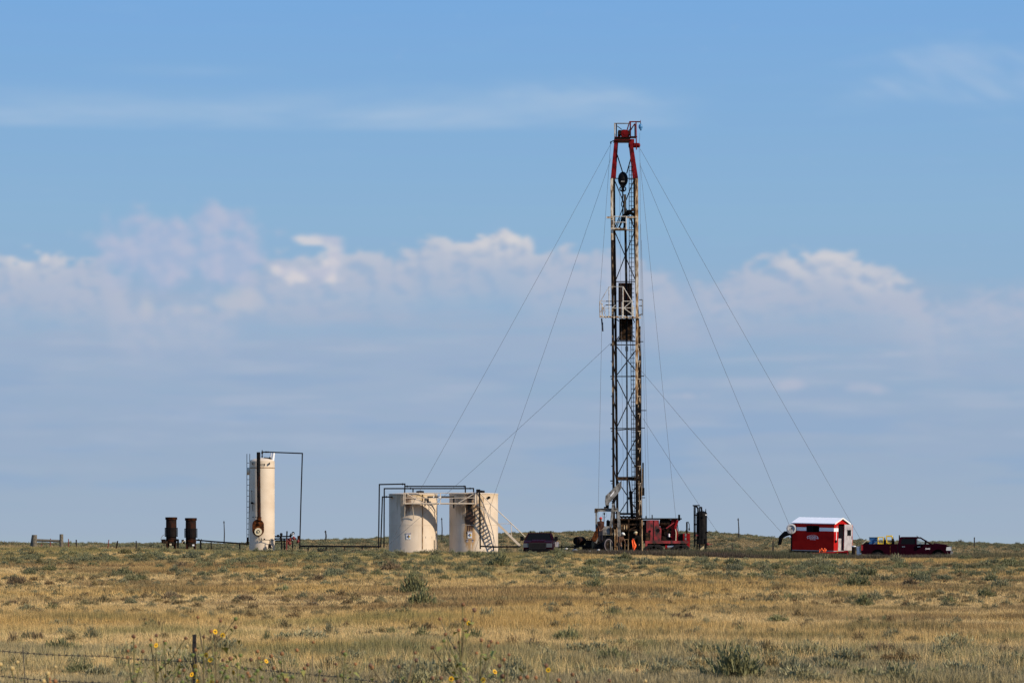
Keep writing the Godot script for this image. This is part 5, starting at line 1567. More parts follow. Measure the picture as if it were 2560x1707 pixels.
# ---------------------------------------------------------------- pickups
# Own axes: x forwards from the tail, y up from the ground, z to the right-hand side seen by the camera when it faces right.
func pickup(label: String, at: Vector3, yaw: float, works: bool) -> Node3D:
	var t := thing("pickup_truck", label, "pickup truck", at, "maroon crew cab pickups", yaw)
	var half := 0.98
	var mr: Material = M.maroon
	var b := mb()
	# bonnet, cab base and wings, cut out for the front wheel
	var o := PackedVector2Array([Vector2(2.72, 0.55), Vector2(5.08, 0.55)])
	for k in 9:
		var a := PI - PI * k / 8.0
		o.append(Vector2(5.62 + 0.52 * cos(a), 0.52 + 0.52 * sin(a)))
	o.append_array([Vector2(6.16, 0.62), Vector2(6.5, 0.66), Vector2(6.56, 0.95), Vector2(6.5, 1.2), Vector2(6.36, 1.3), Vector2(5.9, 1.38), Vector2(5.28, 1.43), Vector2(5.16, 1.4), Vector2(2.72, 1.4)])
	b.prism(o, -half, half)
	obj("cab_body", b, mr, t)
	var cab := t.get_child(0)
	b = mb()
	b.solid([Vector3(5.3, 1.42, 0.55), Vector3(6.3, 1.31, 0.5), Vector3(6.3, 1.31, -0.5), Vector3(5.3, 1.42, -0.55), Vector3(5.3, 1.49, 0.45), Vector3(6.2, 1.38, 0.4), Vector3(6.2, 1.38, -0.4), Vector3(5.3, 1.49, -0.45)])
	obj("bonnet_bulge", b, mr, cab)
	# bed: two sides cut out for the rear wheel, tailgate, head, floor
	for s in [1.0, -1.0]:
		var q := PackedVector2Array([Vector2(0.04, 0.68), Vector2(0.68, 0.6)])
		for k in 9:
			var a := PI - PI * k / 8.0
			q.append(Vector2(1.22 + 0.52 * cos(a), 0.52 + 0.52 * sin(a)))
		q.append_array([Vector2(1.76, 0.58), Vector2(2.66, 0.58), Vector2(2.66, 1.42), Vector2(0.04, 1.42)])
		b = mb(); b.prism(q, (half - 0.12) if s > 0 else -half, half if s > 0 else -half + 0.12); obj("bed_side", b, mr, t)
	b = mb(); b.span(Vector3(0.0, 0.66, -half + 0.13), Vector3(0.07, 1.4, half - 0.13)); obj("tailgate", b, mr, t)
	b = mb(); b.span(Vector3(0.07, 0.72, -half + 0.13), Vector3(2.66, 0.8, half - 0.13)); b.span(Vector3(2.6, 0.8, -half + 0.13), Vector3(2.66, 1.4, half - 0.13)); obj("bed_floor", b, M.black, t)
	for s in [1.0, -1.0]:
		b = mb(); b.span(Vector3(0.0, 0.92, s * (half - 0.06)), Vector3(0.05, 1.36, s * (half + 0.005))); b.span(Vector3(0.02, 0.95, s * half), Vector3(0.14, 1.34, s * (half + 0.008))); obj("tail_lamp", b, M.tail_lamp, t)
	b = mb(); b.span(Vector3(-0.14, 0.6, -half + 0.05), Vector3(0.02, 0.74, half - 0.05)); obj("rear_bumper", b, M.chrome, t)
	# greenhouse: roof, pillars, panes, seats
	var wb := half - 0.03
	var wt := 0.74
	var side := func(x: float, y: float, s: float) -> Vector3: return Vector3(x, y, s * lerpf(wb, wt, (y - 1.4) / 0.54))
	b = mb()
	b.solid([Vector3(2.86, 1.88, wt + 0.02), Vector3(4.34, 1.88, wt + 0.02), Vector3(4.34, 1.88, -wt - 0.02), Vector3(2.86, 1.88, -wt - 0.02), Vector3(2.94, 1.95, wt - 0.06), Vector3(4.2, 1.95, wt - 0.06), Vector3(4.2, 1.95, -wt + 0.06), Vector3(2.94, 1.95, -wt + 0.06)])
	obj("roof", b, mr, t)
	for s in [1.0, -1.0]:
		for p in [[2.78, 2.9, 0.2], [4.02, 4.02, 0.1], [5.14, 4.3, 0.09]]:
			b = mb(); b.beam((side as Callable).call(p[0], 1.38, s), (side as Callable).call(p[1], 1.9, s), p[2], 0.07); obj("pillar", b, mr, t)
		b = mb(); b.beam((side as Callable).call(2.86, 1.87, s), (side as Callable).call(4.34, 1.87, s), 0.09, 0.06); obj("roof_rail", b, mr, t)
		for p in [[2.84, 4.0, 2.92, 4.0, "tint_glass"], [4.04, 5.1, 4.04, 4.36, "smoked" if works else "glass"]]:
			b = mb()
			b.quad((side as Callable).call(p[0], 1.4, s), (side as Callable).call(p[1], 1.4, s), (side as Callable).call(p[3], 1.88, s), (side as Callable).call(p[2], 1.88, s))
			obj("side_window", b, M[p[4]], t)
		b = mb(); b.beam(Vector3(4.74, 1.47, s * 0.92), Vector3(4.72, 1.5, s * 1.16), 0.06); b.box(Vector3(4.7, 1.55, s * 1.2), Vector3(0.12, 0.3, 0.24)); obj("mirror", b, M.black, t)
	b = mb(); b.quad((side as Callable).call(5.16, 1.4, 1.0), (side as Callable).call(5.16, 1.4, -1.0), (side as Callable).call(4.34, 1.89, -1.0), (side as Callable).call(4.34, 1.89, 1.0)); obj("windscreen", b, M.tint_glass if works else M.smoked, t)
	b = mb(); b.quad((side as Callable).call(2.78, 1.4, -1.0), (side as Callable).call(2.78, 1.4, 1.0), (side as Callable).call(2.9, 1.88, 1.0), (side as Callable).call(2.9, 1.88, -1.0)); obj("rear_window", b, M.tint_glass, t)
	b = mb()
	for z in [0.42, -0.42]:
		b.span(Vector3(3.98, 1.2, z - 0.25), Vector3(4.14, 1.68, z + 0.25))
		b.box(Vector3(4.05, 1.74, z), Vector3(0.1, 0.16, 0.22))
	b.tube(Vector3(4.72, 1.44, 0.42 if works else -0.42), Vector3(4.76, 1.45, 0.42 if works else -0.42), 0.17, -1.0, 12)
	obj("seats", b, M.black, t)
	# trim on the sides
	for s in [1.0, -1.0]:
		for x in [3.1, 4.22]:
			b = mb(); b.box(Vector3(x, 1.22, s * (half + 0.022)), Vector3(0.22, 0.045, 0.035)); obj("door_handle", b, M.chrome, t)
		for x in [2.86, 4.02, 5.04]:
			b = mb(); b.box(Vector3(x, 0.98, s * half), Vector3(0.016, 0.82, 0.006)); obj("door_seam", b, M.black, t)
		b = mb(); b.box(Vector3(2.69, 1.0, s * (half - 0.04)), Vector3(0.05, 0.8, 0.06)); obj("bed_gap", b, M.black, t)
		wheel(t, Vector3(1.22, 0.41, s * (half - 0.14)), 0.41, 0.28, Vector3(0, 0, s), "steel")
		wheel(t, Vector3(5.62, 0.41, s * (half - 0.14)), 0.41, 0.28, Vector3(0, 0, s), "steel")
	b = mb(); b.span(Vector3(0.3, 0.42, -0.55), Vector3(6.2, 0.62, 0.55)); b.span(Vector3(5.0, 0.62, -0.6), Vector3(6.2, 1.2, 0.6)); b.span(Vector3(0.62, 0.5, half - 0.5), Vector3(1.8, 1.1, half - 0.3)); b.span(Vector3(0.62, 0.5, -half + 0.3), Vector3(1.8, 1.1, -half + 0.5)); obj("chassis", b, M.black, t)
	lettering("3500", 0.12, "lettering", t, Vector3(4.86, 1.07, half + 0.003))
	# face: grille, lamps, bumper
	b = mb(); b.span(Vector3(6.5, 0.86, -0.56), Vector3(6.575, 1.24, 0.56)); obj("grille", b, M.black, t)
	var gr := t.get_child(t.get_child_count() - 1)
	b = mb()
	b.span(Vector3(6.55, 1.22, -0.6), Vector3(6.6, 1.27, 0.6)); b.span(Vector3(6.55, 0.84, -0.6), Vector3(6.6, 0.87, 0.6))
	for z in [-0.6, 0.56]: b.span(Vector3(6.55, 0.84, z), Vector3(6.6, 1.27, z + 0.04))
	if not works:
		b.span(Vector3(6.56, 1.03, -0.57), Vector3(6.595, 1.08, 0.57)); b.span(Vector3(6.56, 0.87, -0.03), Vector3(6.595, 1.22, 0.03))
	obj("grille_frame", b, M.post_iron if works else M.chrome, gr)
	for k in 6:
		b = mb(); b.span(Vector3(6.575, 0.9 + 0.055 * k, -0.55), Vector3(6.585, 0.92 + 0.055 * k, 0.55)); obj("grille_slat", b, M.post_iron, gr)
	for s in [1.0, -1.0]:
		b = mb(); b.solid([Vector3(6.2, 0.94, s * 0.62 + 0.37 * maxf(s, 0.0)), Vector3(6.57, 0.94, s * 0.62 + 0.368 * maxf(s, 0.0)), Vector3(6.56, 0.94, s * 0.62 - 0.368 * maxf(-s, 0.0)), Vector3(6.2, 0.94, s * 0.62 - 0.37 * maxf(-s, 0.0)), Vector3(6.24, 1.2, s * 0.62 + 0.375 * maxf(s, 0.0)), Vector3(6.53, 1.22, s * 0.62 + 0.37 * maxf(s, 0.0)), Vector3(6.53, 1.22, s * 0.62 - 0.37 * maxf(-s, 0.0)), Vector3(6.24, 1.2, s * 0.62 - 0.375 * maxf(-s, 0.0))])
		obj("headlight", b, M.dim_lamp if works else M.clear_lamp, t)
		b = mb(); b.box(Vector3(6.68, 0.72, s * 0.66), Vector3(0.03, 0.1, 0.18)); obj("fog_lamp", b, M.black, t)
	b = mb()
	b.solid([Vector3(6.3, 0.56, half), Vector3(6.68, 0.56, 0.8), Vector3(6.68, 0.56, -0.8), Vector3(6.3, 0.56, -half), Vector3(6.3, 0.84, half + 0.01), Vector3(6.7, 0.84, 0.8), Vector3(6.7, 0.84, -0.8), Vector3(6.3, 0.84, -half - 0.01)])
	obj("front_bumper", b, M.black if works else M.chrome, t)
	b = mb(); b.span(Vector3(6.695, 0.6, -0.35), Vector3(6.72, 0.72, 0.35)); obj("air_intake", b, M.black, t)
	# roof lamps and rack posts
	for z in [-0.55, 0.55]:
		bar("rack_post", [Vector3(2.78, 1.3, z * 1.3), Vector3(2.78, 2.08, z * 1.3)], 0.03, M.black, t)
	bar("rack_bar", [Vector3(2.78, 1.9, -0.72), Vector3(2.78, 1.9, 0.72)], 0.02, M.black, t)
	b = mb(); b.tube(Vector3(4.1, 1.95, 0.0), Vector3(4.06, 2.05, 0.0), 0.03, 0.01); obj("antenna", b, M.black, t)
	return t

func trucks() -> void:
	# side on, facing right, its nose a little nearer
	frame(1930, 1260, 0.2126, 208.0)
	base = Vector3.ZERO
	var p0 := L(1050, 500)
	p0.y = L(1600, 385).y - 1.95
	p0.z = -207.6
	var t := pickup("maroon pickup seen side on, yellow racks and a blue box in its bed", p0, deg_to_rad(-9.0), false)
	# its load: things of their own
	var put := func(called: String, label: String, cat: String, x: float, y: float, z: float) -> Node3D:
		var w := t.transform * Vector3(x, y, z)
		return thing(called, label, cat, w, "", deg_to_rad(-9.0))
	var o: Node3D = (put as Callable).call("blue_box", "dark blue box standing in the bed of the maroon pickup", "box", 0.86, 0.8, 0.1)
	var b := mb(); b.solid([Vector3(-0.3, 0, 0.35), Vector3(0.28, 0, 0.35), Vector3(0.28, 0, -0.35), Vector3(-0.3, 0, -0.35), Vector3(-0.28, 1.08, 0.35), Vector3(0.3, 1.08, 0.35), Vector3(0.3, 1.08, -0.35), Vector3(-0.28, 1.08, -0.35)]); obj("box_body", b, M.blue, o)
	b = mb(); b.box(Vector3(0, 1.1, 0), Vector3(0.62, 0.04, 0.74)); obj("box_lid", b, M.black, o)
	for k in 2:
		o = (put as Callable).call("yellow_rack", ["rear yellow tube rack in the bed beside the blue box", "front yellow tube rack in the bed just behind the cab"][k], "rack", 1.22 + 0.62 * k, 0.8, 0.3 - 0.4 * k)
		tag(o, "", "", "yellow racks in the pickup bed")
		var h := 1.12 + 0.06 * k
		for p in [[0.0, 0.3], [0.4, 0.3], [0.0, -0.3], [0.4, -0.3]]:
			bar("upright", [Vector3(p[0], 0, p[1]), Vector3(p[0], h, p[1])], 0.035, M.yellow, o)
		for y in [h, h * 0.58, 0.62]:
			bar("rail", [Vector3(0, y, 0.3), Vector3(0.4, y, 0.3), Vector3(0.4, y, -0.3), Vector3(0, y, -0.3), Vector3(0, y, 0.3)], 0.03, M.yellow, o)
		if k == 1:
			b = mb(); b.span(Vector3(-0.02, h - 0.02, -0.3), Vector3(0.42, h + 0.08, 0.32)); obj("top_box", b, M.yellow, o)
	o = (put as Callable).call("gas_bottle", "black gas bottle between the yellow racks in the pickup bed", "gas bottle", 1.72, 0.8, 0.55)
	b = mb(); b.lathe([Vector2(0.11, 0), Vector2(0.11, 0.85), Vector2(0.06, 0.96), Vector2(0.03, 0.98), Vector2(0.03, 1.1), Vector2(0.0, 1.1)], 14); obj("bottle", b, M.black, o)
	o = (put as Callable).call("gas_bottle", "dark gas bottle standing against the headache rack of the pickup", "gas bottle", 2.32, 0.8, 0.5)
	b = mb(); b.lathe([Vector2(0.11, 0), Vector2(0.11, 0.9), Vector2(0.06, 1.02), Vector2(0.03, 1.04), Vector2(0.03, 1.14), Vector2(0.0, 1.14)], 14); obj("bottle", b, M.greasy_steel, o)
	o = (put as Callable).call("hose_reel", "coiled black hose and pale pipe at the tail of the pickup bed", "hose reel", 0.35, 0.8, 0.2)
	b = mb(); b.lathe([Vector2(0.12, -0.2), Vector2(0.34, -0.2), Vector2(0.34, 0.2), Vector2(0.12, 0.2)], 18, Vector3(0.05, 0.42, 0.0), MB.along(Vector3(0, 0, 1))); obj("reel", b, M.black, o)
	bar("pipe", [Vector3(-0.3, 0.6, 0.5), Vector3(0.02, 0.86, 0.5), Vector3(0.3, 0.84, 0.5)], 0.03, M.cream, o)
	bar("pipe", [Vector3(0.55, 0.6, 0.62), Vector3(0.85, 0.8, 0.62), Vector3(1.05, 0.82, 0.62)], 0.03, M.grey_paint, o)
	# bucket and tub standing between shed and tailgate
	frame(2130, 1330, 0.1148, 207.0)
	base = Vector3.ZERO
	for p in [["white_bucket", "white plastic bucket standing behind the maroon pickup's tailgate", "bucket", 150, 318, 440, 48, "white"], ["dark_tub", "dark round tub with white rim beside the open shed door", "tub", 45, 300, 420, 44, "dark_rust"]]:
		var px: float = 2130 + p[3] * 0.1148
		base = Vector3.ZERO
		var g := on_ground(px, 207.0)
		o = thing(p[0], p[1], p[2], g)
		var y0 := L(0, p[5]).y
		var y1 := L(0, p[4]).y
		var r := S(p[6])
		b = mb(); b.lathe([Vector2(0.0, 0.0), Vector2(r * 0.85, 0.0), Vector2(r, y1), Vector2(r * 0.92, y1), Vector2(r * 0.9, y1 - 0.1), Vector2(0.0, y1 - 0.1)], 20); obj("body", b, M[p[7]], o)
		b = mb(); b.lathe([Vector2(r * 1.01, y1 - 0.07), Vector2(r * 1.08, y1 - 0.05), Vector2(r * 1.08, y1), Vector2(r * 0.94, y1 + 0.01)], 20); obj("rim", b, M.white, o)
	# facing the camera beside the stair
	base = Vector3.ZERO
	var f := on_ground(1342.0, 199.0)
	f.y = P(1345, 1331.7, 194.0).y - 1.95
	var fwd := deg_to_rad(-90.0 - 4.0)
	var dir := Vector3(1, 0, 0).rotated(Vector3.UP, fwd)
	var nose := P(1343.5, 1375, 194.0)
	var tail := Vector3(nose.x, f.y, nose.z) - dir * 6.6
	t = pickup("maroon pickup facing the camera beside the foot of the tank stair", tail, fwd, true)
	for s in [1.0, -1.0]:
		b = mb(); b.span(Vector3(0.6, 0.95, s * 1.0), Vector3(2.5, 1.3, s * 1.17)); obj("tool_box", b, M.door_grey, t, "pale tool box along the bed side")
	b = mb(); b.solid([Vector3(4.78, 1.42, 0.62), Vector3(5.02, 1.42, 0.62), Vector3(5.02, 1.42, 0.2), Vector3(4.78, 1.42, 0.2), Vector3(4.8, 1.44, 0.6), Vector3(5.0, 1.44, 0.6), Vector3(5.0, 1.44, 0.22), Vector3(4.8, 1.44, 0.22)]); obj("paper", b, M.white, t)
	# pale stones and lids lying in the brush
	base = Vector3.ZERO
	for p in [[1416, 1372, 4.0, "small pale block lying in the brush left of the engine drum"], [1437, 1377, 8.0, "round white lid lying in the brush below the engine drum"], [1496.5, 1375, 4.0, "small pale stone beside the pump jack's drive wheel"], [1474, 1378, 3.0, "tiny pale stone between the white lid and the wheel"]]:
		var c := P(p[0], p[1], 186.0)
		b = mb()
		b.ball(Vector3.ZERO, Vector3(p[2] * 0.026, p[2] * 0.016, p[2] * 0.024), 9, 6, Basis(Vector3(0, 0, 1), 0.2))
		var st := obj("pale_stone", b, M.lamp if p[2] > 6.0 else M.stone)
		st.position = c
		tag(st, p[3], "stone", "pale stones in the brush")


# ---------------------------------------------------------------- people
# Meshes the smooth union of tapered bones [from, to, radius, radius, colour] on a grid of its own as surface nets.
func nets(out: MB, bones: Array, cell: float, soft: float) -> void:
	var lo := Vector3.INF
	var hi := -Vector3.INF
	for q in bones:
		var m: float = maxf(q[2], q[3]) + soft * 2.5 + cell * 2.0
		lo = lo.min(q[0].min(q[1]) - Vector3.ONE * m)
		hi = hi.max(q[0].max(q[1]) + Vector3.ONE * m)
	var n := Vector3i(((hi - lo) / cell).ceil()) + Vector3i.ONE * 2
	var f := PackedFloat32Array()
	var who := PackedByteArray()
	var most := PackedFloat32Array()
	f.resize(n.x * n.y * n.z)
	who.resize(f.size())
	most.resize(f.size())
	var nx := n.x
	var nxy := n.x * n.y
	for bi in bones.size():
		var q: Array = bones[bi]
		var a: Vector3 = q[0]
		var ab: Vector3 = q[1] - a
		var l2 := maxf(ab.length_squared(), 1e-9)
		var m: float = maxf(q[2], q[3]) + soft * 2.5 + cell
		var s := Vector3i(((a.min(q[1]) - Vector3.ONE * m - lo) / cell).floor()).clamp(Vector3i.ZERO, n - Vector3i.ONE)
		var e := Vector3i(((a.max(q[1]) + Vector3.ONE * m - lo) / cell).ceil()).clamp(Vector3i.ZERO, n - Vector3i.ONE)
		for z in range(s.z, e.z + 1):
			for y in range(s.y, e.y + 1):
				for x in range(s.x, e.x + 1):
					var p := lo + Vector3(x, y, z) * cell - a
					var t := clampf(p.dot(ab) / l2, 0.0, 1.0)
					var w := exp(-((p - ab * t).length() - lerpf(q[2], q[3], t)) / soft)
					var k := x + y * nx + z * nxy
					f[k] += w
					if w > most[k]:
						most[k] = w
						who[k] = bi
	# inside where f > 1
	var at := {}
	var col := {}
	var step := [1, nx, nxy]
	for z in n.z - 1:
		for y in n.y - 1:
			for x in n.x - 1:
				var k := x + y * nx + z * nxy
				var mask := 0
				for c in 8:
					if f[k + (c & 1) + ((c >> 1) & 1) * nx + ((c >> 2) & 1) * nxy] > 1.0: mask |= 1 << c
				if mask == 0 or mask == 255: continue
				var sum := Vector3.ZERO
				var cnt := 0
				for ax in 3:
					for c in 8:
						if c & (1 << ax): continue
						var d := c | (1 << ax)
						if ((mask >> c) & 1) == ((mask >> d) & 1): continue
						var kc := k + (c & 1) + ((c >> 1) & 1) * nx + ((c >> 2) & 1) * nxy
						var va := log(maxf(f[kc], 1e-12))
						var vb := log(maxf(f[kc + step[ax]], 1e-12))
						va = clampf(va, -3.0, 3.0); vb = clampf(vb, -3.0, 3.0)
						var t := va / (va - vb)
						var o := Vector3(c & 1, (c >> 1) & 1, (c >> 2) & 1)
						o[ax] += t
						sum += o
						cnt += 1
				at[k] = lo + (Vector3(x, y, z) + sum / cnt) * cell
				var best := k
				for c in 8:
					var kc := k + (c & 1) + ((c >> 1) & 1) * nx + ((c >> 2) & 1) * nxy
					if most[kc] > most[best]: best = kc
				col[k] = bones[who[best]][4]
	var nor := {}
	var quads := []
	for k in at:
		var x: int = k % nx
		var y: int = (k / nx) % n.y
		var z: int = k / nxy
		for ax in 3:
			var k2: int = k + step[ax]
			if (f[k] > 1.0) == (f[k2] > 1.0): continue
			var u: int = step[(ax + 1) % 3]
			var v: int = step[(ax + 2) % 3]
			if not (at.has(k - u) and at.has(k - v) and at.has(k - u - v)): continue
			var r := [k - u - v, k - v, k, k - u]
			if f[k] <= 1.0: r = [k - u - v, k - u, k, k - v]
			quads.append(r)
			var m: Vector3 = (at[r[1]] - at[r[0]]).cross(at[r[2]] - at[r[0]]) + (at[r[2]] - at[r[0]]).cross(at[r[3]] - at[r[0]])
			for i in r: nor[i] = nor.get(i, Vector3.ZERO) + m
	out.colored = true
	for r in quads:
		for tr in [[0, 1, 2], [0, 2, 3]]:
			out.tint = col[r[tr[0]]]
			out.put(at[r[tr[0]]], at[r[tr[1]]], at[r[tr[2]]], nor[r[tr[0]]].normalized(), nor[r[tr[1]]].normalized(), nor[r[tr[2]]].normalized())

func hand(out: MB, wrist: Vector3, dir: Vector3, palm_n: Vector3, side: float, skin: Color) -> void:
	var d := dir.normalized()
	var pn := (palm_n - d * palm_n.dot(d)).normalized()
	var x := d.cross(pn) * side
	var bones := [[wrist, wrist + d * 0.05, 0.024, 0.026, skin]]
	var lens := [0.066, 0.076, 0.07, 0.055]
	for i in 4:
		var off := x * (0.027 - 0.018 * i)
		bones.append([wrist + d * 0.03 + off * 0.7, wrist + d * 0.088 + off, 0.016, 0.013, skin])
		var k: Vector3 = wrist + d * 0.088 + off
		var mid: Vector3 = k + (d * 0.85 + pn * 0.5).normalized() * lens[i] * 0.55
		bones.append([k, mid, 0.01, 0.009, skin])
		bones.append([mid, mid + (d * 0.45 + pn * 0.9).normalized() * lens[i] * 0.5, 0.009, 0.0075, skin])
	var th := wrist + d * 0.02 + x * 0.026
	var tm := th + (d * 0.7 + x * 0.7 + pn * 0.25).normalized() * 0.042
	bones.append([th, tm, 0.014, 0.011, skin])
	bones.append([tm, tm + (d * 0.9 + x * 0.2 + pn * 0.4).normalized() * 0.03, 0.011, 0.008, skin])
	nets(out, bones, 0.007, 0.0035)

func person(label: String, at: Vector3, j: Dictionary, look: Vector3, shirt: Color, legs: Color, hat: String, boots := lin(0.02, 0.015, 0.012)) -> Node3D:
	# j holds joints relative to the feet: pelvis, chest, neck, head and, for each side, shoulder, elbow, wrist, hip, knee, ankle, toe
	var t := thing("person", label, "person", at)
	var skin := lin(0.3, 0.17, 0.11)
	var bones := [[j.pelvis, j.chest, 0.135, 0.165, shirt], [j.chest, j.neck, 0.15, 0.075, shirt], [j.neck, j.head, 0.055, 0.06, skin]]
	for s in ["l", "r"]:
		bones.append([j.chest.lerp(j[s + "shoulder"], 0.4), j[s + "shoulder"], 0.1, 0.075, shirt])
		bones.append([j[s + "shoulder"], j[s + "elbow"], 0.068, 0.052, shirt])
		bones.append([j[s + "elbow"], j[s + "wrist"], 0.052, 0.036, shirt])
		bones.append([j.pelvis, j[s + "hip"], 0.13, 0.11, legs])
		bones.append([j[s + "hip"], j[s + "knee"], 0.105, 0.072, legs])
		bones.append([j[s + "knee"], j[s + "ankle"], 0.074, 0.055, legs])
		bones.append([j[s + "ankle"], j[s + "toe"], 0.052, 0.042, boots])
	var b := mb()
	nets(b, bones, 0.03, 0.02)
	# head with a face, on a finer grid
	var h: Vector3 = j.head
	var f := look.normalized()
	var up: Vector3 = (j.head - j.neck).normalized()
	up = (up - f * up.dot(f)).normalized()
	var r := f.cross(up)
	var hd := [[h - up * 0.02, h + up * 0.07, 0.082, 0.088, skin], [h + f * 0.03 - up * 0.075, h + f * 0.035 - up * 0.03, 0.05, 0.068, skin], [h + f * 0.085 + up * 0.015, h + f * 0.103 - up * 0.022, 0.01, 0.017, skin], [h + f * 0.07 + up * 0.036 - r * 0.035, h + f * 0.07 + up * 0.036 + r * 0.035, 0.018, 0.018, skin], [j.neck, h - up * 0.03, 0.056, 0.06, skin], [h + f * 0.078 - up * 0.058 - r * 0.02, h + f * 0.078 - up * 0.058 + r * 0.02, 0.01, 0.01, lin(0.2, 0.08, 0.06)]]
	for s in [1.0, -1.0]: hd.append([h + r * s * 0.088 + up * 0.02, h + r * s * 0.09 - up * 0.02, 0.016, 0.012, skin])
	nets(b, hd, 0.011, 0.006)
	for s in ["l", "r"]:
		hand(b, j[s + "wrist"], j[s + "wrist"] - j[s + "elbow"], Vector3(0.2, -0.3, -0.4), 1.0 if s == "l" else -1.0, skin if hat != "none" else lin(0.05, 0.04, 0.035))
	obj("body", b, M.painted, t)
	b = mb()
	for s in [1.0, -1.0]: b.ball(h + f * 0.081 + r * s * 0.032 + up * 0.012, Vector3.ONE * 0.012, 8, 6)
	obj("eyes", b, M.black, t)
	b = mb()
	var q := Basis(r, up, r.cross(up))
	if hat == "none":
		b.ball(h + up * 0.045 - f * 0.012, Vector3(0.098, 0.098, 0.104), 14, 9, q)
		obj("hair", b, M.black, t)
	else:
		b.ball(h + up * 0.068 - f * 0.006, Vector3(0.118, 0.1, 0.138), 16, 9, q)
		b.ball(h + up * 0.072 + f * 0.045, Vector3(0.125, 0.014, 0.135), 16, 5, q)
		b.ball(h + up * 0.1, Vector3(0.02, 0.072, 0.12), 10, 6, q)
		obj("hard_hat", b, M[hat], t)
	return t

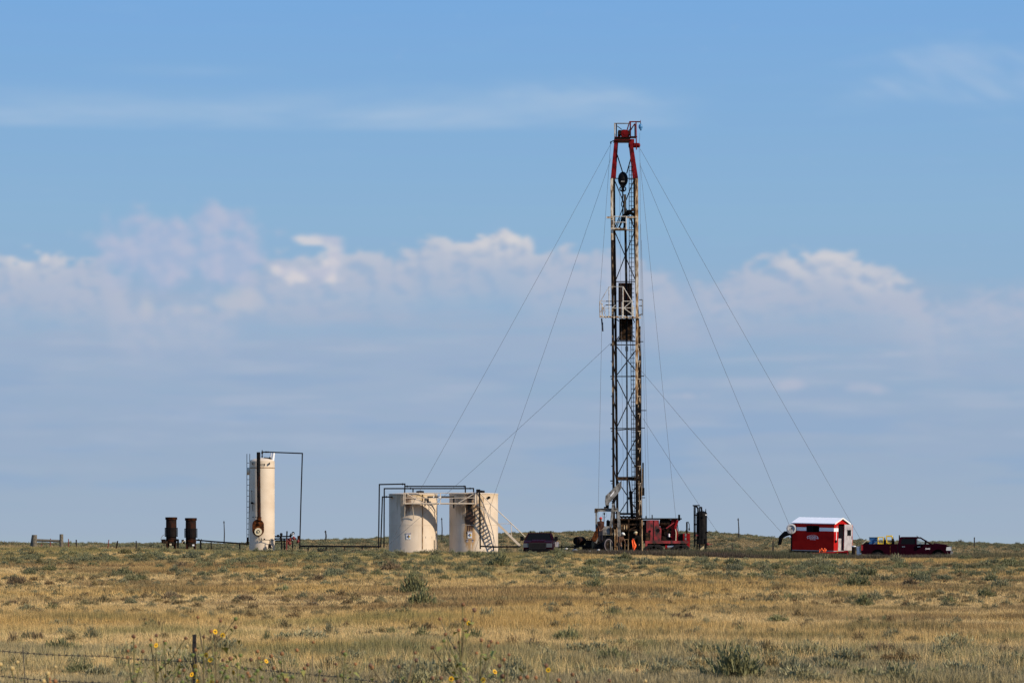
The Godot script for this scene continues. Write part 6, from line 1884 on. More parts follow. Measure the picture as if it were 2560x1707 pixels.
func people() -> void:
	mat("hat_red", lin(0.5, 0.02, 0.015), 0.35)
	mat("hat_white", lin(0.72, 0.7, 0.62), 0.4)
	mat("hat_tan", lin(0.5, 0.42, 0.24), 0.4)
	var V := func(x: float, y: float, z: float) -> Vector3: return Vector3(x, y, z)
	# derrickman leaning over the rail of the basket, seen from behind his left side, facing right
	frame(1480, 290, 0.19135, 200.0)
	base = Vector3.ZERO
	var at := L(400, 1473, 0.25)
	base = at
	var dark := lin(0.005, 0.005, 0.007)
	person("derrickman in dark clothes bending over the basket rail high on the mast", at, {"pelvis": L(412, 1318, 0.25), "chest": L(480, 1256, 0.25), "neck": L(512, 1238, 0.25), "head": L(532, 1226, 0.25),
		"lshoulder": L(486, 1262, 0.45), "lelbow": L(535, 1292, 0.48), "lwrist": L(556, 1322, 0.4), "rshoulder": L(500, 1250, 0.05), "relbow": L(548, 1275, 0.0), "rwrist": L(580, 1296, 0.05),
		"lhip": L(402, 1330, 0.36), "lknee": L(384, 1392, 0.4), "lankle": L(356, 1456, 0.4), "ltoe": L(378, 1464, 0.42), "rhip": L(420, 1332, 0.14), "rknee": L(426, 1398, 0.1), "rankle": L(420, 1456, 0.08), "rtoe": L(444, 1464, 0.1)},
		Vector3(0.8, -0.5, 0.25), dark, lin(0.007, 0.008, 0.012), "none")
	# hand with the red hard hat, standing on the pump jack base
	frame(1400, 1170, 0.17007, 196.0)
	base = Vector3.ZERO
	at = L(598, 1075, 0.6)
	at.y = L(598, 1080, 0.6).y
	base = at
	var brown := lin(0.06, 0.03, 0.022)
	person("worker in red hard hat and brown coat standing on the pump jack", at, {"pelvis": L(596, 895, 0.6), "chest": L(598, 820, 0.6), "neck": L(600, 786, 0.6), "head": L(600, 754, 0.62),
		"lshoulder": L(566, 800, 0.62), "lelbow": L(562, 858, 0.66), "lwrist": L(580, 905, 0.8), "rshoulder": L(632, 800, 0.58), "relbow": L(642, 860, 0.66), "rwrist": L(622, 898, 0.85),
		"lhip": L(582, 905, 0.6), "lknee": L(578, 985, 0.65), "lankle": L(578, 1060, 0.6), "ltoe": L(574, 1074, 0.78), "rhip": L(610, 905, 0.6), "rknee": L(616, 985, 0.65), "rankle": L(616, 1060, 0.6), "rtoe": L(620, 1074, 0.78)},
		Vector3(0.12, -0.05, 1.0), brown, lin(0.025, 0.025, 0.035), "hat_red")
	# two on the ground at the wellhead
	frame(1400, 1170, 0.17007, 198.5)
	base = Vector3.ZERO
	at = on_ground(1400 + 905 * 0.17007, 196.5)
	base = at
	var fl := 0.05
	D = 196.5
	var tan_ := lin(0.09, 0.05, 0.035)
	var gy := at.y
	var G := func(cx: float, h: float, z: float) -> Vector3: return Vector3(L(cx, 1300).x, h, z)
	person("stooping worker in white hard hat and brown coat below the rig floor", at, {"pelvis": (G as Callable).call(868, 0.93, 0.0), "chest": (G as Callable).call(888, 1.28, 0.1), "neck": (G as Callable).call(908, 1.45, 0.16), "head": (G as Callable).call(924, 1.57, 0.2),
		"lshoulder": (G as Callable).call(870, 1.38, 0.3), "lelbow": (G as Callable).call(866, 1.1, 0.36), "lwrist": (G as Callable).call(890, 0.88, 0.42), "rshoulder": (G as Callable).call(922, 1.36, -0.02), "relbow": (G as Callable).call(948, 1.12, 0.1), "rwrist": (G as Callable).call(970, 0.9, 0.2),
		"lhip": (G as Callable).call(858, 0.9, 0.1), "lknee": (G as Callable).call(866, 0.48, 0.16), "lankle": (G as Callable).call(856, 0.09, 0.1), "ltoe": (G as Callable).call(872, fl, 0.22), "rhip": (G as Callable).call(878, 0.9, -0.1), "rknee": (G as Callable).call(894, 0.48, -0.05), "rankle": (G as Callable).call(890, 0.09, -0.1), "rtoe": (G as Callable).call(908, fl, 0.0)},
		Vector3(0.75, -0.45, 0.5), tan_, lin(0.03, 0.025, 0.025), "hat_white")
	base = Vector3.ZERO
	at = on_ground(1400 + 1140 * 0.17007, 196.5)
	base = at
	var dark2 := lin(0.005, 0.005, 0.007)
	var p4 := person("worker in black clothes and tan hard hat beside an orange cloth", at, {"pelvis": (G as Callable).call(1152, 0.96, 0.0), "chest": (G as Callable).call(1140, 1.32, 0.03), "neck": (G as Callable).call(1128, 1.52, 0.06), "head": (G as Callable).call(1118, 1.64, 0.08),
		"lshoulder": (G as Callable).call(1112, 1.44, 0.12), "lelbow": (G as Callable).call(1098, 1.2, 0.3), "lwrist": (G as Callable).call(1084, 1.26, 0.5), "rshoulder": (G as Callable).call(1168, 1.44, -0.05), "relbow": (G as Callable).call(1184, 1.16, 0.02), "rwrist": (G as Callable).call(1166, 0.92, 0.16),
		"lhip": (G as Callable).call(1140, 0.92, 0.06), "lknee": (G as Callable).call(1130, 0.5, 0.12), "lankle": (G as Callable).call(1136, 0.09, 0.08), "ltoe": (G as Callable).call(1114, fl, 0.2), "rhip": (G as Callable).call(1166, 0.92, -0.04), "rknee": (G as Callable).call(1172, 0.5, 0.0), "rankle": (G as Callable).call(1176, 0.09, -0.06), "rtoe": (G as Callable).call(1158, fl, 0.08)},
		Vector3(-0.7, -0.25, 0.7), dark2, dark2, "hat_tan")
	# the cloth that he holds up: a narrow folded sheet hanging to the brush
	base = Vector3.ZERO
	var c0 := at + Vector3(L(1080, 1300, 0.0).x - at.x, 1.28, 0.52)
	var o := thing("orange_cloth", "bright orange cloth hanging from the hand of the worker in black", "cloth", c0)
	var b := mb()
	var w := [[-0.08, 0.02], [-0.13, 0.04], [-0.12, 0.08], [-0.1, 0.13], [-0.08, 0.2], [-0.06, 0.19], [-0.05, 0.12], [-0.04, 0.09], [-0.06, 0.07]]
	for i in w.size() - 1:
		for k in 6:
			var u0 := k / 6.0
			var u1 := (k + 1) / 6.0
			var g := func(row: int, u: float) -> Vector3: return Vector3(lerpf(w[row][0], w[row][1], u), 0.02 - row * 0.115, 0.035 * sin(u * 9.0 + row * 0.6))
			b.quad((g as Callable).call(i + 1, u0), (g as Callable).call(i + 1, u1), (g as Callable).call(i, u1), (g as Callable).call(i, u0))
	obj("cloth", b, M.orange, o)


# ---------------------------------------------------------------- plants
func blade(b: MB, p: Vector3, dir: Vector3, side: Vector3, len_: float, w: float, droop: float, c: Color) -> void:
	b.tint = c
	var m := p + dir * len_ * 0.55
	var e := p + dir * len_ * 0.96 + Vector3(dir.x, -0.4, dir.z) * droop * len_
	b.tri(p - side * w * 0.5, p + side * w * 0.5, m + side * w * 0.4)
	b.tri(p - side * w * 0.5, m + side * w * 0.4, m - side * w * 0.4)
	b.tri(m - side * w * 0.4, m + side * w * 0.4, e)

func tuft(seed_: int, n: int, rad: float, h0: float, h1: float, lean: float, w: float, droop: float, jitter := 0.25) -> ArrayMesh:
	var r := RandomNumberGenerator.new()
	r.seed = seed_
	var b := mb()
	b.colored = true
	for i in n:
		var a := r.randf() * TAU
		var q := sqrt(r.randf()) * rad
		var out := Vector3(cos(a), 0, sin(a))
		var tilt := r.randf_range(0.05, 1.0) * lean
		var dir := (Vector3.UP + out * tilt + Vector3(r.randf_range(-1, 1), 0, r.randf_range(-1, 1)) * 0.15).normalized()
		var t := r.randf() * TAU
		var k := 1.0 + r.randf_range(-jitter, jitter)
		var warm := r.randf_range(-0.06, 0.06)
		blade(b, out * q - Vector3(0, 0.04, 0), dir, Vector3(cos(t), 0, sin(t)), r.randf_range(h0, h1), w * r.randf_range(0.6, 1.2), droop * r.randf(), Color(k * (1 + warm), k, k * (1 - warm)))
	return b.mesh()

func sage(seed_: int, sprigs: int, leaves: int, flat: float, leaf: float, rough := 0.35) -> ArrayMesh:
	# a shrub about one metre wide: sprigs that fan out from the foot, each with narrow leaves along its outer half, some bare twigs
	var r := RandomNumberGenerator.new()
	r.seed = seed_
	var b := mb()
	b.colored = true
	var lobes := []
	for i in 7: lobes.append([r.randf() * TAU, r.randf_range(0.75, 1.2)])
	for i in sprigs:
		var a := r.randf() * TAU
		var el := asin(clampf(r.randf_range(0.02, 1.0), 0, 1))
		var dir := Vector3(cos(a) * cos(el), sin(el), sin(a) * cos(el))
		var reach := 0.5 * r.randf_range(1.0 - rough, 1.05)
		for l in lobes:
			var d := absf(wrapf(a - l[0], -PI, PI))
			if d < 0.5: reach *= lerpf(l[1], 1.0, d / 0.5)
		var p0 := Vector3(dir.x * 0.12, 0.0, dir.z * 0.12)
		var p1 := Vector3(dir.x * reach, dir.y * reach * flat * 2.0, dir.z * reach)
		var k := r.randf_range(0.75, 1.25)
		b.tint = Color(0.62, 0.5, 0.36) * k
		var sd := Vector3(-sin(a), 0, cos(a)) * 0.006
		b.tri(p0 - sd, p0 + sd, p1)
		for j in leaves:
			var u := r.randf_range(0.5, 1.0)
			var c := p0.lerp(p1, u)
			var ld := (dir * 0.6 + Vector3(0, 0.7, 0) + Vector3(r.randf_range(-1, 1), r.randf_range(-0.4, 1), r.randf_range(-1, 1)) * 0.8).normalized()
			var s := ld.cross(Vector3(r.randf_range(-1, 1), r.randf_range(-1, 1), r.randf_range(-1, 1))).normalized()
			var g := k * r.randf_range(0.85, 1.15)
			b.tint = Color(g, g, g)
			var L_ := leaf * r.randf_range(0.6, 1.3)
			b.tri(c - s * L_ * 0.17, c + s * L_ * 0.17, c + ld * L_)
	return b.mesh()

func yucca(seed_: int, n: int) -> ArrayMesh:
	var r := RandomNumberGenerator.new()
	r.seed = seed_
	var b := mb()
	b.colored = true
	for i in n:
		var a := r.randf() * TAU
		var el := lerpf(0.12, 1.5, sqrt(r.randf()))
		var dir := Vector3(cos(a) * cos(el), sin(el), sin(a) * cos(el))
		var s := Vector3(-sin(a), 0, cos(a))
		var k := r.randf_range(0.7, 1.35)
		var c := Color(k, k, k * r.randf_range(0.85, 1.0))
		if el < 0.4 and r.randf() < 0.6: c = Color(1.9, 1.5, 1.0) * k
		blade(b, dir * 0.03, dir, s, r.randf_range(0.38, 0.56), 0.02, 0.08, c)
	return b.mesh()

func scatter(called: String, meshes: Array, spots: Array, tints: Array) -> void:
	# spots are [mesh number, transform]; one object per mesh
	for m in meshes.size():
		var n := 0
		for s in spots: if s[0] == m: n += 1
		if n == 0: continue
		var mm := MultiMesh.new()
		mm.transform_format = MultiMesh.TRANSFORM_3D
		mm.use_colors = true
		mm.mesh = meshes[m]
		mm.instance_count = n
		var k := 0
		for i in spots.size():
			if spots[i][0] != m: continue
			mm.set_instance_transform(k, spots[i][1])
			mm.set_instance_color(k, tints[i])
			k += 1
		var o := MultiMeshInstance3D.new()
		o.name = numbered(called)
		o.multimesh = mm
		o.material_override = M.leafy
		o.set_meta("kind", "stuff")
		add_child(o)

func stand(p: Vector3, s: float, sy: float, lean := 0.0) -> Transform3D:
	var q := Basis(Vector3.UP, rng.randf() * TAU)
	if lean > 0.0: q = Basis(Vector3(1, 0, 0), rng.randf_range(-lean, lean)) * Basis(Vector3(0, 0, 1), rng.randf_range(-lean, lean)) * q
	return Transform3D(q * Basis.from_scale(Vector3(s, sy, s)), p)

func spot(d0: float, d1: float, margin := 260.0) -> Vector3:
	while true:   # evenly over the land in view and nine metres to either side of it
		var d := sqrt(rng.randf_range(d0 * d0, d1 * d1))
		var most := margin + 9.0 / d0 * F
		var px := rng.randf_range(-most, 2560.0 + most)
		var edge := margin + 9.0 / d * F
		if px >= -edge and px <= 2560.0 + edge: return on_ground(px, d)
	return Vector3.ZERO

func px_of(p: Vector3) -> float:
	return 1280.0 + p.x / -p.z * F

func occupied(p: Vector3) -> bool:   # the worn pad under the tanks, rig and trucks stays nearly bare
	var px := px_of(p)
	return -p.z > 188.0 and -p.z < 216.0 and (px > 940.0 and px < 2420.0)

func plants() -> void:
	patch.seed = 5
	var straw := lin(0.68, 0.48, 0.205)
	var gold := lin(0.5, 0.325, 0.105)
	var rusty := lin(0.21, 0.13, 0.05)
	var green := lin(0.215, 0.205, 0.065)
	var grey := lin(0.33, 0.285, 0.15)
	var sage_c := lin(0.2, 0.205, 0.11)
	var bluish := lin(0.22, 0.21, 0.115)
	# grass: near tufts fine, far ones coarser
	var near := []
	for i in 6: near.append(tuft(100 + i, 44, 0.12, 0.1, 0.26, 0.6, 0.007, 0.2))
	var mid := []
	for i in 5: mid.append(tuft(200 + i, 30, 0.17, 0.1, 0.26, 0.6, 0.013, 0.15))
	var far := []
	for i in 4: far.append(tuft(300 + i, 22, 0.36, 0.1, 0.3, 0.8, 0.035, 0.1))
	for band in [[near, 41.0, 84.0, 56000], [mid, 84.0, 189.0, 104000], [far, 187.0, 470.0, 67000]]:
		var spots := []
		var tints := []
		for i in band[3]:
			var p := spot(band[1], band[2])
			var d := -p.z
			if occupied(p) and rng.randf() < 0.6: continue
			if d > 460.0: continue
			var px := px_of(p)
			var n1 := patch.get_noise_2d(p.x, p.z)
			var n2 := patch.get_noise_2d(p.x * 0.45 + 300.0, p.z * 0.35)
			var n3 := patch.get_noise_2d(p.x * 2.6, p.z * 2.6 + 800.0)
			var c := straw.lerp(gold, clampf(0.4 + n1 * 1.4, 0, 1))
			c = c.lerp(rusty, clampf(n2 * 1.6 + n3 * 1.7 - 0.1, 0.0, 0.85))
			c = c.lerp(green, clampf(n3 * 1.2 - n2 * 0.8 - 0.2, 0.0, 0.7))
			var h := clampf(0.8 + n1 * 0.7 + n3 * 0.6, 0.4, 1.5)
			if d < 58.0:
				var k := clampf((57.0 - d) / 18.0 + n3 * 2.0 + n2 * 1.2, 0.0, 0.7)
				c = c.lerp(grey.lerp(green, clampf(0.4 + n1 * 1.5, 0, 1)), k)
				h *= 1.2
			elif d > 140.0 and d < 187.0:
				if px < 1430.0: c = c.lerp(green.lerp(rusty, 0.3), clampf(0.3 + n3 * 1.6 + n1 * 0.8 + (d - 150.0) * 0.01, 0.0, 0.85))
				elif d > 177.0: c = c.lerp(lin(0.085, 0.06, 0.035), 0.8)
			if d >= 187.0:
				c = c.lerp(lin(0.235, 0.195, 0.105).lerp(rusty, 0.35), 0.72)
				h = 0.8 + n3 * 0.3
			var s := rng.randf_range(0.8, 1.35)
			c = c * rng.randf_range(0.82, 1.15)
			c.a = 1.0
			spots.append([rng.randi() % band[0].size(), stand(p, s, s * h, 0.12)])
			tints.append(c)
		scatter("dry_grass", band[0], spots, tints)
	# taller stems standing loosely in the nearest strip
	var tall := []
	for i in 4: tall.append(tuft(500 + i, 16, 0.16, 0.22, 0.5, 0.55, 0.006, 0.35))
	var spots_t := []
	var tints_t := []
	for i in 6300:
		var p := spot(41.0, 66.0)
		var n := patch.get_noise_2d(p.x * 1.8 + 50.0, p.z * 1.8)
		if n < 0.0 or rng.randf() < (-p.z - 48.0) / 20.0: continue
		var c := straw.lerp(green, clampf(rng.randf() * 1.6 - 0.5, 0, 1))
		spots_t.append([rng.randi() % 4, stand(p, 1.0, rng.randf_range(0.7, 1.15), 0.15)])
		tints_t.append(c)
	scatter("tall_grass", tall, spots_t, tints_t)
	# dark weeds in the hollow before the rig and the trucks
	var weed := []
	for i in 4: weed.append(tuft(400 + i, 34, 0.22, 0.24, 0.56, 0.5, 0.02, 0.1, 0.4))
	var spots := []
	var tints := []
	for i in 6500:
		var d := rng.randf_range(177.0, 191.0)
		var px := rng.randf_range(1425.0, 2960.0)
		var p := on_ground(px, d)
		var n := patch.get_noise_2d(p.x * 1.4, p.z * 1.4)
		var c := lin(0.06, 0.042, 0.026).lerp(lin(0.075, 0.085, 0.03), clampf(0.45 + n * 1.6, 0, 1)).lerp(lin(0.1, 0.055, 0.035), rng.randf() * 0.5)
		if px > 2380.0: c = c.lerp(lin(0.17, 0.14, 0.06), 0.6)
		var s := rng.randf_range(0.7, 1.15)
		spots.append([rng.randi() % 4, stand(p, s, s * (0.95 + n * 0.5), 0.1)])
		tints.append(c)
	scatter("weeds", weed, spots, tints)
	# sagebrush: the shrubs one can pick out of the photograph stand as things of their own
	var shrubs := [sage(1, 190, 7, 0.34, 0.1), sage(2, 210, 7, 0.42, 0.085), sage(3, 170, 8, 0.3, 0.11), sage(4, 220, 6, 0.38, 0.09), sage(5, 180, 7, 0.46, 0.1, 0.5)]
	var spiky := [yucca(11, 110), yucca(12, 90), yucca(13, 130)]
	individuals(shrubs, spiky)
	# and the rest of them, beyond counting
	spots = []
	tints = []
	for i in 6000:
		var p := spot(46.0, 150.0)
		var n := patch.get_noise_2d(p.x * 0.7 + 90.0, p.z * 0.7)
		if n < 0.02 and rng.randf() < 0.7: continue
		var s := rng.randf_range(0.15, 0.5)
		var c := sage_c.lerp(bluish, rng.randf()).lerp(gold, rng.randf() * 0.6).lerp(rusty, clampf(rng.randf() * 1.5 - 0.6, 0, 0.9)) * rng.randf_range(0.8, 1.1)
		c.a = 1.0
		spots.append([rng.randi() % 5, stand(p - Vector3(0, 0.03, 0), s, s * 1.15 + 0.1)])
		tints.append(c)
	for i in 320:
		var d := rng.randf_range(42.0, 58.0)
		var p := on_ground(rng.randf_range(-1600.0, 4150.0), d)
		if rng.randf() < (d - 46.0) / 14.0: continue
		var s := rng.randf_range(0.3, 0.95)
		var c := lin(0.38, 0.335, 0.175).lerp(bluish, rng.randf()).lerp(green, rng.randf() * 0.35)
		spots.append([rng.randi() % 5, stand(p - Vector3(0, 0.04, 0), s, s * 0.6 + 0.25)])
		tints.append(c)
	for i in 3600:
		var d := rng.randf_range(112.0, 178.0)
		var px := rng.randf_range(-750.0, 3310.0)
		if px > 1430.0 and d > 158.0 and rng.randf() < (0.55 if d < 168.0 else 1.0): continue
		if d < 135.0 and rng.randf() < 0.45: continue
		var p := on_ground(px, d)
		var n := patch.get_noise_2d(p.x * 0.8 + 90.0, p.z * 0.8)
		if n < -0.05 and rng.randf() < 0.7: continue
		var s := rng.randf_range(0.3, 0.95)
		var c := sage_c.lerp(green, rng.randf() * 0.6).lerp(rusty, clampf(rng.randf() - 0.6, 0, 0.4)) * rng.randf_range(0.75, 1.05)
		c.a = 1.0
		spots.append([rng.randi() % 5, stand(p - Vector3(0, 0.05, 0), s, s * rng.randf_range(0.7, 1.2) + 0.15)])
		tints.append(c)
	for i in 9000:
		var p := spot(214.0, 468.0)
		if occupied(p): continue
		var n := patch.get_noise_2d(p.x * 0.5 + 90.0, p.z * 0.25)
		if n < 0.0 and rng.randf() < 0.6: continue
		var s := rng.randf_range(0.4, 1.3)
		var c := sage_c.lerp(rusty, clampf(rng.randf() - 0.5, 0, 0.5)) * rng.randf_range(0.65, 1.1)
		c.a = 1.0
		spots.append([rng.randi() % 5, stand(p - Vector3(0, 0.05, 0), s, s * rng.randf_range(0.6, 1.0) + 0.1)])
		tints.append(c)
	scatter("brush", shrubs, spots, tints)

# Shrubs read off the photograph: pixel across, pixel down of the foot, width in pixels, kind (0 grey sage, 1 green sage, 2 yucca, 3 brown).
const NEAR_A := [[850, 262, 100, 0], [1970, 312, 160, 2], [180, 448, 130, 0], [350, 446, 100, 1], [380, 545, 130, 0], [440, 610, 120, 0], [640, 632, 140, 0], [110, 512, 70, 1], [765, 532, 80, 1], [1060, 490, 110, 0], [1200, 503, 100, 1], [1035, 566, 120, 1], [1450, 505, 80, 0], [640, 130, 80, 1], [340, 168, 110, 1], [715, 185, 60, 2], [80, 400, 80, 3], [550, 445, 80, 1], [2120, 630, 110, 0], [1840, 660, 70, 1], [1950, 464, 70, 1], [430, 740, 260, 1], [90, 668, 90, 3], [1650, 760, 170, 0], [2290, 770, 170, 2], [820, 845, 80, 1], [630, 288, 80, 3], [1700, 370, 130, 3], [2100, 355, 70, 0], [120, 268, 150, 3], [1240, 150, 120, 3], [2200, 240, 110, 3], [1120, 25, 70, 2], [1180, 360, 130, 3], [2160, 415, 100, 3], [560, 880, 230, 1], [260, 640, 80, 3], [1480, 660, 120, 3]]
const NEAR_B := [[510, 325, 230, 4], [340, 232, 90, 0], [340, 275, 70, 1], [720, 236, 100, 1], [1260, 216, 80, 0], [1130, 270, 80, 0], [1045, 226, 50, 0], [1440, 220, 60, 3], [1690, 205, 90, 0], [1600, 268, 90, 0], [1760, 298, 150, 1], [2190, 260, 90, 2], [1140, 380, 80, 0], [1415, 385, 110, 1], [1560, 385, 100, 1], [560, 415, 220, 1], [450, 484, 150, 1], [370, 602, 110, 1], [560, 630, 140, 1], [930, 640, 140, 1], [1575, 655, 200, 1], [1630, 494, 120, 0], [1890, 486, 150, 1], [1450, 476, 60, 0], [1930, 606, 130, 0], [1950, 692, 120, 1], [2130, 705, 180, 1], [1340, 705, 150, 3], [280, 800, 210, 2], [60, 800, 150, 2], [520, 775, 140, 1], [560, 905, 260, 0], [1220, 900, 220, 0], [1900, 800, 240, 1], [2200, 905, 210, 0], [660, 112, 140, 1], [1100, 140, 180, 1], [1290, 118, 100, 0], [1740, 128, 110, 1], [1960, 96, 120, 1], [2100, 132, 150, 0], [80, 166, 90, 1], [350, 160, 150, 3], [2340, 345, 80, 0], [2160, 315, 90, 3], [760, 495, 70, 2], [1010, 500, 130, 0], [1060, 790, 150, 1], [1680, 880, 220, 2], [2130, 780, 130, 2], [2330, 500, 90, 3]]
const NEAR_C := [[370, 160, 120, 0], [540, 215, 120, 0], [650, 124, 80, 0], [740, 360, 150, 1], [915, 352, 90, 0], [1000, 288, 60, 3], [630, 264, 50, 0], [950, 130, 170, 0], [1150, 156, 130, 0], [1290, 200, 130, 1], [1200, 272, 200, 4], [1030, 228, 90, 2], [1590, 268, 130, 3], [1650, 275, 90, 2], [1780, 325, 90, 0], [1400, 515, 130, 2], [1270, 522, 70, 1], [1145, 515, 40, 2], [670, 516, 150, 1], [690, 780, 200, 0], [380, 910, 380, 1], [1380, 745, 210, 3], [1800, 745, 190, 0], [60, 720, 130, 0], [410, 582, 70, 1], [180, 535, 70, 0], [120, 600, 80, 0], [1890, 532, 80, 0], [2160, 430, 60, 0], [1850, 388, 110, 1], [2200, 280, 150, 0], [1330, 365, 130, 0], [1250, 405, 150, 1], [2050, 895, 170, 0], [2220, 835, 130, 0], [760, 900, 260, 0], [1750, 900, 200, 1], [1250, 900, 240, 1], [60, 500, 110, 3], [2230, 740, 140, 3], [2100, 340, 120, 1], [450, 60, 60, 0], [1960, 80, 110, 1], [2260, 120, 130, 1], [180, 205, 90, 0], [1480, 110, 110, 0], [860, 560, 90, 3], [1040, 650, 120, 0]]

func individuals(shrubs: Array, spiky: Array) -> void:
	var kinds := [["sagebrush", "grey sagebrush", "sagebrush"], ["sagebrush", "green sagebrush", "sagebrush"], ["yucca", "spiky green yucca", "yucca"], ["dry_shrub", "brown dried shrub", "shrub"]]
	var cols := [lin(0.26, 0.24, 0.125), lin(0.2, 0.195, 0.08), lin(0.28, 0.29, 0.135), lin(0.2, 0.14, 0.072)]
	var marks := [[0, 130, "below the wooden brace"], [130, 360, "below the red stakes"], [360, 560, "below the burner stacks"], [560, 720, "below the heater treater"], [720, 940, "left of the tanks"], [940, 1110, "below the left tank"], [1110, 1270, "below the right tank"], [1270, 1420, "below the front pickup"], [1420, 1620, "below the rig mast"], [1620, 1730, "below the red carrier"], [1730, 1960, "below the black vessel"], [1960, 2140, "below the red shed"], [2140, 2390, "below the side-on pickup"], [2390, 2600, "at far right"]]
	var seen := {}
	var mats := []
	for c in cols:
		var row := []
		for k in 4:
			var m: StandardMaterial3D = M.leafy.duplicate()
			m.albedo_color = (c * (0.82 + 0.12 * k)).linear_to_srgb()
			row.append(m)
		mats.append(row)
	for part in [[NEAR_A, 0.0, 0.3614], [NEAR_B, 850.0, 0.3614], [NEAR_C, 1700.0, 0.3656]]:
		for q in part[0]:
			var px: float = part[1] + q[0] * part[2]
			var py: float = 1370.0 + q[1] * part[2]
			var d := depth_of(px, py)
			var w: float = q[2] * part[2] * d / F * 1.2
			var k: int = q[3] % 4 if q[3] < 4 else 1
			var o := MeshInstance3D.new()
			o.name = numbered(kinds[k][0])
			o.mesh = spiky[rng.randi() % 3] if k == 2 else shrubs[rng.randi() % 5]
			o.material_override = mats[k][rng.randi() % 4]
			o.position = on_ground(px, d) - Vector3(0, 0.04, 0)
			o.rotation.y = rng.randf() * TAU
			var tall := clampf(w * rng.randf_range(0.38, 0.54), 0.26, 0.72)
			o.scale = Vector3(w, tall / 0.55 if k == 2 else tall / 0.4, w)
			add_child(o)
			var size := "small" if w < 0.8 else ("broad" if w > 1.7 else "medium")
			var zone := "close to the fence" if d < 56.0 else ("in near grass" if d < 72.0 else ("mid field" if d < 105.0 else ("far field" if d < 140.0 else "at the field edge")))
			var mark := ""
			for m in marks: if px >= m[0] and px < m[1]: mark = m[2]
			var label := "%s %s %s %s" % [size, kinds[k][1], zone, mark]
			var n: int = seen.get(label, 0)
			seen[label] = n + 1
			if n > 0: label = "%s, %s one" % [label, ["second", "third", "fourth", "fifth"][mini(n - 1, 3)]]
			tag(o, label, kinds[k][2], {"sagebrush": "sagebrush in the field", "yucca": "yuccas in the field", "shrub": "brown shrubs in the field"}[kinds[k][2]])


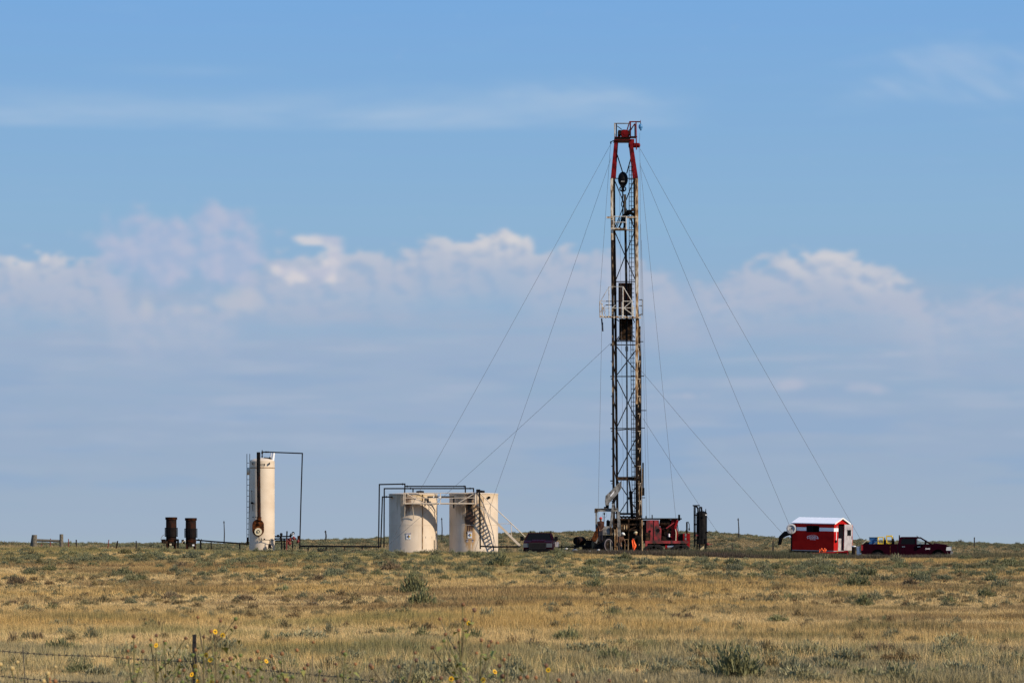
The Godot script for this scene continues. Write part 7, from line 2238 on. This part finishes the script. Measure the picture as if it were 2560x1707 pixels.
# ---------------------------------------------------------------- wild sunflowers at the fence
# Each plant: pixel across of its root, distance, then heads [pixel across, pixel down, kind] with kind 0 brown seed head, 1 yellow flower, 2 pale dry head, 3 green bud.
const FLOWERS := [
	[330, 22.0, [[333, 1591, 0], [336, 1616, 0], [318, 1627, 0], [318, 1643, 0], [356, 1628, 0], [447, 1690, 0]]],
	[392, 21.5, [[376, 1599, 0], [390, 1588, 0], [376, 1612, 3], [389, 1613, 1], [412, 1607, 3], [463, 1595, 0]]],
	[432, 22.5, [[410, 1604, 0], [466, 1616, 2], [412, 1690, 1], [420, 1650, 3], [400, 1668, 3], [448, 1650, 0]]],
	[500, 21.0, [[508, 1592, 0], [488, 1625, 0], [480, 1637, 3], [487, 1665, 1], [493, 1704, 1], [458, 1675, 0]]],
	[540, 20.5, [[527, 1578, 0], [537, 1579, 1], [556, 1588, 1], [515, 1638, 1], [525, 1650, 1], [533, 1648, 3], [539, 1633, 3]]],
	[575, 22.0, [[588, 1568, 0], [588, 1547, 3], [551, 1552, 0], [493, 1543, 0], [576, 1646, 0], [566, 1666, 0]]],
	[600, 20.5, [[583, 1681, 1], [600, 1639, 3], [556, 1650, 0], [592, 1660, 3], [612, 1672, 3], [529, 1706, 1]]],
	[640, 21.5, [[643, 1628, 0], [645, 1645, 0], [627, 1649, 0], [665, 1653, 1], [636, 1685, 3], [622, 1690, 0]]],
	[700, 21.0, [[704, 1634, 0], [677, 1640, 0], [742, 1625, 0], [683, 1670, 0], [703, 1675, 0], [698, 1655, 3]]],
	[775, 21.5, [[782, 1605, 0], [755, 1679, 3], [760, 1671, 0], [800, 1678, 3], [768, 1662, 0], [810, 1700, 0]]],
	[838, 20.5, [[839, 1660, 0], [858, 1631, 0], [862, 1634, 3], [852, 1688, 3], [855, 1694, 1], [888, 1660, 0]]],
	[930, 20.5, [[926, 1663, 0], [930, 1669, 0], [1037, 1632, 0], [1041, 1650, 0], [996, 1666, 0]]],
	[1145, 21.0, [[1157, 1511, 0], [1186, 1525, 0], [1172, 1558, 1], [1161, 1549, 0], [1099, 1547, 0], [1147, 1575, 0], [1114, 1585, 0], [1137, 1619, 0], [1148, 1605, 0], [1108, 1602, 3], [1081, 1619, 0]]],
	[1180, 20.5, [[1228, 1603, 0], [1222, 1615, 0], [1244, 1607, 0], [1191, 1632, 0], [1204, 1600, 0], [1124, 1650, 0], [1138, 1640, 3], [1150, 1660, 3]]],
	[1235, 20.0, [[1273, 1636, 0], [1260, 1648, 0], [1249, 1664, 0], [1237, 1679, 1], [1256, 1690, 0], [1300, 1695, 0]]],
	[1120, 19.5, [[1080, 1695, 0], [1128, 1697, 1], [1102, 1695, 0], [1144, 1704, 0], [1208, 1700, 1]]],
	[1370, 20.0, [[1371, 1675, 1], [1366, 1664, 0], [1396, 1700, 0], [1431, 1686, 0], [1318, 1692, 0], [1340, 1694, 0]]],
	[1590, 19.5, [[1592, 1675, 0], [1614, 1702, 2], [1524, 1701, 0], [1443, 1705, 0]]],
	[60, 21.0, [[41, 1655, 2], [28, 1671, 2], [0, 1661, 2], [118, 1690, 2], [122, 1697, 0]]],
	[130, 20.0, [[136, 1667, 2], [118, 1684, 2], [108, 1703, 2], [137, 1703, 0], [122, 1706, 0]]],
	[470, 20.0, [[446, 1682, 3], [466, 1694, 3], [478, 1686, 1], [455, 1704, 3], [490, 1676, 3]]],
	[545, 19.8, [[530, 1690, 3], [552, 1680, 3], [566, 1692, 3], [541, 1704, 0], [520, 1676, 3]]],
	[620, 20.0, [[606, 1690, 3], [628, 1700, 3], [642, 1676, 3], [618, 1682, 0], [655, 1694, 3]]],
	[690, 19.8, [[676, 1696, 3], [694, 1690, 3], [716, 1700, 0], [704, 1684, 3], [730, 1692, 3]]]]

const NAMED := ["wild sunflower farthest left of the iron post, all brown heads", "wild sunflower left of the iron post, one yellow flower level with the upper wire", "wild sunflower leaning to the iron post, low yellow flower and green buds", "wild sunflower right at the iron post, two yellow flowers low down", "wild sunflower just right of the iron post with four yellow flowers, the brightest", "tall wild sunflower right of the iron post, green bud at its very top", "low wild sunflower right of the post with two yellow flowers by the lower edge", "wild sunflower well right of the post with one yellow flower and two green buds", "dry wild sunflower with brown heads strung along the upper wire", "dry wild sunflower with one high brown head before the big yucca",
	"wild sunflower under the upper wire with one yellow flower, left of the big yucca", "dry wild sunflower with few brown heads below the big yucca", "tallest wild sunflower, many brown heads and one yellow, middle foreground", "wild sunflower slanting right beside the tallest one, brown heads only", "wild sunflower right of the tallest ones, one yellow flower at mid height", "low wild sunflower below the tallest one, two yellow flowers at the lower edge", "wild sunflower right of the middle, one small yellow flower up high", "last wild sunflower on the right, heads at the lower edge", "pale dry seed heads on stalks by the wire stay, left edge", "cluster of pale dry seed heads right of the wire stay", "low leafy sunflower plant under the iron post, one yellow flower", "low leafy sunflower plant with buds, first one right of the iron post", "low leafy sunflower plant with buds and one brown head at the lower edge", "low leafy sunflower plant farthest right of the bushy group by the post"]

func flowers() -> void:
	var stalk := lin(0.16, 0.12, 0.055)
	var leaf_c := lin(0.19, 0.22, 0.045)
	var i := 0
	for f in FLOWERS:
		base = Vector3.ZERO
		var d: float = f[1]
		var root := on_ground(f[0], d)
		var yellow := 0
		for h in f[2]: if h[2] == 1: yellow += 1
		var where := "left of the iron post" if f[0] < 470 else ("just right of the iron post" if f[0] < 620 else ("right of the post in the foreground" if f[0] < 1000 else ("in the middle foreground" if f[0] < 1300 else "in the right foreground")))
		if f[0] < 200: where = "by the wire stay at the left edge"
		var t := thing("wild_sunflower", "wild sunflower %s, %s" % [where, ["dry with only brown heads", "with one yellow flower", "with two yellow flowers", "with three yellow flowers", "with four yellow flowers"][mini(yellow, 4)]], "sunflower", root, "wild sunflowers along the near fence")
		tag(t, NAMED[i], "")
		var top := Vector3(0, -9, 0)
		var pts := []
		for h in f[2]:
			var p := P(h[0], h[1], d + rng.randf_range(-0.25, 0.25)) - root
			pts.append(p)
			if p.y > top.y: top = p
		var fork := Vector3(top.x * 0.45, top.y * 0.5, 0)
		var b := mb()
		b.colored = true
		b.tint = stalk
		b.tube(Vector3(0, -0.05, 0), fork, 0.009, 0.007, 6, false)
		b.tube(fork, top.lerp(fork, 0.15), 0.007, 0.004, 6, false)
		for p in pts:
			var u := clampf((p.y - 0.28 - fork.y) / maxf(top.y - fork.y, 0.05), 0.0, 0.85)
			var s: Vector3 = fork.lerp(top, u)
			var m: Vector3 = s.lerp(p, 0.55) - Vector3(0, 0.03, 0)
			b.tint = stalk.lerp(leaf_c, rng.randf() * 0.5)
			b.tube(s, m, 0.005, 0.0042, 5, false)
			b.tube(m, p, 0.0042, 0.0035, 5, false)
		obj("stem", b, M.leafy, t)
		for k in 36:
			var u := rng.randf()
			var p := Vector3.ZERO.lerp(fork, u) if rng.randf() < 0.15 else fork.lerp(pts[rng.randi() % pts.size()], rng.randf_range(0.35, 1.0)) + Vector3(rng.randf_range(-0.05, 0.05), rng.randf_range(-0.16, -0.02), rng.randf_range(-0.05, 0.05))
			var a := rng.randf() * TAU
			var dir := Vector3(cos(a), rng.randf_range(-0.5, 0.5), sin(a)).normalized()
			var s := dir.cross(Vector3.UP).normalized()
			var ln := rng.randf_range(0.045, 0.1)
			b = mb()
			b.colored = true
			b.tint = leaf_c.lerp(lin(0.3, 0.24, 0.05), rng.randf() * 0.8)
			var e := p + dir * ln - Vector3(0, ln * 0.3, 0)
			var m := p + dir * ln * 0.45 + Vector3(0, 0.008, 0)
			b.tri(p, m - s * ln * 0.28, m); b.tri(p, m, m + s * ln * 0.28)
			b.tri(m - s * ln * 0.28, e, m); b.tri(m, e, m + s * ln * 0.28)
			obj("leaf", b, M.leafy, t)
		for k in pts.size():
			head(t, pts[k], f[2][k][2])
		i += 1

func head(t: Node3D, p: Vector3, kind: int) -> void:
	var face := Vector3(rng.randf_range(-0.7, 0.9), rng.randf_range(-0.3, 0.5), rng.randf_range(0.3, 1.0)).normalized()
	var q := MB.along(face)
	var b := mb()
	b.colored = true
	var r := rng.randf_range(0.012, 0.018)
	b.tint = [lin(0.11, 0.055, 0.03).lerp(lin(0.3, 0.13, 0.04), rng.randf()), lin(0.07, 0.035, 0.012), lin(0.5, 0.36, 0.14), lin(0.12, 0.15, 0.03)][kind]
	b.ball(p, Vector3(r, r * 0.75, r) * [1.0, 0.5, 1.0, 0.8][kind], 9, 6, q)
	var o := obj("seed_head", b, M.leafy, t)
	b = mb()
	b.colored = true
	var n := 14 if kind == 1 else 9
	for k in n:
		var a := TAU * k / n + rng.randf() * 0.2
		var out := (q.x * cos(a) + q.z * sin(a))
		var s := q.y.cross(out).normalized()
		if kind == 1:
			b.tint = lin(0.85, 0.55, 0.01).lerp(lin(0.8, 0.42, 0.01), rng.randf())
			r *= 0.45 if k == 0 else 1.0
			var ln := 0.0175
			b.tri(p + out * r * 0.7, p + out * ln * 0.75 + s * 0.007 + q.y * 0.003, p + out * ln * 1.15)
			b.tri(p + out * r * 0.7, p + out * ln * 1.15, p + out * ln * 0.75 - s * 0.007 + q.y * 0.003)
		else:
			b.tint = [lin(0.2, 0.1, 0.045), lin(0, 0, 0), lin(0.5, 0.38, 0.18), lin(0.14, 0.17, 0.03)][kind]
			var ln := r * rng.randf_range(1.0, 1.5)
			b.tri(p + out * r * 0.6 + s * 0.005, p + out * r * 0.6 - s * 0.005, p + out * ln - q.y * 0.012)
	obj("petal_ring" if kind == 1 else "bract_ring", b, M.leafy, o)


func _ready() -> void:
	bumps.seed = 3
	bumps.frequency = 0.07
	bumps.fractal_octaves = 3
	patch.seed = 5
	patch.frequency = 0.055
	patch.fractal_octaves = 3
	rng.seed = 77
	camera_and_light()
	materials()
	terrain()
	rig()
	lines_and_block()
	guys()
	pumpjack()
	tanks()
	treater()
	manifold()
	combustors()
	black_vessel()
	shed()
	trucks()
	people()
	fences()
	flowers()
	plants()
